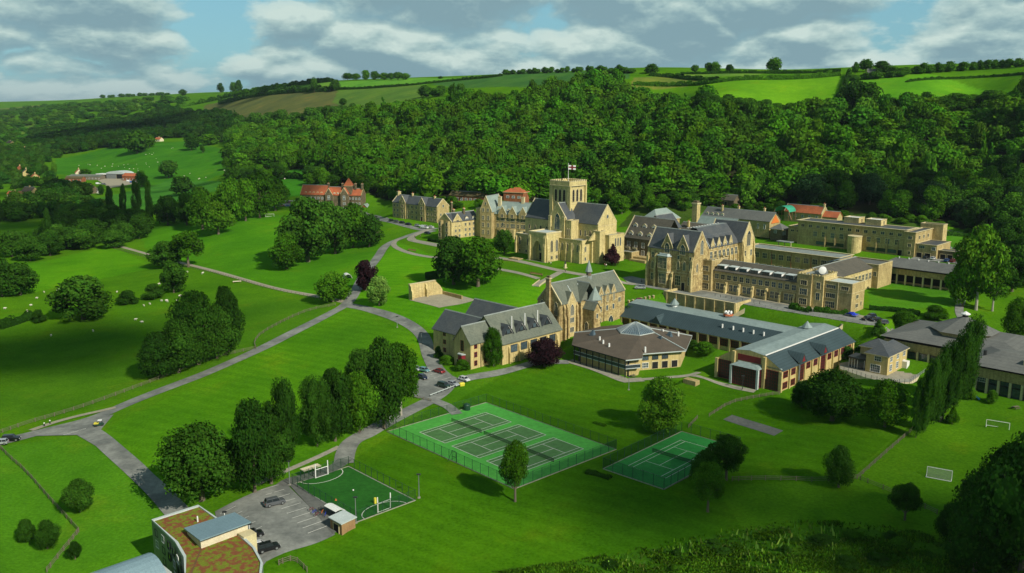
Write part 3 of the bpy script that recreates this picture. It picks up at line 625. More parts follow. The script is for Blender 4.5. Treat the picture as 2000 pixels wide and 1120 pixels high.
    def buttress(s, x, y, z1, w=.8, d=1.1, face='F', m='trim_stone', z0=-2):
        b_ = s.new('buttress')
        pr = [(0, z0), (-d, z0), (-d, z1*.55), (-d*.6, z1*.68), (-d*.6, z1*.88), (0, z1)]
        if face == 'F': b_.solid([(x-w/2, y+a, c) for a, c in pr], [(x+w/2, y+a, c) for a, c in pr], m)
        else: b_.solid([(x-a, y-w/2, c) for a, c in pr][::-1], [(x-a, y+w/2, c) for a, c in pr][::-1], m)
    def band(s, x0, x1, y0, y1, z, m='trim_stone', t=.18, p=.1):
        s.new('band').box(x0-p, x1+p, y0-p, y1+p, z, z+t, m, bottom=True)
    def merlons(s, x0, x1, y0, y1, z, m, step=1.6, w=.8, h=.7, t=.4):
        c = s.new('battlement')
        n = max(1, int((x1-x0)/step)); 
        for i in range(n+1):
            x = x0+(x1-x0-w)*i/n
            c.box(x, x+w, y0, y0+t, z, z+h, m); c.box(x, x+w, y1-t, y1, z, z+h, m)
        n = max(1, int((y1-y0)/step))
        for i in range(1, n):
            y = y0+(y1-y0-w)*i/n
            c.box(x0, x0+t, y, y+w, z, z+h, m); c.box(x1-t, x1, y, y+w, z, z+h, m)
_WC = {}
def winmesh(kind, w, h):
    k = (kind, w, h)
    if k in _WC: return _WC[k]
    b_ = MB(); hw = w/2
    fr = {'stone': 'trim_stone', 'lancet': 'trim_stone', 'gothic': 'trim_stone', 'white': 'white_paint', 'red': 'red_paint', 'dark': 'dark_metal', 'belfry': 'trim_stone', 'plain': 'brown_stone', 'door': 'trim_stone'}[kind]
    t = {'white': .12, 'red': .14, 'dark': .10, 'plain': .12}.get(kind, .2); pr = .12
    if kind in ('lancet', 'gothic', 'belfry'):
        hs = h-hw*1.5; n = 5
        def arc(r_, lift=0):
            out = []
            for i in range(n+1):
                a = (i/n)*math.radians(62); R = r_*2
                out.append((r_-(R-R*math.cos(a)), hs+R*math.sin(a)*0.86+lift))
            out[-1] = (0, out[-1][1]); return out
        inn = arc(hw); outr = arc(hw+t)
        rt = [(hw, 0)]+inn; prof = rt+[(-x, z_) for x, z_ in reversed(rt[:-1])]
        ro_ = [(hw+t, -.1)]+outr; profo = ro_+[(-x, z_) for x, z_ in reversed(ro_[:-1])]
        gm = 'black' if kind == 'belfry' else 'glass'
        b_.poly([(x, -.03, z_) for x, z_ in reversed(prof)], gm)
        L = len(prof)
        for i in range(L-1):
            a, b2, c, d = prof[i], prof[i+1], profo[i+1], profo[i]
            b_.poly([(a[0], -pr, a[1]), (b2[0], -pr, b2[1]), (c[0], -pr, c[1]), (d[0], -pr, d[1])], fr)
            b_.poly([(a[0], -.02, a[1]), (b2[0], -.02, b2[1]), (b2[0], -pr, b2[1]), (a[0], -pr, a[1])], fr)
            b_.poly([(c[0], 0, c[1]), (d[0], 0, d[1]), (d[0], -pr, d[1]), (c[0], -pr, c[1])], fr)
        b_.box(-hw-t, hw+t, -pr-.06, 0, -.2, 0, fr, bottom=True)
        nm = 2 if kind == 'gothic' else (1 if (kind == 'lancet' and w > .9) else 0)
        for i in range(nm):
            x = -hw+w*(i+1)/(nm+1); b_.box(x-.07, x+.07, -.09, -.032, 0, hs+.6, fr)
        if kind == 'belfry':
            for i in range(5): 
                zz = hs*(i+.5)/5; b_.box(-hw, hw, -.1, -.035, zz, zz+.12, 'dark_stone', bottom=True)
    else:
        gm = {'door': 'black', 'red': 'dark_glass'}.get(kind, 'glass')
        b_.poly([(-hw, -.03, 0), (hw, -.03, 0), (hw, -.03, h), (-hw, -.03, h)], gm)
        b_.box(-hw-t, -hw, -pr, 0, 0, h, fr); b_.box(hw, hw+t, -pr, 0, 0, h, fr)
        b_.box(-hw-t, hw+t, -pr, 0, h, h+t, fr, bottom=True)
        if kind != 'door': b_.box(-hw-t, hw+t, -pr-.05, 0, -t*.8, 0, fr, bottom=True)
        mw = {'stone': .10, 'white': .06, 'red': .09, 'dark': .05, 'plain': .08}.get(kind, .06)
        pitch = {'stone': .75, 'white': .6, 'red': .8, 'dark': 1.2, 'plain': .7, 'door': 99}[kind]
        n = max(0, int(round(w/pitch))-1)
        for i in range(n):
            x = -hw+w*(i+1)/(n+1); b_.box(x-mw/2, x+mw/2, -.085, -.032, 0, h, fr)
        ph = {'stone': 1.3, 'white': .7, 'red': .9, 'dark': 9, 'plain': 1.2, 'door': 99}[kind]
        n = max(0, int(round(h/ph))-1)
        for i in range(n):
            zz = h*(i+1)/(n+1); b_.box(-hw, hw, -.08, -.034, zz-mw/2, zz+mw/2, fr, bottom=True)
    me = b_.mesh('window'); _WC[k] = me; return me

# ================================================================ the abbey church
A = Bld('abbey_church', (1135.7, 515.5), 14, -45, 'large pale stone abbey church with a square belfry tower and slate roofs', 'church')
S_ = 'abbey_stone'
A.flat(-14.5, 0, 0, 9.5, 10.9, S_, 'lead'); A.band(-14.5, 0, 0, 9.5, 4.2); A.band(-14.5, 0, 0, 9.5, 9.4, t=.15)
A.row('lancet', -12.2, -2.6, 4, 0, 5.2, 1.1, 3.6); A.row('lancet', 2.6, 7.4, 2, 0, 5.4, 1.2, 2.6, 'R'); A.row('stone', 2.6, 7.4, 2, 0, 1.2, 1.0, 1.5, 'R')
for x in (-9.8, -6.2, -1.0): A.buttress(x, 0, 9.6, .7, .7, m=S_)
A.buttress(0, 9.0, 9, .8, .8, 'R', m=S_); A.buttress(-13.9, 0, 9.2, .8, .6, m=S_)
# porch block with the deep arched recess
w = A.mb('wall'); x0, x1, y0, y1, hh = -26, -14.5, -9, 6, 14.0
w.box(x0, x1, y0+3, y1, -3, hh-.5, S_)
ac, ah, ar = -20.6, 5.6, 3.0; n = 10; arc = [(ac-ar+(ar*2)*i/n, ah+math.sin(math.pi*i/n)**.75*4.2) for i in range(n+1)]
for yy, flip in ((y0, 0), (y0+3, 1)):
    if flip: break
    w.poly([(x0, yy, -3), (ac-ar, yy, -3), (ac-ar, yy, ah), (x0, yy, ah)], S_); w.poly([(ac+ar, yy, -3), (x1, yy, -3), (x1, yy, ah), (ac+ar, yy, ah)], S_)
    w.poly([(x0, yy, ah), arc[0]and(arc[0][0], yy, arc[0][1])]+[(a, yy, c) for a, c in arc[1:n//2+1]]+[(ac, yy, hh-.5), (x0, yy, hh-.5)], S_)
    w.poly([(a, yy, c) for a, c in arc[n//2:]]+[(x1, yy, ah), (x1, yy, hh-.5), (ac, yy, hh-.5)], S_)
rim = [(ac-ar, -1.0)]+arc+[(ac+ar, -1.0)]
for (a, c), (a2, c2) in zip(rim[:-1], rim[1:]): w.poly([(a, y0, c), (a, y0+3, c), (a2, y0+3, c2), (a2, y0, c2)], 'trim_stone')
w.poly([(x0, y0, -3), (x0, y0, hh-.5), (x0, y0+3, hh-.5), (x0, y0+3, -3)], S_); w.poly([(x1, y0, -3), (x1, y0+3, -3), (x1, y0+3, hh-.5), (x1, y0, hh-.5)], S_)
w.poly([(x0, y0, hh-.5), (x1, y0, hh-.5), (x1, y0+3, hh-.5), (x0, y0+3, hh-.5)], S_)
A.win('gothic', ac, y0+3, 4.6, 2.8, 4.6); A.win('door', ac, y0+3, 0.2, 2.2, 3.4, part='door')
c = A.mb('parapet')
for q in ((x0-.15, x1+.15, y0-.15, y0+.4), (x0-.15, x1+.15, y1-.4, y1), (x0-.15, x0+.4, y0+.4, y1-.4), (x1-.4, x1+.15, y0+.4, y1-.4)): c.box(*q, hh-.5, hh+.15, 'trim_stone')
A.mb('roof').box(x0+.4, x1-.4, y0+.4, y1-.4, hh-.5, hh-.35, 'pale_lead')
A.row('lancet', -5.2, -1.6, 2, x1, 4.6, 1.5, 5.6, 'R'); A.row('stone', -5.2, -1.6, 2, x1, 1.0, 1.3, 1.6, 'R'); A.band(x1-.3, x1, -9, 0, 3.2)
A.buttress(-25.2, -9, 13, 1.2, .8, m=S_); A.buttress(-15.4, -9, 13, 1.4, .9, m=S_); A.buttress(x1, -8.3, 12.5, 1.2, .6, 'R', m=S_)
# broad entrance steps
for i in range(7): A.new('steps').box(-29+i*.35, -13.5-i*.1, -15.5+i*.9, -9.02, -3, -1.3+i*.22, 'paving')
A.new('steps').box(-36, -29.2, -13, -9.5, -3, .2, 'brown_stone'); A.new('steps').box(-36, -13, -16.3, -15.6, -3, -.3, 'brown_stone')
# left aisle, nave
A.flat(-47, -26, 3, 10, 9.8, S_, 'lead'); A.row('lancet', -44, -38, 2, 3, 4.4, 1.3, 3.6); A.row('stone', -44, -30, 4, 3, .8, 1.0, 1.2); A.row('lancet', -34.6, -29, 2, 3, 4.4, 1.2, 3.2); A.buttress(-46.4, 3, 9, .9, .9, m=S_); A.buttress(-36, 3, 9, .9, .9, m=S_); A.band(-47, -26, 3, 9.9, 3.3)
A.gable(-45, -27, 8, 22, 18, 26.6, S_, 'slate', cope='trim_stone', ends=(1, 0)); A.row('lancet', -42, -30, 4, 8, 12.2, .9, 2.2); A.band(-45, -27, 8, 22, 17.2)
# choir
A.gable(-15.5, 3.4, 7.6, 21.6, 18.3, 26.8, S_, 'slate', cope='trim_stone', ends=(0, 1)); A.band(-15, 3.4, 7.6, 21.6, 17.2)
A.row('lancet', -7.4, -1.4, 3, 7.6, 12.0, .9, 2.8); A.row('lancet', -12.8, -11.2, 2, 7.6, 11.8, .8, 3.2)
for x in (-9.6, 2.4): A.new('buttress').solid([(x-.4, 7.6, 10.9), (x-.4, 2.2, 10.9), (x-.4, 7.6, 15.8)], [(x+.4, 7.6, 10.9), (x+.4, 2.2, 10.9), (x+.4, 7.6, 15.8)], S_)
cw = MB()
for i in range(16):
    a = 2*math.pi*i/16; a2 = 2*math.pi*(i+1)/16; cw.poly([(0, -.05, 0), (.7*math.cos(a2), -.05, .9*math.sin(a2)), (.7*math.cos(a), -.05, .9*math.sin(a))][::-1], 'glass')
    cw.poly([(.7*math.cos(a), -.12, .9*math.sin(a)), (.7*math.cos(a2), -.12, .9*math.sin(a2)), (.95*math.cos(a2), -.12, 1.15*math.sin(a2)), (.95*math.cos(a), -.12, 1.15*math.sin(a))], 'trim_stone')
cw.build('window', A.root, loc=(3.4, 14.6, 21.5), rz=math.pi/2)
# lower blocks and stair turret at the right end
A.flat(3.4, 8, 10.5, 22, 13.2, S_, 'lead'); A.row('lancet', 15.3, 19, 3, 8, 7.6, .9, 4.0, 'R'); A.band(3.4, 8, 10.5, 22, 4.2)
A.flat(1.6, 5.6, 6.4, 10.5, 15.2, S_, 'lead', par=.3); A.flat(-2.2, 1.6, 5.6, 9.4, 12.5, S_, 'lead', par=.3)
# transept gable and its turret
A.gable(-23.4, -12.2, 2.5, 10, 19.9, 27.1, S_, 'slate', axis='y', cope='trim_stone', ends=(1, 0)); A.win('gothic', -17.9, 2.5, 14.6, 3.0, 7.6); A.buttress(-22.8, 2.5, 19, 1.0, .5, m=S_)
A.flat(-12.2, -8.6, 2.2, 7.6, 19.4, S_, 'lead', par=.3); A.row('lancet', -11.2, -9.8, 2, 2.2, 12.2, .6, 3.2)
for x in (-13.4, -22.4): A.flat(x-.7, x+.7, 1.7, 3.1, 20.8, S_, 'lead', par=.2)
# tower
tx0, tx1, ty0, ty1, th = -27.4, -15.6, 8.4, 20.0, 37.2
tb_ = A.mb('tower'); tb_.box(tx0, tx1, ty0, ty1, 10, th-1.2, S_)
for x in (tx0, tx1):
    for y in (ty0, ty1): tb_.box(x-.9 if x == tx0 else x-1.1, x+1.1 if x == tx0 else x+.9, y-.45, y+.45, 12, th-1.9, S_)
A.mb('tower').box(tx0-.6, tx1+.6, ty0-.6, ty1+.6, th-1.9, th-.6, S_, bottom=True); A.new('parapet').box(tx0-.75, tx1+.75, ty0-.75, ty1+.75, th-2.2, th-1.9, 'trim_stone', bottom=True)
for q in ((tx0-.6, tx1+.6, ty0-.6, ty0-.1), (tx0-.6, tx1+.6, ty1+.1, ty1+.6), (tx0-.6, tx0-.1, ty0-.1, ty1+.1), (tx1+.1, tx1+.6, ty0-.1, ty1+.1)): A.mb('tower').box(*q, th-.6, th, S_)
A.merlons(tx0-.6, tx1+.6, ty0-.6, ty1+.6, th, 'trim_stone', 1.3, .8, .55, .5)
A.row('belfry', -24.3, -18.9, 3, ty0, 27.4, 1.5, 6.0, part='belfry_opening'); A.row('belfry', 11.4, 17.0, 3, tx1, 27.4, 1.5, 6.0, 'R', part='belfry_opening')
A.band(tx0, tx1, ty0, ty1, 26.4, t=.25, p=.12)
A.done()
fp = empty('flagpole', tuple(A.root.matrix_basis @ Vector((-21.5, 14.2, 36.1))), 0, 'tall thin white flagpole on top of the abbey tower', 'flagpole')
b_ = MB(); b_.tube((0, 0, 0), (0, 0, 9.4), .13, .07, 'white_paint'); b_.ellip((0, 0, 9.5), (.16, .16, .16), 'white_paint'); b_.build('pole', fp)
b_ = MB()
def fz(i): return math.sin(i*.8)*.12
for i in range(8):
    for j in range(6):
        x = i*.44; z_ = 6.6+j*.36; red = (j in (2, 3)) or (i in (3, 4)); 
        b_.poly([(.1+x, fz(i), z_+(-.02*i)), (.1+x+.44, fz(i+1), z_-.02*(i+1)), (.1+x+.44, fz(i+1), z_+.36-.02*(i+1)), (.1+x, fz(i), z_+.36-.02*i)], 'red_paint' if red else 'white_paint')
fl = b_.build('flag', None, merge=True); fl.location = tuple(A.root.matrix_basis @ Vector((-21.5, 14.2, 36.1))); fl.rotation_euler = (0, 0, -.2)
tag(fl, 'white flag with a red cross flying above the abbey tower', 'flag')

# ================================================================ monastery house right of the church
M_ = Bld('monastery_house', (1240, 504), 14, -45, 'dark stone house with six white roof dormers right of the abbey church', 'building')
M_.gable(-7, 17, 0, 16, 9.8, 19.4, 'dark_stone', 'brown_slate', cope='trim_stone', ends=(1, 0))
for zz, yy in ((10.6, .9), (14.2, 4.0)):
    for x in (-3.6, 2.0, 7.6):
        if zz > 12: x += .3
        M_.dormer(x, yy, zz, 2.5, 1.2, 2.6, 'white_paint', 'grey_slate', ('white', 1.7, .9), rise=.9, sill=-.05)
M_.row('white', -4, 9, 4, 0, 5.4, 1.6, 2.4); M_.row('white', -4, 9, 4, 0, 1.2, 1.6, 2.8)
for x in (-4, .3): M_.new('balcony').box(x-1.2, x+1.2, -1.1, 0, 4.5, 4.7, 'trim_stone', bottom=True); M_.new('balcony').box(x-1.2, x+1.2, -1.1, -1.0, 4.7, 5.5, 'trim_stone')
M_.flat(-9.5, 2.5, -6, 0, 3.6, 'brown_stone', 'lead', par=.4); M_.row('lancet', -7.4, -2.8, 2, -6, .2, 2.2, 2.6, part='archway')
M_.box(2.5, 12, -5, 0, -3, 1.6, 'brown_stone', 'steps'); M_.box(2.5, 12, -8, -5, -3, .7, 'brown_stone', 'steps')
M_.gable(-6, 6, 16, 30, 13, 19.5, 'brown_stone', 'slate', axis='y')
M_.done()
Q = Bld('cloister_wing', (1240, 504), 14, -45, 'wing with a pale green hipped slate roof behind the church gable', 'building')
Q.hip(-12, -2, 20, 40, 16.2, 21.5, 'brown_stone', 'pale_slate'); Q.hip(-14, -9, 16.5, 22, 14.5, 17.2, 'brown_stone', 'pale_slate'); Q.row('stone', -11, -4, 3, 20, 11, 1.2, 2); Q.done()
T_ = Bld('bell_turret', (1306, 470), 18, -45, 'open square bell turret with pale columns and crossed gables', 'turret')
tz0 = 0
T_.box(-3, 3, -3, 3, -6, 2.2, 'brown_stone')
for x in (-2.6, -.0, 2.6):
    for y in (-2.6, 2.6): T_.box(x-.3, x+.3, y-.3, y+.3, 2.2, 10.2, 'trim_stone', 'column')
for x in (-2.6, 2.6): T_.box(x-.3, x+.3, -.3, .3, 2.2, 10.2, 'trim_stone', 'column')
T_.box(-1.9, 1.9, -1.9, 1.9, 2.2, 9.6, 'dark_stone', 'core')
T_.box(-3.2, 3.2, -3.2, 3.2, 10.2, 10.8, 'trim_stone', 'entablature')
r_ = T_.mb('roof')
for ax in 'xy':
    def P_(a, c_, zz): return (a, c_, zz) if ax == 'x' else (c_, a, zz)
    for sg in (-1, 1): r_.solid([P_(-3.4, sg*3.3, 10.8), P_(-3.4, 0, 13.2), P_(-3.4, 0, 13.5), P_(-3.4, sg*3.3, 11.1)], [P_(3.4, sg*3.3, 10.8), P_(3.4, 0, 13.2), P_(3.4, 0, 13.5), P_(3.4, sg*3.3, 11.1)], 'green_slate')
    T_.mb('gable').solid([P_(-3.1, -3, 10.8), P_(-3.1, 3, 10.8), P_(-3.1, 0, 13.1)], [P_(3.1, -3, 10.8), P_(3.1, 3, 10.8), P_(3.1, 0, 13.1)], 'cream_render')
T_.done()
Q = Bld('refectory_range', (1330, 470), 18, -45, 'long low slate roofed range behind the library ridge', 'building')
Q.gable(-2, 26, 0, 10, 5.5, 9.2, 'brown_stone', 'brown_slate'); Q.gable(0, 22, 14, 23, 7, 11.5, 'brown_stone', 'pale_slate'); Q.chimney(3, 2, 7, 3); Q.done()
Q = Bld('boiler_chimney', (1358, 450), 20, -45, 'tall square pale stone chimney behind the library roofs', 'chimney')
Q.box(-1.6, 1.6, -1.6, 1.6, -5, 14.5, 'pale_stone', 'shaft'); Q.box(-1.9, 1.9, -1.9, 1.9, 14.5, 15.2, 'trim_stone', 'cap'); Q.box(-1.2, 1.2, -1.2, 1.2, 15.2, 16.4, 'dark_stone', 'flue'); Q.done()

# ================================================================ old school with library and long hall
L_ = Bld('gothic_school_building', (1353, 570.6), 12, -45, 'tall gothic rubble stone building with two steep dormers and an oriel bay', 'building')
R_ = 'rubble_stone'
L_.gable(-23.3, 0, 0, 10.5, 16.6, 24.3, R_, 'slate', cope='trim_stone')
L_.gable(-15, 0, 10.5, 34, 17.2, 24.7, R_, 'slate', axis='y', ends=(0, 0), cap=2.2)
L_.gable(-15, 2.2, 33.5, 43.5, 17.6, 25.4, 'pale_stone', 'slate', cope='trim_stone')
for x in (-13.4, -5.6): L_.dormer(x, -.15, 14.6, 5.6, 2.6, 6.5, R_, 'slate', ('gothic', 2.4, 4.2), rise=5.4)
# oriel bay, two storeys
o_ = L_.mb('oriel')
o_.prism([(-17.6, 0), (-16.8, -1.7), (-12.0, -1.7), (-11.2, 0)][::1], 7.2, 13.4, R_); o_.prism([(-17.3, 0), (-16.5, -1.4), (-12.3, -1.4), (-11.5, 0)], -3, 6.6, R_); o_.prism([(-17.5, 0), (-16.7, -1.6), (-12.1, -1.6), (-11.3, 0)], 6.6, 7.2, 'trim_stone')
o_.prism([(-17.9, 0), (-17.0, -2.0), (-11.8, -2.0), (-10.9, 0)], 13.4, 13.8, 'pale_lead'); o_.prism([(-17.2, 0), (-16.4, -1.2), (-12.4, -1.2), (-11.6, 0)], 13.8, 14.5, 'pale_lead')
L_.win('stone', -14.4, -1.7, 8.4, 4.2, 4.4); L_.win('stone', -14.4, -1.4, 1.8, 3.6, 4.2)
L_.win('stone', -7.6, 0, 1.8, 2.6, 4.0); L_.win('door', -4.9, 0, 0, 1.6, 3.2, part='door'); L_.win('stone', -1.8, 0, 2.4, 1.4, 3.4)
L_.row('lancet', -7.6, -1.6, 3, 0, 8.4, 1.1, 3.6); L_.row('stone', -7.6, -1.6, 2, 0, 12.8, 1.1, 1.4); L_.win('stone', -20.6, 0, 12.2, 1.3, 2.2); L_.win('lancet', -20.6, 0, 7.4, 1.1, 3.0); L_.win('stone', -20.6, 0, 2.6, 1.4, 2.8)
for x in (-22.8, -18.6, -10.2, -.6): L_.buttress(x, 0, 14.5 if x < -15 or x > -1 else 7.2, .9, 1.5, m='pale_stone')
L_.band(-23.3, 0, 0, 10.5, 7.1); L_.win('gothic', 0, 5.4, 15.0, 2.0, 6.0, 'R'); L_.win('lancet', 0, 2.4, 8, 1.1, 3.4, 'R')
for i in range(4): L_.dormer(.15, 13.4+i*4.7, 16.0, 2.4, 1.9, 3.6, 'pale_stone', 'slate', ('lancet', .8, 1.8), 'R', rise=2.6)
L_.row('stone', 12.5, 32, 7, 0, 12.4, 1.7, 2.9, 'R'); L_.row('lancet', 12.5, 32, 7, 0, 6.6, 1.2, 3.6, 'R')
for i in range(7): L_.buttress(0, 14+i*3.25, 15, .7, .8, 'R', m='pale_stone')
L_.win('gothic', 2.2, 38.5, 15.4, 2.8, 6.6, 'R'); L_.row('stone', 36, 41, 2, 2.2, 11, 1.4, 2.4, 'R'); L_.buttress(2.2, 34.2, 18, .9, 1.0, 'R', m='pale_stone'); L_.buttress(2.2, 42.8, 18, .9, 1.0, 'R', m='pale_stone')
for i in range(12): L_.new('skylight').box(-9.6, -8.9, 8+i*2.1, 8.9+i*2.1, 24.9, 25.0, 'white_paint')
for i in range(4): L_.new('roof_seam').solid([(-.2, 11.4+i*4.7, 17.6), (-3.6, 11.4+i*4.7, 21.2), (-3.6, 11.4+i*4.7, 21.5), (-.2, 11.4+i*4.7, 17.9)], [(-.2, 11.65+i*4.7, 17.6), (-3.6, 11.65+i*4.7, 21.2), (-3.6, 11.65+i*4.7, 21.5), (-.2, 11.65+i*4.7, 17.9)], 'pale_lead')
L_.new('roof_seam').box(-4.0, -3.6, 10.5, 33.5, 21.3, 21.65, 'pale_lead')
L_.done()

# ================================================================ classroom range with square tower
C_ = Bld('classroom_block', (1661, 612), 12, -45, 'long buff stone classroom range with box dormers and a square tower', 'building')
K = 'brown_stone'
C_.flat(-65, -59.2, -1.5, 11, 12.6, K, 'lead'); C_.win('stone', -62, -1.5, 8.2, 2.8, 2.0); C_.win('stone', -62, -1.5, 4.2, 3.0, 2.2); C_.win('stone', -62, -1.5, .6, 3.2, 2.4); C_.flat(-70, -65, 1, 11, 11.8, K, 'lead'); C_.merlons(-65, -59.2, -1.5, 11, 12.6, K, 2.4, 1.3, .6)
C_.gable(-59.2, -21, 0, 15, 8.6, 12.0, K, 'brown_slate', ends=(0, 0), cap=.8)
for i in range(7):
    x = -56.2+i*5.1; d_ = C_.new('dormer')
    d_.box(x-1.7, x+1.7, 1.0, 4.4, 8.6, 10.7, 'white_paint'); d_.box(x-1.9, x+1.9, .7, 4.6, 10.7, 10.85, 'pale_lead', bottom=True); C_.win('dark', x, .97, 9.3, 2.9, 1.2)
C_.row('stone', -57.4, -23.0, 13, 0, 5.3, 1.7, 2.0); 
for i in range(6):
    x = -55.8+i*6.2
    if i == 5: x -= .2
    C_.win('stone', x-1.05, 0, 1.0, 1.6, 2.5); C_.win('stone', x+1.05, 0, 1.0, 1.6, 2.5)
for i in range(6): C_.buttress(-52.6+i*6.1, 0, 4.6, .8, 1.7, m='pale_stone')
C_.band(-59.2, -21, 0, 15, 4.5, t=.12); C_.band(-59.2, -21, 0, 15, .3, t=.2); C_.win('door', -23.0, 0, 0, 1.8, 2.8, part='door')
C_.flat(-21, -15.2, -1.8, 10, 12.4, K, 'lead'); C_.flat(-15.2, -10.8, -.8, 10, 12.4, 'pale_stone', 'lead'); C_.merlons(-21, -10.8, -1.8, 10, 12.4, 'pale_stone', 1.3, .65, .6)
for z_ in (.8, 4.6, 8.4): C_.win('stone', -18.2, -1.8, z_, 3.0 if z_ < 6 else 2.4, 2.3 if z_ < 6 else 1.7)
C_.win('stone', -12.8, -.8, 3.2, 1.5, 2.6); C_.win('stone', -12.8, -.8, 7.4, 1.5, 2.4)
C_.flat(-10.8, 0, 0, 10.8, 10.8, K, 'pale_lead'); C_.band(-10.8, 0, 0, 10.8, 7.2, t=.12)
for z_, hh in ((.8, 2.3), (4.6, 1.7), (8.2, 1.3)): C_.win('stone', -8.2, 0, z_, 3.6, hh)
C_.win('stone', -2.8, 0, 8.2, 2.8, 1.3); C_.win('stone', 0, 4.6, 4.8, 2.0, 1.4, 'R'); C_.win('stone', 0, 4.6, 1.4, 2.0, 1.4, 'R'); C_.win('door', 0, 8.2, 1.6, .8, 1.6, 'R'); C_.new('drainpipe').box(-5.4, -5.2, -.2, 0, -1, 10.8, 'trim_stone')
C_.box(-16, -12.6, 2, 6, 11.9, 13.6, 'grey_metal', 'plant_box')
C_.gable(-30, -15.0, 13, 52, 8.6, 12.2, 'pale_stone', 'brown_slate', axis='y', ends=(0, 1)); C_.row('stone', 30, 50, 7, -15.0, 4.2, 2.0, 2.6, 'R')
C_.flat(-31, -12.4, 52, 66, 10.0, K, 'dark_asphalt'); C_.win('stone', -13.8, 52, 5.2, 1.3, 1.8)
C_.mb('rooflight').solid([(-27, 34, 11.4), (-23.6, 34, 12.6), (-23.6, 34, 13.0), (-27, 34, 11.8)], [(-27, 50, 11.4), (-23.6, 50, 12.6), (-23.6, 50, 13.0), (-27, 50, 11.8)], 'roof_glass')
C_.done()
dd_ = empty('satellite_dish', tuple(C_.root.matrix_basis @ Vector((-12.6, 1.2, 12.3))), 0, 'big round white satellite dish on the square tower roof', 'dish')
b_ = MB(); n = 16
for i in range(n):
    for j in range(3):
        r0, r1 = j*.5, (j+1)*.5; a, a2 = 2*math.pi*i/n, 2*math.pi*(i+1)/n
        f = lambda r, a: (r*math.cos(a), .18*(r*r)*.6-.6, 2.1+r*math.sin(a))
        b_.poly([f(r0, a), f(r1, a), f(r1, a2), f(r0, a2)] if j else [f(r0, a), f(r1, a), f(r1, a2)], 'white_paint')
b_.build('reflector', dd_, merge=True); b_ = MB(); b_.tube((0, .2, 0), (0, -.5, 2.1), .12, .1, 'grey_metal'); b_.build('mast', dd_)

# ================================================================ middle range, flat roof
D_ = Bld('courtyard_range', (1661, 612), 12, -45, 'flat roofed stone range of two window rows inside the courtyard', 'building')
D_.flat(-76.5, -30, 53, 66, 10.8, K, 'lead', par=.3, over=.5); D_.row('stone', -73.8, -33, 11, 53, 6.6, 2.2, 2.3); D_.row('stone', -73.8, -33, 11, 53, 2.4, 1.9, 1.5)
for i in range(5): D_.new('drainpipe').box(-71.8+i*9.6, -71.6+i*9.6, 52.8, 53, 0, 10, 'red_brick')
D_.done()
# ================================================================ colonnade hall
E_ = Bld('colonnade_hall', (1718, 550), 12, -47, 'single storey hall with ten pale columns and a wide grey roof', 'building')
E_.box(0, 34, 3, 15, -3, 6.6, 'black', 'glazing'); E_.box(0, 34, .2, 3, 4.2, 6.6, K); E_.box(-.4, 0, 0, 15, -3, 6.6, K); E_.box(0, 34, 2.8, 3.1, -3, .8, K)
E_.box(0, 34, .6, 2, 6.6, 7.4, 'black', 'clerestory')
for i in range(10): E_.box(i*3.7-.3, i*3.7+.3, -.3, .3, -3, 4.4, 'trim_stone', 'column')
r_ = E_.mb('roof'); r_.poly([(-1.2, -.9, 7.4), (35, -.9, 7.4), (35, 9, 10.0), (2.4, 9, 10.0)], 'grey_slate'); r_.poly([(35, 16, 7.6), (-1.2, 16, 7.6), (2.4, 9, 10.0), (35, 9, 10.0)], 'grey_slate'); r_.poly([(-1.2, 16, 7.6), (-1.2, -.9, 7.4), (2.4, 9, 10.0)], 'grey_slate'); r_.box(-1.2, 35, -.95, -.85, 7.1, 7.4, 'dark_metal')
for i in range(7): E_.new('roof_vent').tube((4+i*4.2, 8.6, 9.9), (4+i*4.2, 8.6, 10.5), .25, .25, 'white_paint')
E_.done()
# ================================================================ rear range with drum stair
B_ = Bld('rear_boarding_range', (1784.5, 502.7), 15, -45, 'long three storey stone range with a round stair drum at the rear', 'building')
B_.flat(-62, -5, 1.2, 14, 12.6, K, 'slate', par=.15, over=.9); B_.flat(-5, 0, 0, 21.5, 12.0, K, 'slate', par=.2, over=.5); B_.flat(-6, 5, 21.5, 27, 14.2, 'pale_stone', 'lead')
B_.row('stone', -59.2, -8, 13, 1.2, 9.4, 1.8, 1.4); B_.row('stone', -52, -9, 10, 1.2, 5.0, 2.0, 2.5); B_.band(-62, -5, 1.2, 14, 8.4, t=.12, p=.06); B_.band(-62, -5, 1.2, 14, 4.2, t=.12, p=.06)
for i in range(8):
    x = -49+i*5.4
    if 24 < -x < 33: continue
    B_.win('dark', x, 1.2, .8, 4.2, 1.6); B_.buttress(x+2.7, 1.2, 7.6, .5, .7, m=K)
B_.win('stone', -2.5, 0, 8.6, 1.8, 1.4); B_.win('stone', -2.5, 0, 4.8, 1.5, 1.4); B_.win('stone', -2.5, 0, 1.2, 1.2, 1.4); B_.win('door', -7.3, 1.2, 0, 2.0, 2.6, part='door'); B_.row('stone', 5, 16, 3, 0, 8.4, 1.6, 1.6, 'R'); B_.row('stone', 8, 18, 2, 0, 5, 1.6, 1.4, 'R')
dr = B_.mb('stair_drum'); n = 20; dr.prism([(-29+3.4*math.cos(2*math.pi*i/n), -2.0+3.4*math.sin(2*math.pi*i/n)) for i in range(n)], -2, 7.6, 'pale_stone'); dr.prism([(-29+3.55*math.cos(2*math.pi*i/n), -2.0+3.55*math.sin(2*math.pi*i/n)) for i in range(n)], 7.6, 7.9, 'trim_stone')
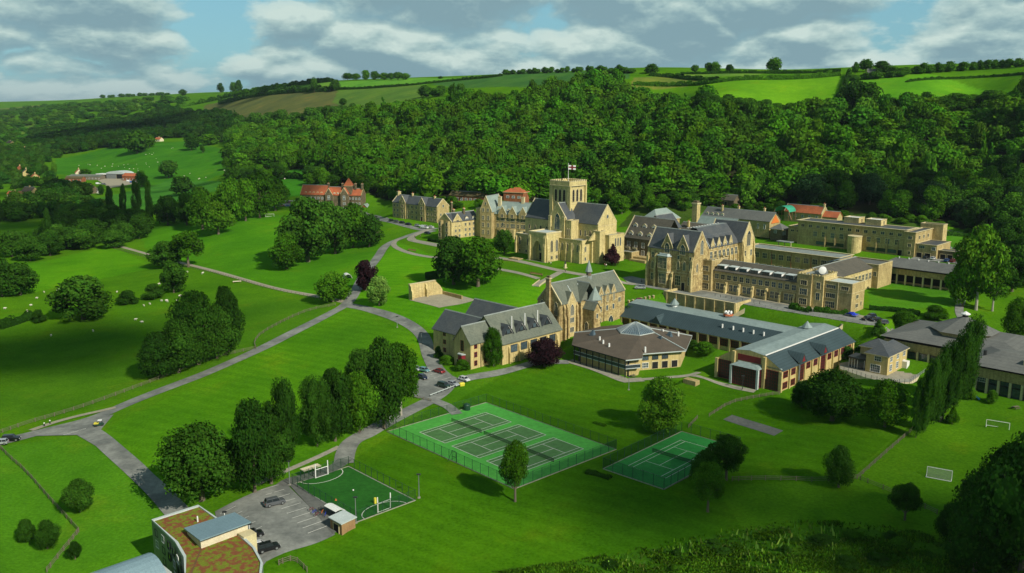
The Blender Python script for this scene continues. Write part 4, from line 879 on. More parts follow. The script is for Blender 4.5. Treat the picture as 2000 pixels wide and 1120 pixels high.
B_.flat(0, 10, 1, 19, 6.6, K, 'slate', par=.2, over=.3); B_.win('stone', 3, 1, 4.6, 2.6, 1.3); B_.win('white', 8.6, 1, 4.2, 1.6, 1.4); B_.win('door', 2, 1, 0, 2.6, 2.4, part='garage_door'); B_.win('door', 6, 1, 0, 2.6, 2.4, part='garage_door')
B_.flat(10, 24, 3, 9, 4.2, 'dark_stone', 'dark_asphalt', par=.2)
for i in range(4): B_.win('door', 12.4+i*3.3, 3, 0, 2.4, 2.5, part='garage_door')
B_.flat(-70, -62, 6, 16, 8.4, K, 'dark_asphalt', par=.2); B_.row('stone', -67.5, -64.2, 2, 6, 5.6, 1.8, 1.0)
B_.flat(-41, -33, 10, 17, 15.4, 'pale_stone', 'white_paint', par=.2); B_.flat(-29, -21, 9, 16, 15.4, 'pale_stone', 'white_paint', par=.2)
B_.win('door', -33, 13.5, 12.9, .9, 1.8, 'R', 'door'); B_.win('door', -21, 12.5, 12.9, .9, 1.8, 'R', 'door')
B_.box(-66, -58, -14, -10, 2.2, 2.6, 'lead', 'walkway_canopy'); 
for x in (-65.5, -62, -58.5): B_.box(x-.2, x+.2, -12.4, -12, -1, 2.2, 'trim_stone', 'column')
B_.done()
# ================================================================ slate house row, hip lodge, red roof cottages, tent behind
H_ = Bld('slate_roofed_row', (1502, 455), 18, -45, 'long slate roofed stone row with four white dormers behind the library', 'building')
H_.gable(-44, 0, 0, 12, 6.2, 10.6, 'brown_stone', 'grey_slate', cope=None); H_.mb('wall').solid([(.02, 1.6, 5), (.02, 10.4, 5), (.02, 6, 9.4)], [(.3, 1.6, 5), (.3, 10.4, 5), (.3, 6, 9.4)], 'orange')
for i in range(4): H_.dormer(-41+i*3.4, .7, 6.4, 1.7, 1.0, 2.2, 'white_paint', 'grey_slate', ('white', 1.1, .8), rise=.6)
for x, y in ((-33, 4), (-24, 7), (-8, 8)): H_.chimney(x, y, 9, 3.2, m='pale_stone')
H_.row('white', -42, -36, 3, 0, 2.6, 1.4, 2.0); H_.row('white', -7, -3, 2, 0, 1.8, 1.0, 2.6); H_.done()
Q = Bld('hipped_lodge', (1527, 461), 17.6, -45, 'small lodge with a hipped slate roof and a white garage door', 'lodge')
Q.hip(-7, 0, 0, 8, 3.4, 6.2, 'dark_stone', 'grey_slate', over=.5); Q.win('white', -4, 0, 1.2, 1.4, 1.4); Q.win('white', 0, 2.4, .3, 3.0, 2.2, 'R', 'garage_door'); Q.done()
Q = Bld('red_roofed_cottage', (1604, 432), 21, -45, 'stone cottage with a bright orange tiled roof behind the rear range', 'cottage')
Q.gable(-24, 0, 0, 8, 4.0, 8.0, 'brown_stone', 'red_tile', cope='trim_stone'); Q.gable(0, 9, 1, 8, 2.6, 5.6, 'brown_stone', 'red_tile'); Q.row('white', -21, -3, 5, 0, 1.2, 1.2, 1.3); Q.chimney(-.6, 4, 7.4, 2); Q.done()
Q = Bld('curved_canopy', (1526, 424), 22.5, -45, 'green curved fabric canopy over a yard near the wood', 'canopy')
n = 8; r_ = Q.mb('canvas')
for i in range(n):
    a, a2 = math.pi*i/n, math.pi*(i+1)/n; A0, A1 = (-4.4*math.cos(a), 3+3.4*math.sin(a)), (-4.4*math.cos(a2), 3+3.4*math.sin(a2))
    r_.solid([(A0[0], 0, A0[1]), (A1[0], 0, A1[1]), (A1[0], 0, A1[1]+.1), (A0[0], 0, A0[1]+.1)], [(A0[0], 9, A0[1]), (A1[0], 9, A1[1]), (A1[0], 9, A1[1]+.1), (A0[0], 9, A0[1]+.1)], 'green_canvas')
for x in (-4.4, 4.4):
    for y in (.3, 4.5, 8.7): Q.new('post').box(x-.12, x+.12, y-.12, y+.12, -2, 3.1, 'wood')
for x in (-6.4, 6.4): Q.new('brace').tube((x, 0, -1), (x*.68, 0, 4.4), .25, .2, 'wood')
Q.done()
Q = Bld('stone_barn', (1425, 402), 24, -45, 'plain dark slate roofed barn beyond the slate row', 'barn')
Q.gable(-9, 3, 0, 8, 3.4, 6.6, 'dark_stone', 'brown_slate'); Q.win('door', -3, 0, 0, 2, 2.4, part='door'); Q.done()
# ================================================================ houses on the left of the church
I_ = Bld('guest_house', (854, 436), 16, -45, 'three storey grey stone house with two front gables and slate roof', 'house')
I_.gable(-45, 0, 0, 10, 9.9, 14.4, 'brown_stone', 'slate', cope='trim_stone')
for x in (-34, -14.2): I_.dormer(x, -.7, -2, 6.0, 12.6, 6, 'brown_stone', 'slate', None, rise=3.8)
for z_ in (.8, 4.0, 7.2):
    for x in (-43, -39.6, -28.6, -24.6, -20.4, -9, -5.2, -1.8): I_.win('stone', x, 0, z_, 1.5, 1.7)
    for x in (-34, -14.2): I_.win('stone' if z_ > 1 or x < -20 else 'door', x, -.7, z_ if z_ > 1 else .1, 2.0, 1.8 if z_ > 1 else 2.6)
for x in (-34, -14.2): I_.win('stone', x, -.7, 10.6, 1.2, 1.3)
I_.row('stone', 3, 7, 2, 0, 4.2, 1.0, 1.5, 'R'); I_.win('stone', 0, 5, 9.4, 1.1, 1.6, 'R')
I_.chimney(-44.2, 5, 11, 5.2, 1.4, 2.2); I_.chimney(-30, 5, 14.2, 1.6); I_.chimney(-8, 5, 14.2, 1.2); I_.chimney(.5, 11.5, 5, 7, m='dark_stone'); I_.new('drainpipe').box(-29.9, -29.6, -.2, 0, 0, 9.8, 'trim_stone'); I_.done()
J_ = Bld('gabled_stone_house', (881.7, 467.5), 15, -45, 'sunlit pale stone house with a front gable left of the school', 'house')
J_.gable(-10.6, 0, 0, 21.5, 9.5, 13.6, 'pale_stone', 'slate', axis='y', cope='trim_stone')
for x in (-8.4, -2.6): J_.new('bay').prism([(x-1.8, 0), (x-1.2, -1.2), (x+1.2, -1.2), (x+1.8, 0)], -2, 9.8, 'brown_stone'); [J_.win('stone', x, -1.2, z_, 1.7, 1.9) for z_ in (.8, 4.0, 7.0)]
J_.dormer(.1, 4.6, 7, 6.6, 2.4, 5, 'pale_stone', 'slate', ('stone', 1.6, 1.2), 'R', rise=4.0, sill=1.8)
for z_ in (.6, 3.6, 6.6): J_.row('stone', 3.2, 6.0, 2, .12 if z_ > 7 else 0, z_, 1.2, 1.5, 'R'); J_.row('stone', 10.6, 19.8, 4, 0, z_, 1.2, 1.5, 'R')
for y in (12, 17.4): J_.dormer(-.4, y, 9.4, 2.0, 1.1, 2.6, 'white_paint', 'slate', ('white', 1.3, .9), 'R', rise=.7)
J_.chimney(-7, 8, 11.6, 3.4, m='dark_stone'); J_.chimney(-4, 13, 12, 3.6, m='dark_stone'); J_.done()
S2 = Bld('school_boarding_house', (938, 460), 16, -30, 'tall stone school house with pale green roofs and three front gables', 'building')
S2.gable(0, 7.4, 0, 14, 14.0, 22, 'brown_stone', 'pale_slate', axis='y', cope='trim_stone', ends=(1, 1)); S2.flat(-4.6, 0, 3, 12, 14.8, 'pale_stone', 'pale_lead')
for z_ in (1, 5, 9): S2.row('stone', 2, 5.4, 2, 0, z_, 1.3, 2.2); 
S2.row('stone', 2.2, 5.2, 2, 0, 13.6, 1.2, 1.8); S2.win('stone', 3.7, 0, 17.4, .9, 1.4)
S2.gable(7.4, 33, 3, 15, 12.6, 18.6, 'brown_stone', 'pale_slate', ends=(0, 1), cope='trim_stone')
for i, x in enumerate((13.0, 19.4, 26.0)):
    S2.dormer(x, 2.3, 10.4, 4.8, 2.2, 6, 'brown_stone', 'pale_slate', ('stone', 1.4, 1.8), rise=4.0)
    for z_ in (1.2, 5.0, 8.6): S2.win('stone', x, 3, z_, 2.6, 2.2); S2.win('stone', x-3.2, 3, z_, 1.3, 2.0)
    S2.new('bay').prism([(x-1.9, 3), (x-1.4, 1.6), (x+1.4, 1.6), (x+1.9, 3)], -2, 4.4, 'pale_stone')
for y in (1, 2): pass
S2.dormer(10.5, 3.6, 13.2, 2.0, 1.2, 2.4, 'white_paint', 'pale_slate', ('white', 1.2, .9), rise=.7); S2.dormer(16.2, 3.6, 13.2, 2.0, 1.2, 2.4, 'white_paint', 'pale_slate', ('white', 1.2, .9), rise=.7)
S2.chimney(8.8, 7, 15, 6.4, 1.8, 1.4, 'trim_stone'); S2.chimney(22.6, 9, 16, 5.6, 1.6, 1.4, 'trim_stone'); S2.row('lancet', 1.2, 6, 2, 14, 6, 1, 2, 'B'); S2.done()
# cabins at the wood edge
Q = Bld('long_cabin', (944, 396), 25, -33, 'long brown brick cabin with a mossy roof at the wood edge', 'cabin')
Q.gable(-28, 0, 0, 8, 3.6, 6.0, 'red_brick', 'moss_tile'); Q.row('white', -25, -3, 7, 0, .5, 1.8, 1.7); Q.done()
Q = Bld('red_roofed_house', (1022, 392), 28, -25, 'brick house with a hipped red roof above the school house', 'house')
Q.hip(-14, 0, 0, 9, 5.0, 7.8, 'red_brick', 'red_tile'); Q.row('white', -11, -3, 3, 0, 1.2, 1.8, 1.4); Q.done()
Q = Bld('garden_house', (1070, 400), 22, -40, 'small white gabled garden house left of the abbey tower', 'house')
Q.gable(-5, 0, 0, 5, 3.4, 6.0, 'cream_render', 'grey_slate', axis='y'); Q.win('white', -2.5, 0, .6, 1.2, 1.6); Q.done()
# red roofed boarding house on the left
Rr = Bld('red_roofed_boarding_house', (703, 414), 9, -12, 'stone boarding house with long red tiled roofs behind park trees', 'building')
Rr.gable(-49, -28, 2, 13, 12.2, 18.8, 'dark_stone', 'red_tile', cope='brown_stone', ends=(1, 0)); Rr.gable(-28, -12, 3, 13, 12.0, 17.6, 'dark_stone', 'red_tile', ends=(0, 0)); Rr.gable(-12, 0, 4, 13, 12.0, 16.6, 'dark_stone', 'red_tile', cope='brown_stone', ends=(0, 1))
for x, h2 in ((-25, 0), (-12.6, .6)): Rr.dormer(x, .6, -2, 5.8, 14.4+h2, 7, 'dark_stone', 'red_tile', ('white', 1.6, 1.4), rise=4.6, sill=12)
Rr.hip(-14, -8, 4, 10, 19, 25, 'dark_stone', 'red_tile', over=.2)
for z_ in (1.5, 5, 8.6): Rr.row('white', -46, -31, 6, 2, z_, 1.2, 1.6); Rr.row('white', -9.6, -1.6, 4, 4, z_, 1.1, 1.5); Rr.row('white', -25, -12.6, 2, .6, z_, 1.8, 1.7)
for i in range(5): Rr.dormer(-44.6+i*3.2, 3.0, 12.3, 1.8, 1.0, 2, 'white_paint', 'red_tile', ('white', 1.1, .8), rise=.5)
for i in range(3): Rr.dormer(-21.6+i*2.8, 3.6, 12.1, 1.6, 1.0, 2, 'white_paint', 'red_tile', ('white', 1.0, .8), rise=.5)
for x in (-28, -16.5, -6, -.6): Rr.chimney(x, 8, 16, 4.2, 1.4, 1.6, 'dark_stone')
Rr.gable(1, 6, 0, 7, 3.2, 5.6, 'red_brick', 'pale_slate', axis='y'); Rr.done()
# ================================================================ dormitory house with spirelet
U = Bld('gothic_boarding_house', (1095, 661), 4.8, -45, 'tall rubble stone house with green slate roof, spirelet and cone turret', 'building')
U.gable(-11.5, 0, 0, 37, 12.6, 19.2, R_, 'green_slate', axis='y', cope='trim_stone', z0=-4)
U.mb('chimney_stack').box(-6.6, -4.9, -1.0, 0, -3, 21.2, R_); U.mb('chimney_stack').box(-6.9, -4.6, -1.2, .2, 21.2, 21.6, 'trim_stone', bottom=True); U.mb('chimney_stack').box(-6.4, -5.1, -.8, -.1, 21.6, 22.3, 'dark_stone')
for x in (-9.2, -2.4): U.win('gothic', x, 0, 8.2, 1.5, 4.6); U.buttress(x-1.9 if x < -5 else x+1.9, 0, 12, .8, 1.0, m=R_); U.win('stone', x, 0, 3.4, 1.2, 1.8); U.win('stone', x, 0, .6, 1.2, 1.8)
U.dormer(.4, 5.6, 8, 4.6, 4.0, 5, 'pale_stone', 'green_slate', ('gothic', 1.7, 4.0), 'R', rise=4.0, sill=-.6)
for y in (1.4, 3.1, 8.2): U.buttress(.2, y, 12.4, .9, 1.1, 'R', m=R_)
for z_ in (1.4, 5.0): U.win('stone', .4, 5.6, z_, 2.0, 1.8, 'R')
U.mb('wall').box(0, .4, 3.4, 7.8, -3, 8, 'pale_stone'); U.win('stone', 0, 9.6, 5.8, .7, 1.2, 'R')
U.gable(0, 6.4, 10.8, 14.4, 9.8, 12.2, R_, 'green_slate', axis='x', ends=(0, 1)); U.win('lancet', 3, 10.8, 0, 1.4, 4.6); U.win('stone', 6.4, 12.6, 6.4, .9, 1.6, 'R')
U.gable(-6, 1.2, 9.6, 19.2, 12.0, 18.4, R_, 'green_slate', axis='x', ends=(0, 0))
n = 8; tr = U.mb('turret'); cc = (2.2, 16.2); oc = lambda r: [(cc[0]+r*math.cos(2*math.pi*(i+.5)/n), cc[1]+r*math.sin(2*math.pi*(i+.5)/n)) for i in range(n)]
tr.prism(oc(2.3), -3, 12.4, R_)
cn = U.mb('turret_roof'); q = oc(2.75)
for i in range(n): cn.poly([(q[i][0], q[i][1], 12.3), (q[(i+1) % n][0], q[(i+1) % n][1], 12.3), (cc[0], cc[1], 17.2)], 'pale_slate')
cn.tube((cc[0], cc[1], 17), (cc[0], cc[1], 18), .12, .04, 'lead')
for z_ in (1.2, 4.4, 7.4, 10.0): U.win('stone', cc[0]+2.05, cc[1], z_, 1.4 if z_ < 9 else .7, 1.5, 'R')
for y in (22.4, 26.2, 30.0):
    U.dormer(.15, y, 9.6, 2.5, 3.2, 4.4, R_, 'green_slate', ('gothic', 1.1, 3.4), 'R', rise=2.6, sill=-.2); U.win('stone', 0, y, 6.2, 1.1, 1.9, 'R')
U.win('stone', 0, 33.6, 8.4, 1.4, 1.7, 'R'); U.win('lancet', 0, 28.6, .2, 3.0, 3.6, 'R', 'archway'); U.win('stone', 0, 22, 1.4, 1.6, 2.2, 'R'); U.mb('drainpipe').box(0, .2, 24.2, 24.4, 0, 12, 'dark_metal')
sp_ = U.mb('spirelet'); sx, sy = -5.75, 22.0; o8 = lambda r: [(sx+r*math.cos(2*math.pi*(i+.5)/8), sy+r*math.sin(2*math.pi*(i+.5)/8)) for i in range(8)]
sp_.prism(o8(1.3), 18, 19.4, 'lead'); sp_.prism(o8(1.0), 19.4, 20.9, 'dark_stone'); sp_.prism(o8(1.45), 20.9, 21.1, 'pale_slate')
q = o8(1.4)
for i in range(8): sp_.poly([(q[i][0], q[i][1], 21.1), (q[(i+1) % 8][0], q[(i+1) % 8][1], 21.1), (sx, sy, 25.6)], 'pale_slate')
for y in (7.8, 13.4): U.new('roof_seam').solid([(-1.0, y, 13.9), (-4.0, y, 17.4), (-4.0, y, 17.8), (-1.0, y, 14.3)], [(-1.0, y+.25, 13.9), (-4.0, y+.25, 17.4), (-4.0, y+.25, 17.8), (-1.0, y+.25, 14.3)], 'pale_lead')
U.done()
# ================================================================ modern chapel hall to the left of it
X = Bld('brick_chapel_hall', (919.5, 722), 2, -45, 'buff brick hall with steep linked slate roofs and triangular dormers', 'building')
X.gable(-8.2, 0, 0, 11.5, 8.8, 13.8, 'buff_brick', 'green_slate', axis='y', ends=(1, 0), over=.5)
X.gable(-26, -5, 6, 18, 8.4, 14.0, 'buff_brick', 'slate', axis='x', ends=(1, 0), over=.5)
X.gable(-13, 3.6, 11, 40, 7.4, 15.4, 'buff_brick', 'green_slate', axis='y', over=.6)
X.gable(-30, -8, 24, 36, 8.4, 14.6, 'buff_brick', 'slate', axis='x', ends=(1, 0), over=.5)
X.win('red', -4.1, 0, 5.6, 1.2, 3.4); X.mb('bay').prism([(-5.6, 0), (-5.0, -1.1), (-3.2, -1.1), (-2.6, 0)], 2.6, 4.4, 'red_paint'); X.mb('bay').prism([(-5.8, 0), (-5.1, -1.3), (-3.1, -1.3), (-2.4, 0)], 4.4, 4.7, 'pale_lead'); X.win('door', -6.4, 0, 0, .9, 2.2, part='door')
for z_ in (1, 3.9, 6.8): X.win('red', 0, 2.2, z_, 1.1, 1.5, 'R'); X.win('red', 0, 6.6, z_, 1.1, 1.5, 'R'); X.win('red', -20, 6, z_, 1.1, 1.3); X.win('red', -11.5, 6, z_, 1.1, 1.3)
X.mb('drainpipe').box(.0, .2, 4.4, 4.6, 0, 8.6, 'dark_metal')
for i in range(6): X.buttress(3.6, 14.2+i*4.8, 6.0, .7, .8, 'R', m='buff_brick')
for i in range(5): X.win('dark', 3.6, 16.6+i*4.8, 3.6, 3.0, 2.4, 'R')
for i in range(4):
    y = 15.5+i*6.4; e = X.new('dormer'); zb = 9.6
    e.solid([(1.9, y-2.1, zb), (1.9, y+2.1, zb), (1.9, y, zb+2.9)], [(-1.6, y-2.1, zb+1.4), (-1.6, y+2.1, zb+1.4), (-1.9, y, zb+2.9)], 'dark_metal')
    for sg in (-1, 1): e.tube((1.95, y+sg*2.1, zb+.05), (1.95, y, zb+2.85), .09, .09, 'white_paint', 4)
    for sg in (-1, 1): e.solid([(2.3, y+sg*2.4, zb-.2), (2.3, y, zb+3.1), (2.3, y, zb+3.3), (2.3, y+sg*2.6, zb-.1)], [(-1.6, y+sg*2.4, zb-.2), (-1.9, y, zb+3.1), (-1.9, y, zb+3.3), (-1.6, y+sg*2.6, zb-.1)], 'slate')
    X.win('dark', 1.92, y, zb+.15, 1.5, 1.5, 'R')
    if i < 3: X.new('roof_fin').box(.2, .5, y+3.0, y+3.3, 10.0, 15.0, 'white_paint')
X.done()
# ================================================================ polygon hall with glass lantern
O = Bld('polygonal_hall', (1222, 736.5), 2.2, -45, 'polygon shaped hall with a low brown roof and a glass pyramid lantern', 'building')
zE = 6.0; ev = [(-23.5, 0.6), (0.8, -1.2), (3.4, 4.0), (0.2, 8.6), (7.8, 21.8), (-1.6, 39.4), (-10.8, 42.2), (-27, 40), (-33, 28), (-34, 14)]
wl = [(-21.5, 2.6), (-.4, .8), (1.6, 4.4), (-1.2, 8.9), (5.9, 21.8), (-2.6, 37.6), (-11.2, 40.2), (-25.8, 38.4), (-31, 27.4), (-31.8, 15)]
cx, cy = -12.8, 21.5; gl = [(cx+6.8*math.cos(math.radians(-100+i*60)), cy+6.8*math.sin(math.radians(-100+i*60))) for i in range(6)]
O.mb('wall').prism(wl, -3, 5.6, 'buff_brick'); r_ = O.mb('roof'); zi = 9.0
E0 = [np.array(p) for p in ev]
def nearest(p): return min(gl, key=lambda g: (g[0]-p[0])**2+(g[1]-p[1])**2)
for i in range(len(ev)):
    a, b_ = ev[i], ev[(i+1) % len(ev)]; ga, gb = nearest(a), nearest(b_)
    ps = [(a[0], a[1], zE), (b_[0], b_[1], zE), (gb[0], gb[1], zi)] + ([(ga[0], ga[1], zi)] if ga != gb else [])
    r_.poly(ps, 'brown_tile')
    d_ = np.array(b_)-np.array(a); 
    O.mb('fascia').poly([(a[0], a[1], zE-.35), (b_[0], b_[1], zE-.35), (b_[0], b_[1], zE), (a[0], a[1], zE)], 'pale_lead' if 0 < i < 5 else 'dark_metal')
r_.poly([(g[0], g[1], zi) for g in gl], 'brown_tile')
O.mb('soffit').poly([(p[0], p[1], zE-.35) for p in reversed(ev)], 'dark_metal')
gp = O.mb('lantern'); apx = (cx, cy, 12.4)
for i in range(6):
    a, b_ = gl[i], gl[(i+1) % 6]; gp.poly([(a[0], a[1], zi+.3), (b_[0], b_[1], zi+.3), apx], 'roof_glass'); gp.poly([(a[0], a[1], zi-.2), (b_[0], b_[1], zi-.2), (b_[0], b_[1], zi+.3), (a[0], a[1], zi+.3)], 'pale_lead')
    for k in range(0, 8):
        f = k/8; m0 = Vector((a[0]*(1-f)+b_[0]*f, a[1]*(1-f)+b_[1]*f, zi+.34)); top = Vector(apx); 
        gp.tube(m0, m0.lerp(top+Vector((0, 0, .05)), .97 if k == 0 else .9), .08 if k == 0 else .03, .03, 'pale_lead', 4)
for a, k in ((-10.8, 3), (-27, 3), (-1.6, 2)): pass
for i in (4, 5, 7, 9): 
    p = ev[i]; g = nearest(p); O.new('roof_ridge').tube((p[0], p[1], zE+.05), (g[0], g[1], zi+.05), .22, .22, 'pale_lead', 4)
for x, y, z_, hh in ((-17.5, 8, 7.8, .8), (-14.5, 6.2, 7.5, .8), (-11, 5, 7.3, .8), (0, 10, 7.0, 1.0), (-3, 33, 7.2, 1.2), (-8, 31, 7.8, .9)): O.new('roof_vent').tube((x, y, z_-1), (x, y, z_+hh), .35, .3, 'white_paint')
for x, y in ((-24, 12), (-3, 22), (-4, 29)): O.new('rooflight').solid([(x-1, y-.8, 7.2), (x+1, y-.8, 7.2), (x+1, y+.8, 7.2), (x-1, y+.8, 7.2)], [(x-.2, y-.1, 9.0), (x+.6, y-.1, 9.0), (x+.6, y+.3, 9.0), (x-.2, y+.3, 9.0)], 'roof_glass')
# balcony and glazing on the long front, windows on the short right side
fa = math.atan2(wl[1][1]-wl[0][1], wl[1][0]-wl[0][0])
bal = O.mb('balcony'); bal.solid([(-23, 1.0, 2.8), (.6, -.9, 2.8), (3, 3.6, 2.8), (1.6, 4.4, 2.8), (-.4, 1.0, 2.8), (-21.6, 2.8, 2.8)], [(-23, 1.0, 3.05), (.6, -.9, 3.05), (3, 3.6, 3.05), (1.6, 4.4, 3.05), (-.4, 1.0, 3.05), (-21.6, 2.8, 3.05)], 'pale_lead')
for a, b_ in (((-23, 1.0), (.6, -.9)), ((.6, -.9), (3, 3.6))):
    bal.poly([(a[0], a[1], 3.05), (b_[0], b_[1], 3.05), (b_[0], b_[1], 4.1), (a[0], a[1], 4.1)], 'roof_glass'); bal.tube((a[0], a[1], 4.15), (b_[0], b_[1], 4.15), .07, .07, 'white_paint', 4)
for i in range(9):
    f = i/8; x = -22.6+23*f; y = .95-1.85*f; O.new('post').box(x-.12, x+.12, y-.12, y+.12, -.6, 5.7, 'dark_metal')
    if i < 8: O.win('dark', x+1.6, y+1.85-.0, .2, 2.5, 2.2, fa); O.win('dark', x+1.6, y+1.85, 3.1, 2.5, 2.2, fa)
ra = math.atan2(wl[4][1]-wl[3][1], wl[4][0]-wl[3][0])
for i in range(4):
    f = (i+.55)/4.2; x = wl[3][0]+(wl[4][0]-wl[3][0])*f; y = wl[3][1]+(wl[4][1]-wl[3][1])*f
    if i < 3: O.win('dark', x, y, 3.4, 2.0, 1.3, ra)
    O.win(('white', 'door', 'door', 'door')[i], x, y, .2 if i else .8, 2.1, 2.3 if i else 1.6, ra, 'window' if i == 0 else 'door')
    O.new('drainpipe').box(x-1.9, x-1.7, y-1.4-.6, y-1.2-.6, -1, 5.6, 'orange')
O.done()
# ================================================================ sports hall
Y = Bld('sports_hall', (1523.75, 765.6), 2, -45, 'sports hall with grey metal mansard roofs, red frames and glazed entrance', 'building')
def mansard(x0, x1, y0, y1, h, hr, inset, axis, z0=-3, wall='buff_brick', part='roof', over=.6):
    Y.mb('wall').box(x0, x1, y0, y1, z0, h, wall)
    r_ = Y.mb(part); o = over; zo = h-.35
    if axis == 'y':
        a, b_, c, d = x0-o, x1+o, y0, y1; p, q_ = x0+inset, x1-inset
        r_.poly([(b_, c, zo), (b_, d, zo), (q_, d, hr), (q_, c, hr)], 'metal_roof'); r_.poly([(a, d, zo), (a, c, zo), (p, c, hr), (p, d, hr)], 'metal_roof')
        mid = (p+q_)/2; r_.poly([(p, c, hr), (mid, c, hr+.7), (mid, d, hr+.7), (p, d, hr)], 'metal_roof_light'); r_.poly([(mid, c, hr+.7), (q_, c, hr), (q_, d, hr), (mid, d, hr+.7)], 'metal_roof_light')
        for yy in (c, d-.3): r_.solid([(x0, yy, h-.1), (x1, yy, h-.1), (q_, yy, hr-.05), (mid, yy, hr+.6), (p, yy, hr-.05)], [(x0, yy+.3, h-.1), (x1, yy+.3, h-.1), (q_, yy+.3, hr-.05), (mid, yy+.3, hr+.6), (p, yy+.3, hr-.05)], wall)
    else:
        a, b_, c, d = x0, x1, y0-o, y1+o; p, q_ = y0+inset, y1-inset
        r_.poly([(a, c, zo), (b_, c, zo), (b_, p, hr), (a, p, hr)], 'metal_roof'); r_.poly([(b_, d, zo), (a, d, zo), (a, q_, hr), (b_, q_, hr)], 'metal_roof')
        mid = (p+q_)/2; r_.poly([(a, p, hr), (b_, p, hr), (b_, mid, hr+.7), (a, mid, hr+.7)], 'metal_roof_light'); r_.poly([(a, mid, hr+.7), (b_, mid, hr+.7), (b_, q_, hr), (a, q_, hr)], 'metal_roof_light')
        for xx in (a, b_-.3): r_.solid([(xx, y0, h-.1), (xx, y1, h-.1), (xx, q_, hr-.05), (xx, mid, hr+.6), (xx, p, hr-.05)], [(xx+.3, y0, h-.1), (xx+.3, y1, h-.1), (xx+.3, q_, hr-.05), (xx+.3, mid, hr+.6), (xx+.3, p, hr-.05)], wall)
mansard(-21.8, 0, 0, 50, 6.8, 10.2, 5.6, 'y'); mansard(-84, -12, 27.5, 50, 5.6, 9.4, 6.5, 'x', part='long_roof')
for x in (-22.2, -16.2, -5.6, .1): Y.new('pier').box(x-.5, x+.5, -.8, 0, -3, 6.4 if abs(x+11) > 8 else 9.8, 'buff_brick')
Y.win('red', -19.2, 0, .2, 4.6, 5.8); Y.win('red', -2.7, 0, .2, 4.2, 5.8); Y.box(-15, -7, -.12, 0, 7.2, 9.2, 'red_paint', 'sign_panel')
Y.mb('porch').prism([(-15.6, 0), (-15.6, -2.6), (-6.4, -2.6), (-6.4, 0)], -1, 6.0, 'dark_glass'); Y.mb('porch_roof').solid([(-16, .1, 6.0), (-16, -3, 6.0), (-6, -3, 6.0), (-6, .1, 6.0)], [(-15, .1, 7.0), (-14, -1.2, 7.0), (-8, -1.2, 7.0), (-7, .1, 7.0)], 'metal_roof_light')
Y.win('red', -11, -2.6, .1, 7.4, 5.6); Y.win('red', -6.4, -1.3, .1, 2.0, 5.6, 'R')
for x in (-15.6, -6.4): Y.new('column').box(x-.35, x+.35, -3.0, -2.3, -2, 6.0, 'pale_lead')
for i in range(10):
    y = 2.6+i*4.8
    if i in (2, 5): 
        Y.win('red', .25, y, 1.2, 2.8, 5.6, 'R'); Y.mb('wall').box(0, .25, y-1.9, y+1.9, -2, 7.2, 'buff_brick')
        e = Y.new('dormer'); e.solid([(.9, y-2.4, 7.0), (.9, y+2.4, 7.0), (.9, y, 9.8)], [(-3.6, y-1.2, 9.0), (-3.6, y+1.2, 9.0), (-4.6, y, 9.9)], 'metal_roof'); Y.new('dormer_frame').solid([(.92, y-.9, 7.3), (.92, y+.9, 7.3), (.92, y, 9.2)], [(.98, y-.9, 7.3), (.98, y+.9, 7.3), (.98, y, 9.2)], 'red_paint')
    else:
        Y.win('red', 0, y, 4.0, 2.6, 1.8, 'R'); 
        if i < 3: Y.win('red', 0, y, .6, 2.6, 1.8, 'R')
    Y.new('pier').box(0, .45, y+2.1, y+2.7, -3, 6.3, 'buff_brick')
Y.mb('stove_pipe').tube((.8, 9.8, 0), (.8, 9.8, 6.5), .25, .25, 'grey_metal')
for i in range(15):
    x = -82.4+i*4.35; Y.new('pier').box(x-.4, x+.4, 26.9, 27.5, -3, 5.2, 'buff_brick'); Y.win('red', x+2.2, 27.5, 2.2, 3.2, 2.4)
Y.new('dormer').solid([(-68, 27, 5.4), (-64, 27, 5.4), (-66, 27, 8.2)], [(-67, 31, 7.6), (-65, 31, 7.6), (-66, 32, 8.4)], 'metal_roof')
for x, y in ((-66, 38.7), (-42.5, 38.7), (-12.5, 40)):
    v_ = Y.new('roof_cupola'); v_.tube((x, y, 9.8), (x, y, 11.0), 1.1, 1.1, 'white_paint', 8); v_.tube((x, y, 10.4), (x, y, 10.9), 1.9, 1.8, 'red_tile', 8) if x == -42.5 else None
    (v_.tube((x, y, 11.0), (x, y, 13.2), 1.9, .05, 'metal_roof_light', 8) if x != -42.5 else [v_.ellip((x+1.1*math.cos(k), y+1.1*math.sin(k), 11.5), (.5, .5, .6), 'white_paint', 6, 4) for k in (0, 1, 2, 3, 4, 5)])
for x in (-40, -35.6, -31.6, -27.6, -23.6): v_ = Y.new('roof_vent'); v_.tube((x, 31, 7), (x, 31, 8.9), .35, .3, 'white_paint')
Y.new('roof_fin').box(-8, 0, 0, .5, 6.8, 7.1, 'pale_lead'); Y.new('roof_seam').solid([(-5.75, 0, 10.2), (-5.45, 0, 10.2), (-5.45, 0, 10.5), (-5.75, 0, 10.5)], [(-5.75, 49, 10.2), (-5.45, 49, 10.2), (-5.45, 49, 10.5), (-5.75, 49, 10.5)], 'white_paint')
Y.done()
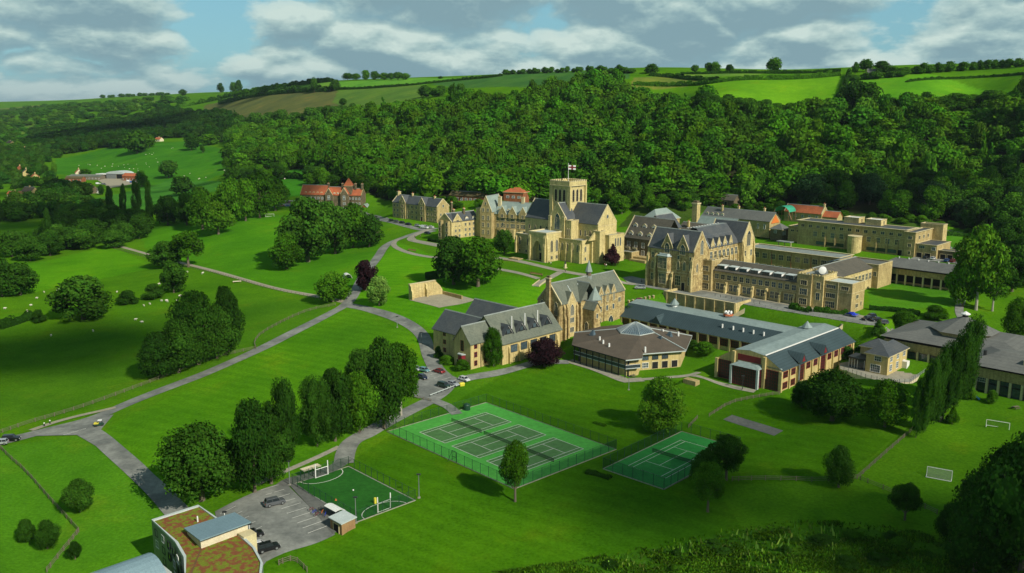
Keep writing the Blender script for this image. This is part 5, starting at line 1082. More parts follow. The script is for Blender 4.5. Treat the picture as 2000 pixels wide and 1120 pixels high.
# ================================================================ white windowed house on its terrace
V_ = Bld('hipped_house', (1732, 732.6), 4, -45, 'two storey buff house with dark hipped roof, white windows and a conservatory', 'house')
V_.hip(-7, 0, 0, 15, 6.0, 8.8, 'buff_brick', 'slate', over=.6); V_.hip(-12, -4, 7, 15, 6.0, 8.4, 'buff_brick', 'slate', over=.5)
V_.mb('conservatory').prism([(-13, 4), (-13, 1.5), (-9.5, .8), (-7, 2), (-7, 7), (-13, 7)], -.2, 2.8, 'glass'); V_.mb('conservatory_roof').prism([(-13.4, 4), (-13.4, 1.2), (-9.5, .4), (-6.8, 1.6), (-6.8, 7), (-13.4, 7)], 2.8, 3.3, 'dark_metal')
for i in range(7): x = -13+i*1.0; V_.new('glazing_bar').box(x-.07, x+.07, 1.36-(i*.2 if i < 4 else (.6-(i-3)*.35)), 1.5-(i*.2 if i < 4 else (.6-(i-3)*.35)), -.2, 2.8, 'white_paint')
V_.win('white', -3.2, 0, 3.9, 2.0, 1.5); V_.win('white', -3.8, 0, .2, 3.0, 2.3, part='french_door'); V_.row('white', 2.4, 12.4, 3, 0, 3.9, 1.6, 1.6, 'R'); V_.row('white', 2.4, 7.4, 2, 0, .8, 1.7, 2.0, 'R'); V_.win('white', 0, 12.6, .1, 1.4, 2.2, 'R', 'door')
V_.mb('porch').box(0, 1.6, 11.4, 13.6, -1, 2.2, 'white_paint'); V_.box(-9, -6, 14, 17, 5.9, 6.3, 'white_paint', 'flat_roof')
V_.done()
tc_ = MB(); tp = [(-17, 3), (-14, -3), (-4, -6.5), (3.5, -7), (8, -2), (7, 14), (0, 16), (-13, 15)]
tc_.prism(tp, -4, -.25, 'cream_render', 'paving'); tro = tc_.build('house_terrace', None, loc=tuple(V_.root.location), rz=-math.pi/4); tag(tro, 'raised paved terrace with pale retaining wall around the hipped house', 'terrace')
def railing(name, pts_, h, mt, label, step=1.5, m2=None, rails=2, cat='railing', post=.05, group=None):
    """open railing or fence along world points"""
    o_ = empty(name, tuple(pts_[0]), 0, label, cat, group); base = Vector(pts_[0])
    P_ = resample([np.array(p) for p in pts_], step); rl = MB(); n = 0
    pm = MB(); pm.box(-post, post, -post, post, -.6, h+.05, mt); pmesh = pm.mesh('post')
    P2 = [Vector((p[0], p[1], p[2])) for p in P_]
    for i, p in enumerate(P2):
        if n < 98: add('post', pmesh, o_, tuple(p-base)); n += 1
    for a, b_ in zip(P2[:-1], P2[1:]):
        for k in range(rails): zz = h*(k+1)/rails-.08; rl.tube(tuple(a-base+Vector((0, 0, zz))), tuple(b_-base+Vector((0, 0, zz))), post*.7, post*.7, m2 or mt, 4)
    rl.build('rail', o_); return o_
def tw(B, *xyz): return [tuple(Matrix.Translation(B.root.location) @ Matrix.Rotation(B.ang, 4, 'Z') @ Vector(p)) for p in xyz]
railing('terrace_railing', tw(V_, (-14, -3, -.25), (-4, -6.5, -.25), (3.5, -7, -.25), (8, -2, -.25), (7, 13, -.25)), 1.1, 'dark_metal', 'dark metal railing round the terrace of the hipped house', 1.6, 'pale_lead', 3)
# ================================================================ right hand halls
Z_ = Bld('lantern_roofed_hall', (1724, 690), 5.6, -45, 'low grey roofed hall with a raised pyramid roof and white lantern', 'building')
Z_.mb('wall').box(0, 44, 0, 30, -3, 3.6, K); Z_.mb('wall').box(0, 44, -.2, 0, 2.6, 5.2, K); Z_.mb('glazing').box(.3, 43.7, .2, 29.7, 3.6, 6.2, 'black')
for i in range(13): Z_.new('column').box(1+i*3.5-.3, 1+i*3.5+.3, -.7, -.21, -3, 2.6, 'trim_stone'); Z_.win('dark', 2.75+i*3.5, 0, -1.0, 2.6, 3.2)
r_ = Z_.mb('roof'); a, b_, c, d = -1, 46, -1.2, 31
r_.poly([(a, c, 6.2), (b_, c, 6.2), (34, 9, 8.6), (10, 9, 8.6)], 'grey_slate'); r_.poly([(b_, c, 6.2), (b_, d, 6.2), (34, 22, 8.6), (34, 9, 8.6)], 'grey_slate'); r_.poly([(b_, d, 6.2), (a, d, 6.2), (10, 22, 8.6), (34, 22, 8.6)], 'grey_slate'); r_.poly([(a, d, 6.2), (a, c, 6.2), (10, 9, 8.6), (10, 22, 8.6)], 'grey_slate'); r_.poly([(10, 9, 8.6), (34, 9, 8.6), (34, 22, 8.6), (10, 22, 8.6)], 'grey_slate')
ph = Z_.mb('pyramid_roof'); n = 8; ccx, ccy = 20, 15; oc = lambda r: [(ccx+r*math.cos(2*math.pi*(i+.5)/n), ccy+r*math.sin(2*math.pi*(i+.5)/n)) for i in range(n)]
Z_.mb('drum_wall').prism(oc(9.4), 7, 9.4, K); q = oc(10.6); q2 = oc(1.0)
for i in range(n): ph.poly([(q[i][0], q[i][1], 9.3), (q[(i+1) % n][0], q[(i+1) % n][1], 9.3), (q2[(i+1) % n][0], q2[(i+1) % n][1], 13.4), (q2[i][0], q2[i][1], 13.4)], 'grey_slate')
la = Z_.mb('lantern'); la.prism(oc(.9), 13.2, 14.2, 'black'); la.prism(oc(1.5), 14.2, 14.5, 'white_paint'); q = oc(1.4)
for i in range(n): la.poly([(q[i][0], q[i][1], 14.5), (q[(i+1) % n][0], q[(i+1) % n][1], 14.5), (ccx, ccy, 15.3)], 'white_paint')
Z_.done()
Z2 = Bld('glazed_hall_wing', (1881.7, 758.7), 5, -45, 'long low wing with tall glazed bays facing the football lawn', 'building')
Z2.mb('wall').box(0, 40, .6, 24, -3, 6.8, 'black'); Z2.mb('wall').box(-.3, 40, 0, 24, 4.4, 7.2, K); Z2.mb('glazing').box(0, 39.7, .3, 23.7, 7.2, 8.2, 'black')
for i in range(12): x = i*3.1; Z2.new('column').box(x-.3, x+.3, -.4, .5, -3, 4.4, 'trim_stone'); Z2.win('dark', x+1.55, .58, 0, 2.4, 2.6); Z2.win('white' if i < 2 else 'dark', x+1.55, .58, 3.0, 2.4, 1.2)
r_ = Z2.mb('roof'); r_.poly([(-1.2, -1.2, 8.0), (42, -1.2, 8.0), (42, 11, 10.6), (6, 11, 10.6)], 'grey_slate'); r_.poly([(42, 25, 8.0), (-1.2, 25, 8.0), (6, 11, 10.6), (42, 11, 10.6)], 'grey_slate'); r_.poly([(-1.2, 25, 8.0), (-1.2, -1.2, 8.0), (6, 11, 10.6)], 'grey_slate')
Z2.box(14, 18, 4, 7, 9, 10.6, 'trim_stone', 'rooflight'); Z2.mb('roof_vent').tube((3, 6.5, 9), (3, 6.5, 11), .5, .5, 'dark_metal'); Z2.done()
Z3 = Bld('link_wing', (1881.7, 758.7), 5, -45, 'low slate link between the lantern hall and the glazed wing', 'building')
Z3.mb('wall').box(-8, 8, 24.4, 38, -3, 6.4, K); Z3.mb('roof').poly([(-9, 24.2, 6.6), (9, 24.2, 6.6), (9, 34, 8.4), (-9, 34, 8.4)], 'grey_slate'); Z3.mb('roof').poly([(9, 39, 6.6), (-9, 39, 6.6), (-9, 34, 8.4), (9, 34, 8.4)], 'grey_slate'); Z3.done()
# ================================================================ green roofed building and barrel roof, bottom left
W_ = Bld('green_roofed_building', (640, 1118), -1, -45, 'modern grey clad building with a red and green sedum roof', 'building')
gpoly = [(-28.9, -21.2), (-24, -21.5), (-16.8, -22), (-10, -23.5), (-4.4, -26), (4, -32), (14, -26), (8, -18.5), (2, -14.5), (-4, -12.6), (-11, -11.7), (-28.7, -11.6)]
W_.mb('wall').prism(gpoly, -3, 7.9, 'grey_metal'); cen = np.array([-12, -18.])
inn = [tuple(np.array(p)+(cen-np.array(p))/np.hypot(*(cen-np.array(p)))*.6) for p in gpoly]
W_.mb('sedum_roof').poly([(p[0], p[1], 8.02) for p in inn], 'sedum')
for i in range(len(gpoly)):
    a, b_ = gpoly[i], gpoly[(i+1) % len(gpoly)]; a2, b2 = inn[i], inn[(i+1) % len(gpoly)]
    W_.mb('parapet').solid([(a[0], a[1], 7.9), (b_[0], b_[1], 7.9), (b2[0], b2[1], 7.9), (a2[0], a2[1], 7.9)], [(a[0], a[1], 8.3), (b_[0], b_[1], 8.3), (b2[0], b2[1], 8.3), (a2[0], a2[1], 8.3)], 'pale_lead')
W_.mb('monopitch_box').prism([(-18.5, -18.8), (-11.2, -19.6), (-11.4, -10.0), (-17.8, -9.4)], 7.9, 9.2, 'cream_render'); W_.mb('monopitch_roof').solid([(-19, -19.2, 9.0), (-10.6, -20.0, 9.8), (-10.8, -9.6, 9.8), (-18.4, -9.0, 9.0)], [(-19, -19.2, 9.25), (-10.6, -20.0, 10.05), (-10.8, -9.6, 10.05), (-18.4, -9.0, 9.25)], 'blue_metal')
W_.mb('stair_tower').box(-11.0, -8.6, -12.4, -9.8, -2, 8.6, 'trim_stone')
W_.mb('gutter').poly([(-17.6, -15, 8.06), (-17.2, -15, 8.06), (-3.4, -25.2, 8.06), (-4.0, -25.2, 8.06)], 'earth')
for i in range(7):
    f = (i+.7)/7.5; x = -28.9+24.5*f; y = -21.2-4.6*f*f
    an = math.atan2(-9.2*f, 24.5); 
    for z_ in (.8, 3.2, 5.6): 
        if z_ > 1 or i % 2: W_.win('white' if (i+int(z_)) % 3 == 0 else 'dark', x, y-.05, z_, 1.3, 1.3, an)
W_.mb('roof_pipe').tube((-22, -15, 8), (-22, -15, 9.2), .15, .15, 'white_paint')
W_.done()
Q = Bld('barrel_roofed_hall', (640, 1118), -1, -45, 'hall with a curved blue grey metal roof at the bottom left', 'building')
n = 10; r_ = Q.mb('roof')
for i in range(n):
    a, a2 = math.pi*(.12+.76*i/n), math.pi*(.12+.76*(i+1)/n); R0 = 6.2
    p, q_ = (-15.5-6.4*math.cos(a), 1.3+R0*math.sin(a)), (-15.5-6.4*math.cos(a2), 1.3+R0*math.sin(a2))
    r_.solid([(p[0], -26.4, p[1]), (q_[0], -26.4, q_[1]), (q_[0], -26.4, q_[1]+.25), (p[0], -26.4, p[1]+.25)], [(p[0], -37.6, p[1]), (q_[0], -37.6, q_[1]), (q_[0], -37.6, q_[1]+.25), (p[0], -37.6, p[1]+.25)], 'blue_metal')
Q.mb('wall').box(-20.6, -10.4, -36.8, -27, -3, 3.8, 'cream_render'); Q.mb('roof_hood').box(-17.6, -15.8, -39.6, -37.9, 0, 6.2, 'cream_render'); Q.done()
Q = Bld('link_bridge', (640, 1118), -1, -45, 'white railed glazed bridge joining the sedum roofed building and hall', 'bridge')
Q.box(-19.5, -14, -26.8, -24.2, 3.6, 4.0, 'pale_lead', 'deck'); 
for z_ in (4.8, 5.6, 6.4): Q.mb('rail').tube((-19.5, -26.6, z_), (-14, -26.8, z_), .08, .08, 'white_paint'); 
for x in (-19, -16.6, -14.3): Q.new('post').box(x-.08, x+.08, -26.9, -26.6, 3.6, 6.5, 'white_paint')
Q.done()
# ================================================================ handball wall and small structures
Hb = Bld('handball_wall', (801, 586), 8, 42, 'tall weathered stone ball court wall with buttresses standing on the lawn', 'wall')
o = Hb.root.location; wl_ = Hb.mb('wall')
wl_.solid([(0, 0, -2), (17, 0, -2), (17, 0, 2.2), (15.6, 0, 4.2), (13.4, 0, 6.2), (0, 0, 6.4)], [(0, .9, -2), (17, .9, -2), (17, .9, 2.2), (15.6, .9, 4.2), (13.4, .9, 6.2), (0, .9, 6.4)], 'pale_stone')
Hb.new('coping').box(-.15, 13.5, -.12, 1.02, 6.4, 6.65, 'trim_stone')
for x in (.4, 8.0): Hb.buttress(x, 0, 6.2, .9, 1.6, m='pale_stone')
Hb.mb('side_wall').box(17, 17.6, -13, 1, -2, 1.4, 'brown_stone'); Hb.done()
area('ball_court', [(800, 587), (868, 572), (882, 573), (930, 586), (858, 602)], 'gravel', 0.12)
Q = Bld('timber_store', (668, 1047), -.6, -45, 'small timber store with a pale flat roof by the games pitch', 'shed')
Q.box(-4.2, 0, 0, 3.4, -1, 2.6, 'wood'); Q.mb('roof').solid([(-4.5, -.3, 2.6), (.3, -.3, 2.6), (.3, 3.7, 2.9), (-4.5, 3.7, 2.9)], [(-4.5, -.3, 2.8), (.3, -.3, 2.8), (.3, 3.7, 3.1), (-4.5, 3.7, 3.1)], 'pale_lead'); Q.win('door', -2, 0, 0, 1.8, 2.0, part='door'); Q.done()
Q = Bld('garden_shed', (1836, 832), 1.8, -45, 'small grey garden shed with two dark windows beside the poplars', 'shed')
Q.gable(-3.0, 0, 0, 2.4, 2.2, 2.7, 'old_wood', 'grey_slate', over=.2, z0=-1); Q.row('dark', -2.2, -.8, 2, 0, 1.1, .7, .6); Q.done()
Q = Bld('stone_planter', (1358, 752), 2.3, -45, 'raised stone planter of red and green shrubs below the sports hall', 'planter')
Q.box(-4.5, 0, 0, 2.4, -1, 1.0, 'brown_stone', 'wall'); Q.done()
Rt = Bld('retaining_wall', (1661, 612), 11.9, -45, 'long buff stone retaining wall below the library forecourt', 'wall')
Rt.box(-70, -37, -19.2, -18.6, -7, .9, 'brown_stone'); Rt.new('wall_return').box(-37.2, -36.6, -19.2, -8, -7, .9, 'pale_stone'); Rt.new('wall_return').box(-70.4, -69.8, -19.2, -8, -7, .9, 'pale_stone')
for i in range(8): Rt.new('pier').box(-69+i*4.5, -68.4+i*4.5, -19.5, -19.2, -7, .7, 'pale_stone')
Rt.new('coping').box(-70.2, -36.8, -19.35, -18.45, .9, 1.05, 'trim_stone'); Rt.done()
def stair(name, A_, B_2, w, n, label, m='paving'):
    A_ = hit(*A_); B_2 = hit(*B_2); d = B_2[:2]-A_[:2]; L = np.hypot(*d); b_ = MB(); o_ = bpy.data.objects
    for i in range(n):
        f = i/n; f2 = (i+1)/n; zt = A_[2]+(B_2[2]-A_[2])*(f+.5/n)-A_[2]+.25
        b_.box(L*f, L*f2+.02, -w/2, w/2, zt-1.5, zt, m)
    for sg in (-1, 1): b_.solid([(0, sg*w/2-.15, -1.3), (0, sg*w/2+.15, -1.3), (0, sg*w/2+.15, .55), (0, sg*w/2-.15, .55)], [(L, sg*w/2-.15, B_2[2]-A_[2]-1.3), (L, sg*w/2+.15, B_2[2]-A_[2]-1.3), (L, sg*w/2+.15, B_2[2]-A_[2]+.55), (L, sg*w/2-.15, B_2[2]-A_[2]+.55)], 'trim_stone')
    ob = b_.build(name, None, loc=tuple(A_), rz=math.atan2(d[1], d[0])); return tag(ob, label, 'steps')
stair('stone_steps', (1644, 634), (1620, 656), 2.6, 16, 'stone steps down the grass bank behind the sports hall')
stair('stone_steps', (1060, 549), (1046, 560), 3.0, 8, 'broad stone steps down the lawn before the abbey church')
stair('stone_steps', (1455, 604), (1424, 620), 4.0, 16, 'long paved steps beside the retaining wall end')
# white tent dome, blue bin skips, play slide, planters
t_ = empty('dome_tent', tuple(hit(678, 544)), .4, 'small white rounded tent on the lawn beside the copper beech', 'tent')
b_ = MB(); n = 8
for i in range(n):
    a, a2 = math.pi*i/n, math.pi*(i+1)/n; b_.solid([(-2*math.cos(a), -2.2, 2.4*math.sin(a)), (-2*math.cos(a2), -2.2, 2.4*math.sin(a2)), (-1.9*math.cos(a2), -2.2, 2.3*math.sin(a2)), (-1.9*math.cos(a), -2.2, 2.3*math.sin(a))], [(-2*math.cos(a), 2.2, 2.4*math.sin(a)), (-2*math.cos(a2), 2.2, 2.4*math.sin(a2)), (-1.9*math.cos(a2), 2.2, 2.3*math.sin(a2)), (-1.9*math.cos(a), 2.2, 2.3*math.sin(a))], 'white_paint')
b_.build('canopy', t_); b_ = MB(); b_.box(-1.7, 1.7, 1.9, 2.1, 0, 1.6, 'white_paint'); b_.build('back_wall', t_)
# ================================================================ farm and village houses on the left
def house(name, uv, Z, ang, L, Wd, h, r, wall, roof, label, cat='house', hipr=False, chim=1, wins=True):
    p = hit(*uv); B = Bld(name, uv, p[2], ang, label, cat)
    if hipr: B.hip(-L, 0, 0, Wd, h, r, wall, roof)
    else: B.gable(-L, 0, 0, Wd, h, r, wall, roof)
    if wins: B.row('white', -L+1.5, -1.5, max(2, int(L/4)), 0, 1.2, 1.3, 1.3)
    if chim: B.chimney(-L/2, Wd/2, r-.6, 1.6)
    return B.done()
house('farm_cottage', (148, 346), 0, -60, 12, 9, 5, 9.5, 'cream_render', 'red_tile', 'cream gabled cottage with a red roof left of the farmyard', 'cottage')
house('long_farm_shed', (196, 352), 0, -5, 40, 12, 4, 6, 'old_wood', 'green_slate', 'long low green roofed shed in the farmyard', 'shed', chim=0)
house('brick_byre', (160, 356), 0, -10, 22, 8, 4, 6.5, 'red_brick', 'moss_tile', 'low brick byre left of the long green shed', 'byre', chim=0)
B = Bld('round_roofed_barn', (245, 350), hit(245, 350)[2], -15, 'big grey barn with a curved roof beside the hillside pasture', 'barn')
B.box(-27, 0, 0, 16, -2, 6, 'grey_metal'); r_ = B.mb('roof')
for i in range(8):
    a, a2 = math.pi*i/8, math.pi*(i+1)/8; p, q_ = (-13.5-13.8*math.cos(a), 6+3.2*math.sin(a)), (-13.5-13.8*math.cos(a2), 6+3.2*math.sin(a2))
    r_.solid([(p[0], -.5, p[1]), (q_[0], -.5, q_[1]), (q_[0], -.5, 5.9), (p[0], -.5, 5.9)], [(p[0], 16.5, p[1]), (q_[0], 16.5, q_[1]), (q_[0], 16.5, 5.9), (p[0], 16.5, 5.9)], 'pale_lead')
B.win('door', -8, 0, 0, 9, 5.4, part='door'); B.box(-44, -27, 2, 14, -2, 5.4, 'white_paint', 'lean_to'); B.win('door', -35.5, 2, 0, 14, 4.4, part='door'); B.done()
house('brick_barn', (268, 354), 0, -20, 22, 10, 5.5, 8.6, 'red_brick', 'red_tile', 'orange brick barn at the right end of the farmyard', 'barn', chim=0)
house('stone_cottage', (176, 379), 0, -40, 10, 8, 4.5, 8.5, 'dark_stone', 'grey_slate', 'grey gabled cottage in front of the farmyard', 'cottage')
house('white_bungalow', (192, 378), 0, -15, 12, 7, 3, 5, 'white_paint', 'grey_slate', 'white bungalow beside the grey gabled cottage', 'bungalow')
house('village_house', (62, 355), 0, -60, 16, 9, 5, 9, 'buff_brick', 'red_tile', 'nearest red roofed house of the stepped row of village houses', 'house')
house('village_house', (45, 345), 0, -60, 16, 9, 5, 9, 'buff_brick', 'brown_tile', 'brown roofed middle house of the stepped row of village houses', 'house')
house('village_house', (33, 338), 0, -60, 16, 9, 5, 9, 'red_brick', 'red_tile', 'farthest brick house of the stepped row of village houses', 'house')
house('village_house', (62, 384), 0, -25, 15, 9, 5, 9, 'brown_stone', 'brown_tile', 'stone house with brown roof and porch below the red row', 'house')
house('village_house', (38, 386), 0, -10, 14, 7, 3.5, 6, 'brown_stone', 'red_tile', 'low red roofed outbuilding joined left of the brown roofed house', 'outbuilding')
house('village_house', (20, 285), 0, -40, 18, 9, 5, 9, 'brown_stone', 'brown_tile', 'stone house among dark trees at the far left', 'house')
house('village_house', (52, 298), 0, -30, 22, 9, 4.5, 8, 'brown_stone', 'brown_tile', 'long stone house with white gable at the far left', 'house')
house('hillside_house', (248, 284), 0, -10, 18, 9, 6.5, 10, 'cream_render', 'red_tile', 'pale house with red roof under the dark wood above the pasture', 'house')
house('hillside_house', (312, 277), 0, -30, 12, 8, 3.5, 6.5, 'cream_render', 'red_tile', 'small pale cottage half hidden by trees above the pasture', 'cottage')
house('hilltop_farmhouse', (1712, 147), 0, -20, 8, 6, 3, 5.5, 'cream_render', 'grey_slate', 'small pale farmhouse among the hilltop trees at right', 'farmhouse')
# ---------------------------------------------------------------- trees: crown = leaf faces spread over many lobes, trunk with limbs
rng = np.random.default_rng(7); random.seed(7)
def ico():
    bm = bmesh.new(); bmesh.ops.create_icosphere(bm, subdivisions=2, radius=1.0); v = np.array([p.co[:] for p in bm.verts]); f = np.array([[q.index for q in p.verts] for p in bm.faces]); bm.free(); return v, f
def ico1():
    bm = bmesh.new(); bmesh.ops.create_icosphere(bm, subdivisions=1, radius=1.0); v = np.array([p.co[:] for p in bm.verts]); f = np.array([[q.index for q in p.verts] for p in bm.faces]); bm.free(); return v, f
IV, IF = ico1()
PROF = {'broad': lambda t: math.sin(math.pi*min(1, max(0, (t*.86+.14))))**.55, 'oval': lambda t: math.sin(math.pi*(t*.86+.1))**.6, 'cone': lambda t: (1-t)**.8*.95+.05,
        'column': lambda t: math.sin(math.pi*(t*.88+.08))**.35, 'spread': lambda t: math.cos(t*math.pi/2*.93)**.55, 'open': lambda t: math.sin(math.pi*(t*.8+.14))**.6, 'bush': lambda t: math.cos(t*math.pi/2*.95)**.5}
def crown_arrays(kind, seed, nl, nleaf, leaf, h0=.12, core=.78, lr=(.15, .27)):
    """unit crown: width 1, from h0 to 1"""
    r = np.random.default_rng(seed); C = []
    for k in range(nl):
        t = (k+.5)/nl if k % 3 else r.random(); R = .5*PROF[kind](t); rad = r.uniform(*lr)*(1.0 if kind not in ('column', 'cone') else .8)
        if kind == 'cone': rad = .06+.15*(1-t)
        rr = max(0.0, R-rad*.7)*math.sqrt(r.uniform(.3, 1.0))*r.uniform(.85, 1.12); a = k*2.39996+r.normal()*.6
        if kind == 'open': rad *= .8
        C.append((rr*math.cos(a), rr*math.sin(a), h0+rad*.7+(1-h0-rad*1.3)*t, rad))
    C = np.array(C); w = C[:, 3]**2; w /= w.sum(); idx = r.choice(nl, nleaf, p=w)
    d = r.normal(size=(nleaf, 3)); d[:, 2] += .25; d /= np.linalg.norm(d, axis=1, keepdims=True)
    q = C[idx, :3]+d*(C[idx, 3]*r.uniform(.80, 1.22, nleaf))[:, None]*np.array([1, 1, .85])
    keep = np.ones(nleaf, bool)
    for j in range(nl):
        m = (np.linalg.norm((q-C[j, :3])/np.array([1, 1, .85]), axis=1) < C[j, 3]*.72) & (idx != j); keep &= ~m
    keep &= (q[:, 2] > h0*.8) & (q[:, 2] < 1.02)
    q, d, idx = q[keep], d[keep], idx[keep]; k = len(q)
    nrm = d+r.normal(size=(k, 3))*.55; nrm /= np.linalg.norm(nrm, axis=1, keepdims=True)
    a = np.cross(nrm, r.normal(size=(k, 3))); a /= np.linalg.norm(a, axis=1, keepdims=True); b = np.cross(nrm, a)
    s = leaf*r.uniform(.6, 1.35, k)[:, None]; a *= s; b *= s*.75
    V = np.stack([q-a, q-b*.9, q+a, q+b*.9], 1).reshape(-1, 3); Fq = np.arange(4*k).reshape(-1, 4)
    tl = r.uniform(.70, 1.26, nl); tint = (tl[idx]*r.uniform(.75, 1.3, k)).repeat(4)
    cols = np.stack([tint*np.repeat(r.uniform(.85, 1.25, k), 4), tint, tint*.9, np.ones_like(tint)], 1)
    VC, FC, CC = [], [], []
    for j in range(nl):
        jit = 1+r.normal(size=(len(IV), 1))*.07; v = C[j, :3]+IV*jit*C[j, 3]*core*np.array([1, 1, .85]); FC.append(IF+len(IV)*j); VC.append(v); CC.append(np.tile([tl[j]*.85, tl[j]*.85, tl[j]*.8, 1], (len(IV), 1)))
    return V, Fq, cols, np.concatenate(VC), np.concatenate(FC), np.concatenate(CC)
def mesh_mixed(name, V, Q, T, cols, m):
    me = bpy.data.meshes.new(name); me.vertices.add(len(V)); me.vertices.foreach_set('co', V.astype(np.float32).ravel())
    nq, ntr = len(Q), len(T); li = np.concatenate([Q.ravel(), T.ravel()]).astype(np.int32)
    me.loops.add(len(li)); me.loops.foreach_set('vertex_index', li); me.polygons.add(nq+ntr)
    me.polygons.foreach_set('loop_start', np.concatenate([np.arange(nq)*4, nq*4+np.arange(ntr)*3]).astype(np.int32)); me.update(calc_edges=True)
    ca = me.color_attributes.new('tint', 'FLOAT_COLOR', 'POINT'); ca.data.foreach_set('color', cols.astype(np.float32).ravel())
    me.materials.append(MATS[m]); return me
def crown_mesh(kind, seed, m, nl=26, nleaf=5200, leaf=.030, h0=.12, core=.78, lr=(.15, .27)):
    V, Q, c, VC, FC, CC = crown_arrays(kind, seed, nl, nleaf, leaf, h0, core, lr)
    return mesh_mixed('crown', np.concatenate([V, VC]), Q, FC+len(V), np.concatenate([c, CC]), m)
def trunk_mesh(seed, m='bark', top=.62, r0=.035, limbs=5, lean=0.0):
    r = random.Random(seed); b_ = MB(); b_.tube((0, 0, -.06), (0, 0, .04), r0*1.5, r0*1.05, m, 7); b_.tube((0, 0, .04), (lean*.3, 0, .3), r0*1.05, r0*.8, m, 7); b_.tube((lean*.3, 0, .3), (lean, .01, top), r0*.8, r0*.3, m, 6)
    for i in range(limbs):
        a = i*2.4+r.random(); z_ = r.uniform(.2, .42); L = r.uniform(.22, .36); b_.tube((lean*.3*z_/.3, 0, z_), (L*math.cos(a), L*math.sin(a), z_+r.uniform(.15, .35)), r0*.5, r0*.12, m, 5)
    return b_.mesh('trunk')
TR = [trunk_mesh(i) for i in range(3)]; TRP = trunk_mesh(9, 'pale_bark', .7, .028); TRC = trunk_mesh(5, 'bark', .85, .02, 0)
_PC = {}
def proto(kind, m, q, seed):
    k = (kind, m, q, seed % 3)
    if k in _PC: return _PC[k]
    s = hash((kind, m, q)) % 1000*0+sum(map(ord, kind+m+q))*7+(seed % 3)*13
    nleaf, leaf = {'near': (15000, .019), 'mid': (5200, .031), 'far': (1500, .055)}[q]
    nl = {'near': 38, 'mid': 26, 'far': 14}[q]
    if kind in ('column',): lr = (.10, .28); leafk = .8
    elif kind == 'open': lr = (.12, .2); leafk = .9
    elif kind == 'cone': lr = (.1, .2); leafk = .9
    elif q == 'far': lr = (.2, .32); leafk = 1
    else: lr = (.09, .25); leafk = 1
    h0 = {'open': .26, 'cone': .05, 'bush': .0, 'spread': .06, 'column': .03}.get(kind, .07)
    _PC[k] = crown_mesh(kind, s, m, nl, nleaf, leaf*leafk, h0, .45 if kind == 'open' else .70, lr); return _PC[k]
NTREE = [0]
def tree(u, vb, vt, w, kind, m, label, group=None, q=None, xyz=None, h=None, wd=None, name=None, cat='tree', trunk=None, wy=None):
    p = np.array(xyz) if xyz is not None else hit(u, vb)
    if h is None: h = max(1.2, topz(p[0], p[1], vt)-p[2])
    if wd is None: wd = w*p[1]/F*1.06
    q = q or ('near' if p[1] < 330 else 'mid' if p[1] < 760 else 'far')
    NTREE[0] += 1; i = NTREE[0]
    nm = name or {'cone': 'conifer_tree', 'column': 'poplar_tree', 'bush': 'shrub'}.get(kind, 'copper_beech_tree' if m == 'leaf_copper' else 'broadleaf_tree')
    e = empty(nm, (p[0], p[1], p[2]-.1), random.uniform(0, 6.28), label, 'shrub' if kind == 'bush' else cat, group, scale=(wd, wd, h))
    c = add('crown' if kind != 'bush' else 'foliage', proto(kind, m, q, i), e)
    if kind != 'bush': add('trunk', TRP if trunk == 'pale' else TRC if kind in ('cone', 'column') else TR[i % 3], e)
    if 'leaning clump' in label: e.rotation_euler = (0.03, .13, 0)
    return e
L_D, L_N, L_L, L_C, L_P, L_B = 'leaf_dark', 'leaf', 'leaf_light', 'leaf_copper', 'leaf_pale', 'leaf_blue'
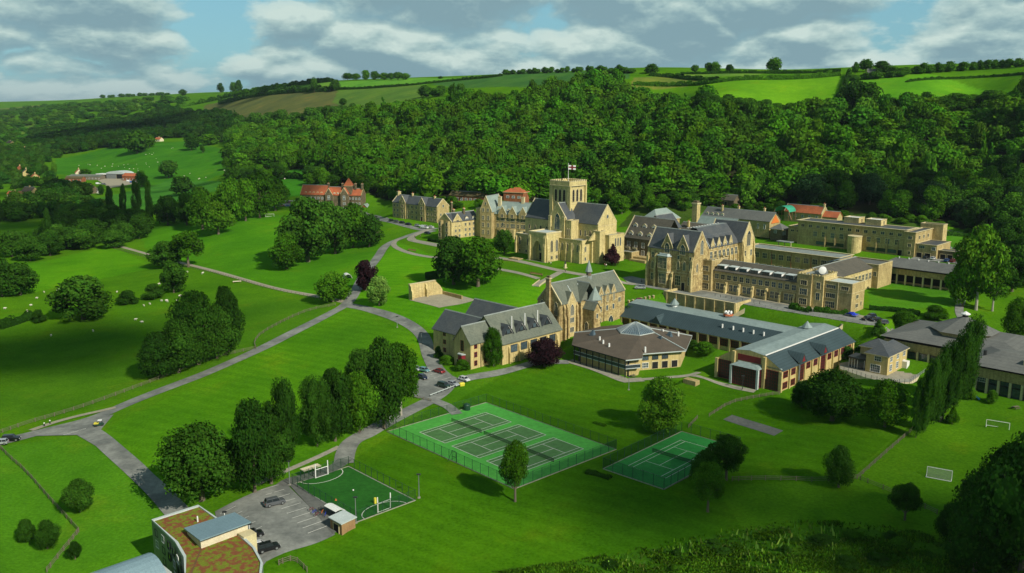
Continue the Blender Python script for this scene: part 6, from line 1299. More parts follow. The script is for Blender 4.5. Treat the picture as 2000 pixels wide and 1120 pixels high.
park = [
 (395, 978, 832, 158, 'broad', L_D, 'widest dark tree beside the bottom left road, left end of its row'),
 (498, 962, 784, 96, 'oval', L_D, 'tall dark tree just right of the widest roadside tree'),
 (530, 945, 815, 90, 'oval', L_D, 'lower dark tree in front of the tall slim one in the roadside row'),
 (553, 905, 742, 68, 'column', L_D, 'tall slim tree with twin tops in the middle of the roadside row'),
 (620, 872, 735, 74, 'column', L_D, 'dark upright tree opening the right half of the roadside row'),
 (655, 862, 722, 80, 'oval', L_D, 'dark full tree second in the right half of the roadside row'),
 (702, 845, 728, 82, 'oval', L_N, 'greener tree third in the right half of the roadside row'),
 (706, 790, 685, 74, 'broad', L_D, 'dark rounded tree behind the greener tree of the roadside row'),
 (750, 838, 664, 92, 'oval', L_D, 'tallest dark tree of the row left of the small car park'),
 (783, 812, 672, 96, 'open', L_N, 'tree with a pale bare trunk next to the small car park'),
 (312, 737, 652, 84, 'broad', L_D, 'left low tree of the dark clump in the sheep field'),
 (350, 728, 625, 90, 'broad', L_D, 'second tree from the left of the dark clump in the sheep field'),
 (388, 712, 572, 100, 'oval', L_D, 'tall domed tree in the middle of the dark clump in the sheep field'),
 (425, 700, 600, 84, 'broad', L_D, 'front right tree of the dark clump in the sheep field'),
 (446, 690, 562, 66, 'oval', L_D, 'tall round topped tree at the right end of the sheep field clump'),
 (163, 624, 542, 118, 'spread', L_D, 'wide spreading tree on the hedge line of the sheep field'),
 (250, 594, 568, 40, 'bush', L_D, 'left of two low bushes on the hedge line of the sheep field'),
 (300, 584, 555, 40, 'bush', L_D, 'right of two low bushes on the hedge line of the sheep field'),
 (340, 572, 515, 56, 'broad', L_D, 'rounded tree at the right end of the hedge line'),
 (76, 630, 605, 26, 'bush', L_D, 'small round bush left of the wide spreading tree'),
 (40, 577, 515, 74, 'broad', L_D, 'rounded dark tree at the left edge below the bright field'),
 (4, 580, 505, 60, 'broad', L_D, 'dark tree cut by the left edge below the bright field'),
 (325, 524, 472, 66, 'broad', L_D, 'left dense tree of the pair beside the farm track'),
 (368, 522, 452, 72, 'open', L_N, 'right ragged tree of the pair beside the farm track'),
 (157, 999, 938, 64, 'broad', L_D, 'round dark tree alone on the bottom left lawn'),
 (52, 1058, 1016, 40, 'broad', L_D, 'smaller left tree of the pair at the bottom left'),
 (93, 1072, 1017, 50, 'broad', L_D, 'larger right tree of the pair at the bottom left'),
 (147, 1093, 1058, 28, 'broad', L_D, 'smallest tree beside the fence corner at the bottom left'),
 (560, 526, 456, 66, 'broad', L_N, 'light front tree at the left of the big park clump'),
 (602, 512, 388, 104, 'oval', L_D, 'tallest tree of the big park clump below the red roofed house'),
 (655, 496, 405, 74, 'oval', L_D, 'dark tree in the middle of the big park clump'),
 (690, 484, 398, 70, 'oval', L_N, 'rear tree of the big park clump under the red roofs'),
 (722, 482, 420, 62, 'broad', L_D, 'right end tree of the big park clump beside the road'),
 (640, 470, 395, 60, 'broad', L_D, 'back tree of the big park clump hiding the red roofed house'),
 (650, 590, 532, 64, 'broad', L_N, 'tree in front of the white tent by the road fork'),
 (715, 568, 509, 48, 'broad', L_C, 'dark purple beech at the road fork'),
 (741, 598, 541, 46, 'oval', L_P, 'pale green tree right of the purple beech at the fork'),
 (886, 556, 464, 84, 'broad', L_D, 'left dark half of the big tree pair behind the ball court wall'),
 (934, 560, 466, 90, 'broad', L_N, 'right greener half of the big tree pair behind the ball court wall'),
 (985, 497, 450, 38, 'oval', L_D, 'dark yew against the left end of the abbey church'),
 (1196, 518, 476, 38, 'cone', L_C, 'small dark purple tree at the right end of the abbey church'),
 (964, 716, 640, 40, 'column', L_N, 'tall birch in front of the brick chapel hall'),
 (945, 712, 668, 26, 'oval', L_N, 'smaller birch at the left of the tall one by the chapel hall'),
 (1064, 716, 662, 72, 'broad', L_C, 'purple beech between the chapel hall and the polygonal hall'),
 (1046, 696, 670, 28, 'bush', L_L, 'light green bush against the chapel hall wall'),
 (904, 724, 702, 32, 'bush', L_N, 'bush at the left corner of the chapel hall'),
 (874, 710, 694, 34, 'bush', L_N, 'low bush by the bend of the road at the chapel hall'),
 (856, 700, 676, 18, 'bush', L_D, 'narrow bush at the far left corner of the chapel hall'),
 (1006, 980, 862, 70, 'open', L_N, 'tree with a bare trunk at the near corner of the tennis courts'),
 (1290, 846, 740, 98, 'broad', L_L, 'big round tree between the two tennis courts'),
 (1382, 1000, 905, 76, 'open', L_L, 'light green tree nearest the camera by the single court'),
 (1378, 955, 882, 66, 'broad', L_D, 'dark tree at the right side of the single court'),
 (1418, 938, 850, 84, 'open', L_D, 'dark spreading tree behind the light one by the single court'),
 (1638, 952, 872, 62, 'broad', L_D, 'egg shaped dark tree on the lawn at right'),
 (1625, 822, 726, 120, 'broad', L_D, 'wide dark tree below the terrace of the hipped house'),
 (1566, 796, 745, 46, 'broad', L_D, 'small dark tree right of the cricket strip'),
 (1728, 834, 742, 84, 'broad', L_N, 'round tree with a lit top left of the poplars'),
 (1788, 855, 700, 42, 'column', L_D, 'nearest tall poplar of the leaning clump'),
 (1806, 840, 690, 48, 'column', L_D, 'second poplar of the leaning clump'),
 (1826, 822, 665, 50, 'column', L_D, 'third poplar in the middle of the leaning clump'),
 (1846, 806, 645, 52, 'column', L_D, 'fourth poplar of the leaning clump'),
 (1866, 790, 615, 54, 'column', L_D, 'tallest and farthest poplar of the leaning clump'),
 (1860, 828, 792, 28, 'cone', L_N, 'small conical conifer beside the garden shed'),
 (1906, 606, 442, 98, 'open', L_L, 'very tall light green tree right of the colonnade hall'),
 (1880, 600, 505, 66, 'broad', L_L, 'lower light tree hiding the end of the colonnade hall'),
 (1938, 608, 520, 66, 'open', L_N, 'tree with a forked pale trunk on the right lawn'),
 (1985, 665, 582, 56, 'broad', L_N, 'tree at the right edge of the lawn with a path'),
 (1976, 570, 480, 70, 'broad', L_D, 'dark tree behind the tall light one at the right edge'),
 (2010, 560, 470, 80, 'broad', L_D, 'dark tree cut by the right edge of the lawn'),
 (1765, 652, 608, 62, 'spread', L_N, 'low spreading tree beside the parked black cars'),
 (1715, 656, 624, 30, 'cone', L_D, 'small dark conifer casting shade on the terrace bank'),
 (1826, 624, 596, 46, 'spread', L_N, 'low tree behind the lantern roofed hall'),
 (1767, 1016, 946, 66, 'open', L_D, 'thin dark tree in the shade at lower right'),
 (1905, 1118, 930, 150, 'broad', L_D, 'dark bushy tree at the bottom right, left of the big one'),
 (1995, 1118, 850, 190, 'broad', L_D, 'huge dark tree filling the bottom right corner'),
 (1960, 1040, 870, 110, 'broad', L_D, 'dark tree rising behind the bottom right corner trees'),
 (1855, 1060, 985, 60, 'broad', L_D, 'low dark tree at the front edge of the corner trees'),
 (1895, 780, 755, 26, 'bush', L_L, 'bush in front of the first bay of the glazed wing'),
 (1937, 786, 762, 24, 'bush', L_N, 'round bush before the glazed wing columns'),
 (1720, 735, 715, 30, 'bush', L_N, 'bush between the hipped house and the lantern hall'),
 (1650, 700, 675, 40, 'bush', L_D, 'dark bush between the sports hall and the hipped house'),
 (1668, 680, 660, 34, 'bush', L_N, 'bush behind the hipped house roof'),
 (1375, 690, 668, 42, 'bush', L_N, 'dense bush against the wall of the long sports wing'),
 (1355, 680, 665, 24, 'bush', L_D, 'dark bush at the corner of the polygonal hall'),
 (1232, 618, 596, 34, 'bush', L_D, 'dark bush in the gap behind the gothic boarding house'),
 (217, 428, 364, 15, 'column', L_D, 'leftmost of the four slim poplars below the farm'),
 (243, 430, 360, 15, 'column', L_D, 'second from left of the four slim poplars below the farm'),
 (270, 432, 352, 19, 'column', L_D, 'third from left of the four slim poplars below the farm'),
 (294, 440, 350, 16, 'column', L_D, 'rightmost of the four slim poplars below the farm'),
 (95, 486, 408, 20, 'column', L_D, 'dark poplar standing alone in the shaded valley'),
 (328, 440, 384, 52, 'broad', L_D, 'dark round tree right of the slim poplars'),
 (365, 440, 378, 44, 'broad', L_D, 'dark tree second from left in the belt right of the poplars'),
 (396, 448, 366, 56, 'broad', L_N, 'tree third from left in the belt right of the poplars'),
 (427, 458, 392, 60, 'broad', L_L, 'light round tree standing in front of the belt'),
 (452, 440, 348, 56, 'oval', L_N, 'fourth tall tree of the belt above the light round one'),
 (480, 432, 350, 50, 'oval', L_N, 'fifth tree of the belt below the red roofed house'),
 (508, 426, 338, 56, 'oval', L_N, 'sixth and tallest tree of the belt'),
 (538, 412, 346, 52, 'oval', L_N, 'right end tree of the belt beside the cars'),
 (330, 348, 314, 36, 'broad', L_D, 'round tree alone in the middle of the hillside pasture'),
 (356, 382, 346, 46, 'broad', L_D, 'broad tree at the lower edge of the hillside pasture'),
 (268, 300, 256, 48, 'broad', L_D, 'dark tree at the upper left corner of the hillside pasture'),
 (292, 288, 264, 24, 'broad', L_N, 'smaller tree right of the corner tree above the pasture'),
 (374, 294, 262, 30, 'broad', L_D, 'tree jutting into the top of the hillside pasture'),
 (396, 299, 284, 9, 'oval', L_D, 'tiny tree under the one jutting into the pasture'),
 (408, 284, 262, 40, 'broad', L_N, 'ragged tree at the top right of the hillside pasture'),
 (470, 346, 300, 44, 'broad', L_N, 'tree at the right side of the hillside pasture'),
 (452, 316, 280, 36, 'broad', L_N, 'tree above the right side of the hillside pasture'),
 (166, 346, 330, 22, 'broad', L_N, 'small tree beside the cream gabled cottage'),
 (107, 350, 318, 12, 'oval', L_L, 'slim light tree left of the cream gabled cottage'),
 (277, 365, 334, 22, 'broad', L_N, 'tree right of the orange brick barn'),
 (198, 381, 362, 12, 'oval', L_D, 'dark clipped tree right of the white bungalow'),
 (655, 178, 156, 18, 'oval', L_D, 'dark tree alone at the end of the brown field hedge'),
 (431, 178, 163, 13, 'oval', L_D, 'left tree of the group on the left skyline'),
 (456, 177, 161, 14, 'broad', L_D, 'middle tree of the group on the left skyline'),
 (466, 175, 157, 13, 'oval', L_D, 'right tree of the group on the left skyline'),
 (357, 187, 175, 15, 'broad', L_D, 'round tree alone low on the left skyline'),
 (613, 162, 152, 13, 'broad', L_D, 'small round tree on the skyline left of the long clump'),
 (860, 154, 149, 10, 'bush', L_D, 'tiny bush alone on the bright skyline field'),
 (1273, 144, 125, 26, 'spread', L_D, 'dark spreading tree alone on the middle skyline'),
 (1357, 143, 127, 15, 'broad', L_D, 'first small round tree right of the spreading skyline tree'),
 (1384, 142, 123, 17, 'broad', L_D, 'left tree of the touching pair on the skyline'),
 (1397, 142, 121, 18, 'broad', L_N, 'right tree of the touching pair on the skyline'),
 (1425, 142, 126, 15, 'oval', L_D, 'small oval tree right of the touching pair on the skyline'),
 (1512, 142, 113, 30, 'broad', L_N, 'largest lone tree on the right skyline'),
 (1670, 146, 122, 14, 'oval', L_D, 'leaning narrow tree left of the hilltop farmhouse'),
 (1691, 140, 116, 26, 'broad', L_D, 'tall round tree behind the hilltop farmhouse'),
 (1722, 146, 120, 30, 'broad', L_D, 'broad tree right of the hilltop farmhouse'),
]
for r_ in park: tree(*r_, trunk='pale' if 'pale' in r_[6] and 'trunk' in r_[6] or 'birch' in r_[6] or 'light green tree right' in r_[6] else None)
def P3(u, v): return hit(u, v)
# skyline rows
STUFFROWS = []
def rowtrees(a, b_, n, hp, wp, label, group, kinds=('broad', 'oval'), mats=(L_D, L_N), q='far', jit=.35, mass=None):
    if mass:
        for i in range(n):
            f = min(1, max(0, (i+random.uniform(-jit, jit))/max(1, n-1))); p = hit(a[0]+(b_[0]-a[0])*f, a[1]+(b_[1]-a[1])*f); STUFFROWS.append((mass, p[0], p[1], p[2], hp*p[1]/F, wp*p[1]/F))
        return
    for i in range(n):
        f = (i+random.uniform(-jit, jit))/max(1, n-1); f = min(1, max(0, f)); u = a[0]+(b_[0]-a[0])*f; v = a[1]+(b_[1]-a[1])*f
        p = hit(u, v); hh = random.uniform(.7, 1.2)*hp*p[1]/F; tree(0, 0, 0, 0, random.choice(kinds), random.choice(mats), label, group, q, xyz=p, h=hh, wd=random.uniform(.8, 1.2)*wp*p[1]/F)
rowtrees((668, 157), (792, 156), 9, 15, 19, 'tree in the long dark clump on the skyline', 'trees in the skyline clump')
rowtrees((985, 146), (1165, 140), 20, 10, 12, 'small dark tree in the thin plantation on the middle skyline', 'trees of the skyline plantation', ('oval', 'cone'), mass=1)
rowtrees((1170, 143), (1232, 143), 6, 13, 20, 'low tree closing the right end of the skyline plantation', 'trees at the plantation end', mass=1)
rowtrees((1745, 148), (1998, 131), 19, 17, 20, 'dense tree in the hilltop belt running to the right edge', 'trees of the right hilltop belt', mass=1)
rowtrees((1660, 158), (1760, 150), 8, 14, 20, 'low tree in the thicket below the hilltop farmhouse', 'thicket below the farmhouse', mass=1)
rowtrees((22, 199), (130, 196), 7, 9, 18, 'faint rounded tree on the far left horizon', 'trees on the far left horizon', mass=1)
rowtrees((200, 192), (330, 186), 12, 6, 12, 'tiny tree on the distant left ridge', 'trees on the distant left ridge', mass=1)
# trees edging the wood top against the fields
rowtrees((1380, 224), (1640, 236), 14, 36, 44, 'rounded tree along the top edge of the wood by the bright field', 'trees at the top edge of the wood', q='mid')
rowtrees((1650, 212), (1700, 216), 3, 46, 44, 'dark tree at the field corner on top of the wood', 'trees at the field corner')
rowtrees((1740, 228), (2000, 204), 12, 36, 46, 'bushy tree along the top edge of the wood at right', 'trees at the top right edge of the wood', q='mid')
rowtrees((830, 190), (900, 186), 5, 18, 24, 'tree in the spur of bushes reaching into the skyline fields', 'trees of the field spur', mass=1)
rowtrees((470, 258), (690, 228), 14, 26, 28, 'tree in the line under the brown field', 'trees under the brown field', mass=1)
# the hanging wood
MASSDESC = 0
def sample(polyuv, spacing, seed, jitter=.45):
    poly = [hit(u, v)[:2] for u, v in polyuv]; A_ = np.array(poly); r = np.random.default_rng(seed)
    x0, y0 = A_.min(0); x1, y1 = A_.max(0); xs = np.arange(x0, x1, spacing); ys_ = np.arange(y0, y1, spacing*.87)
    X_, Y_ = np.meshgrid(xs, ys_); X_ = X_+(np.arange(len(ys_)) % 2)[:, None]*spacing*.5; X_ = X_+r.uniform(-jitter, jitter, X_.shape)*spacing; Y_ = Y_+r.uniform(-jitter, jitter, Y_.shape)*spacing
    m = inpoly(X_, Y_, poly); x, y = X_[m], Y_[m]; return x, y, hz(x, y)
wx, wy_, wz = sample(WOODPOLY, 13.5, 3, .5)
infr = np.abs(wx/wy_) < .66; wx, wy_, wz = wx[infr], wy_[infr], wz[infr]
_t = 26; 
def seen(x, y, z_):   # crown top seen over the ground and over the trees in front
    k = np.linspace(.55, .985, 26)[:, None]; zt = z_+15; sx, sy = x*k, y*k; sz = CAMZ+(zt-CAMZ)*k
    g = hz(sx.ravel(), sy.ravel()).reshape(sx.shape)
    return (sz > g+2).all(0)
vis = seen(wx, wy_, wz); order = np.argsort(wy_); 
wood_i = [i for i in order if vis[i]]; near_i, far_i = wood_i[:82], wood_i[82:]
print('WOOD', len(wx), vis.sum(), wy_[near_i].max())
WM = [L_D, L_N, L_N, L_D, L_D, L_B, L_N, L_D]
def wkind(i):
    r = (i*7919) % 100
    return ('cone', L_B if r % 2 else L_D) if r < 8 else ('cone', L_N) if r < 12 else ('oval', WM[r % 8]) if r < 45 else ('broad', L_C) if r == 99 else ('broad', WM[r % 8])
DESC = {('cone', L_B): 'conifer', ('cone', L_D): 'conifer'}
for i in near_i:
    k, m = wkind(i); s = random.uniform(.8, 1.3)
    if k == 'cone': h, w = random.uniform(17, 24), random.uniform(7, 9)
    else: h, w = 16.5*s, 17.5*random.uniform(.75, 1.4)
    if k == 'cone': lb, gp_ = 'pointed conifer among the broadleaf trees of the steep wood', 'conifers in the steep wood'
    elif m == L_C: lb, gp_ = 'dark purple tree within the steep green wood', 'purple trees in the steep wood'
    else: lb, gp_ = 'broadleaf tree in the lower part of the steep wood behind the school', 'broadleaf trees of the steep wood'
    tree(0, 0, 0, 0, k, m, lb, gp_, 'mid', xyz=(wx[i], wy_[i], wz[i]-1), h=h, wd=w)
# the rest of the wood and the far woods: one object each, too many to count
FARC = {}
def stuffwood(name, x, y, z_, label, hs=(9, 23), ws=(11, 25), m=None, mats=(L_D, L_N, L_L)):
    r = np.random.default_rng(len(x)); VV, QQ, TT, CC, MI = [], [], [], [], []; off = 0
    for kk in range(4):
        if kk not in FARC: FARC[kk] = crown_arrays(('broad', 'oval', 'broad', 'cone')[kk], 50+kk, 12, 900 if kk < 3 else 700, .060, .05, .78, (.2, .34))
    for i in range(len(x)):
        kk = 3 if r.random() < .07 else r.integers(0, 3); V_a, Q_a, c_a, V_b, T_b, c_b = FARC[kk]
        a = r.uniform(0, 6.28); w = r.uniform(*ws)*(.6 if kk == 3 else 1); h = r.uniform(*hs)*(1.25 if kk == 3 else 1); R_m = np.array([[math.cos(a), math.sin(a), 0], [-math.sin(a), math.cos(a), 0], [0, 0, 1]])
        t_ = r.uniform(.58, 1.12); tc_ = np.array([t_*r.uniform(.75, 1.2), t_, t_*r.uniform(.7, 1.5), 1])
        V = np.concatenate([V_a, V_b])@R_m*np.array([w, w, h])+np.array([x[i], y[i], z_[i]-1]); nA = len(V_a)
        VV.append(V); QQ.append(Q_a+off); TT.append(T_b+nA+off); CC.append(np.concatenate([c_a, c_b])*tc_); off += len(V)
    me = mesh_mixed(name, np.concatenate(VV), np.concatenate(QQ), np.concatenate(TT), np.concatenate(CC), m or L_N)
    o = bpy.data.objects.new(name, me); COL.objects.link(o); return tag(o, label, 'woodland', kind='stuff')
stuffwood('woodland', wx[far_i], wy_[far_i], wz[far_i], 'upper part of the dense broadleaf wood covering the hillside')
x, y, z_ = sample([(55, 288), (120, 303), (200, 290), (262, 290), (300, 272), (380, 268), (430, 280), (470, 262), (480, 245), (400, 226), (330, 216), (250, 238), (150, 250), (60, 262)], 15, 11); stuffwood('dark_woodland', x, y, z_, 'dark shaded wood on the spur above the hillside pasture', (12, 17), (15, 20), L_D)
x, y, z_ = sample([(-60, 320), (0, 318), (60, 300), (140, 262), (240, 228), (330, 207), (400, 200), (330, 192), (200, 205), (60, 212), (-60, 225)], 56, 12, .5); stuffwood('distant_woodland', x, y, z_, 'patchy distant woods and hedges on the far left hills', (9, 17), (18, 42), L_N)
mr = np.array([r_[1:] for r_ in STUFFROWS])
for nm_, sel, lb_ in (('hilltop_trees', mr[:, 0] > -2000, 'small dark trees and thickets standing along the skyline and field edges'),):
    a_ = mr[sel]; FW = a_[:, 4].mean()
    rr_ = np.random.default_rng(4); VV, QQ, TT, CC, off = [], [], [], [], 0
    for i in range(len(a_)):
        V_a, Q_a, c_a, V_b, T_b, c_b = FARC[i % 3]; w_ = a_[i, 4]*rr_.uniform(.8, 1.3); h_ = a_[i, 3]*rr_.uniform(.7, 1.25)
        V = np.concatenate([V_a, V_b])*np.array([w_, w_, h_])+a_[i, :3]-np.array([0, 0, .5]); VV.append(V); QQ.append(Q_a+off); TT.append(T_b+len(V_a)+off); CC.append(np.concatenate([c_a, c_b])); off += len(V)
    me = mesh_mixed(nm_, np.concatenate(VV), np.concatenate(QQ), np.concatenate(TT), np.concatenate(CC), L_D); ob = bpy.data.objects.new(nm_, me); COL.objects.link(ob); tag(ob, lb_, 'trees', kind='stuff')
x, y, z_ = sample([(0, 405), (55, 395), (105, 398), (170, 402), (215, 420), (190, 428), (90, 428), (0, 440)], 15, 22); stuffwood('shaded_trees', x, y, z_, 'belt of dark trees in the shaded valley below the village', (11, 16), (13, 18), L_D)
x, y, z_ = sample([(95, 370), (150, 368), (170, 380), (150, 396), (80, 396)], 15, 23); stuffwood('farm_trees', x, y, z_, 'dark trees between the village houses and the farm', (11, 15), (12, 17), L_D)
x, y, z_ = sample([(60, 330), (120, 306), (100, 290), (0, 300), (0, 325)], 16, 14); x2, y2, z2 = sample([(-40, 332), (75, 322), (105, 340), (100, 372), (-40, 376)], 27, 15, .5); x, y, z_ = np.concatenate([x, x2]), np.concatenate([y, y2]), np.concatenate([z_, z2]); stuffwood('village_trees', x, y, z_, 'dark trees around the village houses at far left', (9, 14), (12, 16), L_D)
def scatter(poly, sp, seed, label, group, hs, ws, mats=(L_D, L_N), kinds=('broad', 'broad', 'oval'), q='mid', avoid=None):
    x, y, z_ = sample(poly, sp, seed); r = random.Random(seed); n = 0
    for i in range(len(x)):
        if abs(x[i]/y[i]) > .64: continue
        n += 1; tree(0, 0, 0, 0, r.choice(kinds), r.choice(mats), label, group, q, xyz=(x[i], y[i], z_[i]), h=r.uniform(*hs), wd=r.uniform(*ws))
    print(label, n)
scatter([(95, 470), (120, 435), (190, 420), (300, 445), (285, 468), (250, 482), (130, 500), (0, 520), (0, 500)], 17, 21, 'dark tree in the shaded belt above the bright left field', 'trees of the shaded belt above the left field', (11, 16), (15, 20), (L_D,))
scatter([(440, 330), (480, 345), (560, 345), (560, 352), (480, 362), (445, 350)], 15, 24, 'tree in the belt between pasture and red roofed house', 'trees between pasture and red roofed house', (10, 15), (11, 15), (L_N, L_D))
scatter([(590, 348), (650, 345), (700, 358), (760, 372), (700, 388), (640, 378), (600, 366)], 13, 25, 'tree behind the red roofed boarding house', 'trees behind the red roofed boarding house', (10, 15), (11, 14), (L_N, L_D))
scatter([(765, 392), (860, 388), (900, 402), (1000, 404), (1000, 412), (900, 414), (800, 398)], 9, 26, 'small tree or shrub on the garden slope above the guest house', 'shrubs on the garden slope', (2.5, 6), (5, 8), (L_L, L_N), ('bush',))
scatter([(1160, 400), (1250, 395), (1290, 402), (1230, 412), (1170, 412)], 12, 27, 'tree behind the monastery house roof', 'trees behind the monastery house', (8, 14), (9, 13), (L_N, L_L))
scatter([(1420, 400), (1640, 415), (1760, 432), (1880, 444), (1870, 450), (1740, 440), (1560, 420), (1400, 408)], 9, 28, 'bush along the foot of the wood behind the school', 'bushes at the foot of the wood', (2.5, 5), (6, 9), (L_L, L_N), ('bush',))
scatter([(1820, 452), (1900, 452), (2000, 462), (2000, 470), (1900, 458), (1825, 456)], 6, 29, 'shrub of the border behind the rear lawn', 'shrubs behind the rear lawn', (2, 4), (5, 7), (L_D, L_N), ('bush',))
scatter([(1950, 470), (2010, 475), (2010, 560), (1990, 540), (1960, 500)], 13, 30, 'dark tree in the corner of the wood at the right edge', 'trees in the right corner of the wood', (11, 16), (11, 15), (L_D,))
scatter([(1225, 424), (1300, 416), (1345, 414), (1420, 402), (1440, 396), (1300, 398), (1160, 402), (1165, 412)], 11, 42, 'tree on the slope between the wood and the monastery roofs', 'trees on the slope behind the monastery', (7, 13), (8, 13), (L_N, L_D))
scatter([(1370, 404), (1500, 402), (1630, 412), (1560, 420), (1480, 416), (1390, 412)], 9, 43, 'shrub on the bank beyond the slate roofed row', 'shrubs on the bank beyond the slate row', (2.5, 6), (5, 9), (L_N, L_L), ('bush',))
# clipped hedges and hedgerows
def hedge(uv, w, h, label, m=L_D, name='hedge', n=None, lumps=.25):
    p = resample(smoothline([hit(*q)[:2] for q in uv], 2), max(w*.6, 1.0)); r = np.random.default_rng(len(p)); n = n or int(min(14000, 90*len(p))); L = len(p); P_ = np.array([[q[0], q[1], float(hz(q[0], q[1]))] for q in p])
    o = P_[0].copy(); hh = h*(1+lumps*r.normal(size=L)); s = max(.22, P_[:, 1].mean()*.0011)
    i = r.integers(0, L-1, n); f = r.random(n)[:, None]; c = P_[i]*(1-f)+P_[i+1]*f; d = P_[i+1]-P_[i]; d /= np.linalg.norm(d, axis=1, keepdims=True)+1e-9; nn = np.stack([-d[:, 1], d[:, 0], 0*d[:, 0]], 1)
    a = r.uniform(-.15, math.pi+.15, n); q = c+nn*(np.cos(a)*w/2)[:, None]; q[:, 2] += np.clip(np.sin(a), 0, 1)**.6*hh[i]; nrm = nn*np.cos(a)[:, None]; nrm[:, 2] = np.sin(a); nrm += r.normal(size=(n, 3))*.4; nrm /= np.linalg.norm(nrm, axis=1, keepdims=True)
    t1 = np.cross(nrm, r.normal(size=(n, 3))); t1 /= np.linalg.norm(t1, axis=1, keepdims=True); t2 = np.cross(nrm, t1); t1 *= s; t2 *= s*.8
    V = np.stack([q-t1, q-t2, q+t1, q+t2], 1).reshape(-1, 3)-o; Q_ = np.arange(4*n).reshape(-1, 4); tt_ = np.repeat(r.uniform(.7, 1.3, n), 4); C1 = np.stack([tt_, tt_, tt_*.9, tt_*0+1], 1)
    # inner body
    ring = [(-.42, -.3), (-.42, .6), (-.2, .88), (.2, .88), (.42, .6), (.42, -.3)]; VB = []; FB = []
    dd_ = np.gradient(P_[:, :2], axis=0); dd_ /= np.linalg.norm(dd_, axis=1, keepdims=True)+1e-9
    for j in range(L):
        for a_, b_ in ring: VB.append([P_[j, 0]-dd_[j, 1]*a_*w-o[0], P_[j, 1]+dd_[j, 0]*a_*w-o[1], P_[j, 2]+(b_*hh[j] if b_ > 0 else -.3)-o[2]])
    for j in range(L-1):
        for k in range(5): a0 = j*6+k; FB.append([a0, a0+1, a0+7, a0+6])
    me = mesh_mixed(name, np.concatenate([V, np.array(VB)]), np.concatenate([Q_, np.array(FB)+len(V)]), np.zeros((0, 3), int), np.concatenate([C1, np.ones((len(VB), 4))*.9]), m)
    ob = bpy.data.objects.new(name, me); COL.objects.link(ob); ob.location = tuple(o); return tag(ob, label, 'hedge')
hedge([(832, 546), (868, 541)], 3.2, 3.4, 'clipped dark hedge block left of the big trees by the ball court', lumps=.03)
hedge([(1698, 605), (1740, 608), (1795, 616)], 1.8, 1.6, 'dark clipped hedge below the colonnade hall lawn', lumps=.05)
hedge([(1545, 603), (1560, 607), (1582, 611)], 2.4, 1.8, 'dark hedge along the foot of the square tower')
hedge([(1590, 609), (1625, 613), (1655, 615)], 1.6, 1.6, 'low bushes along the wall of the end block')
hedge([(1838, 460), (1870, 461), (1900, 463)], 2.2, 2.0, 'dark hedge behind the rear lawn', lumps=.1)
hedge([(838, 470), (858, 474), (880, 476)], 1.6, 1.3, 'low hedge in front of the gabled stone house')
hedge([(-5, 643), (30, 633), (60, 622)], 4, 3.0, 'dark hedge at the left edge of the sheep field')
hedge([(430, 203), (480, 193), (540, 184), (600, 180), (648, 178)], 9, 7, 'tall hedgerow along the top of the brown field', lumps=.4)
hedge([(660, 175), (740, 172), (800, 168), (880, 159), (980, 149)], 3, 2.2, 'thin dark hedgerow crossing the skyline fields')
hedge([(1238, 166), (1330, 166), (1400, 163), (1500, 156), (1640, 148)], 6, 3.4, 'hedgerow between the pale and the bright field on the right skyline', L_N)
hedge([(1330, 145), (1420, 144), (1520, 144), (1640, 141)], 4, 2.4, 'long dark hedgerow along the right skyline')
hedge([(1270, 148), (1320, 152), (1380, 157), (1400, 158)], 6, 3.2, 'short hedgerow below the lone skyline tree')
hedge([(1658, 148), (1650, 170), (1643, 198)], 4, 4.5, 'hedgerow running down between the two bright hill fields')
hedge([(1770, 161), (1850, 154), (1930, 149), (2010, 146)], 2.2, 1.4, 'thin hedgerow across the right hill field')
hedge([(300, 226), (360, 208), (420, 196), (480, 183), (560, 172)], 7, 6, 'hedgerow climbing the left ridge', L_N, lumps=.4)
hedge([(500, 178), (560, 167), (600, 165), (650, 160)], 7, 6, 'upper hedgerow of the left ridge')
hedge([(480, 345), (560, 350), (640, 352)], 5, 4, 'hedge below the small sheep field by the wood', lumps=.3)
hedge([(1160, 826), (1182, 833)], 1.0, .5, 'rough grass tuft line beside the tennis court corner', L_N)
hedge([(1145, 924), (1168, 928), (1192, 936)], 1.6, .7, 'strip of long rough grass left of the single court', L_D)
hedge([(1319, 752), (1340, 744)], .6, .4, 'low planting by the polygonal hall', L_N)
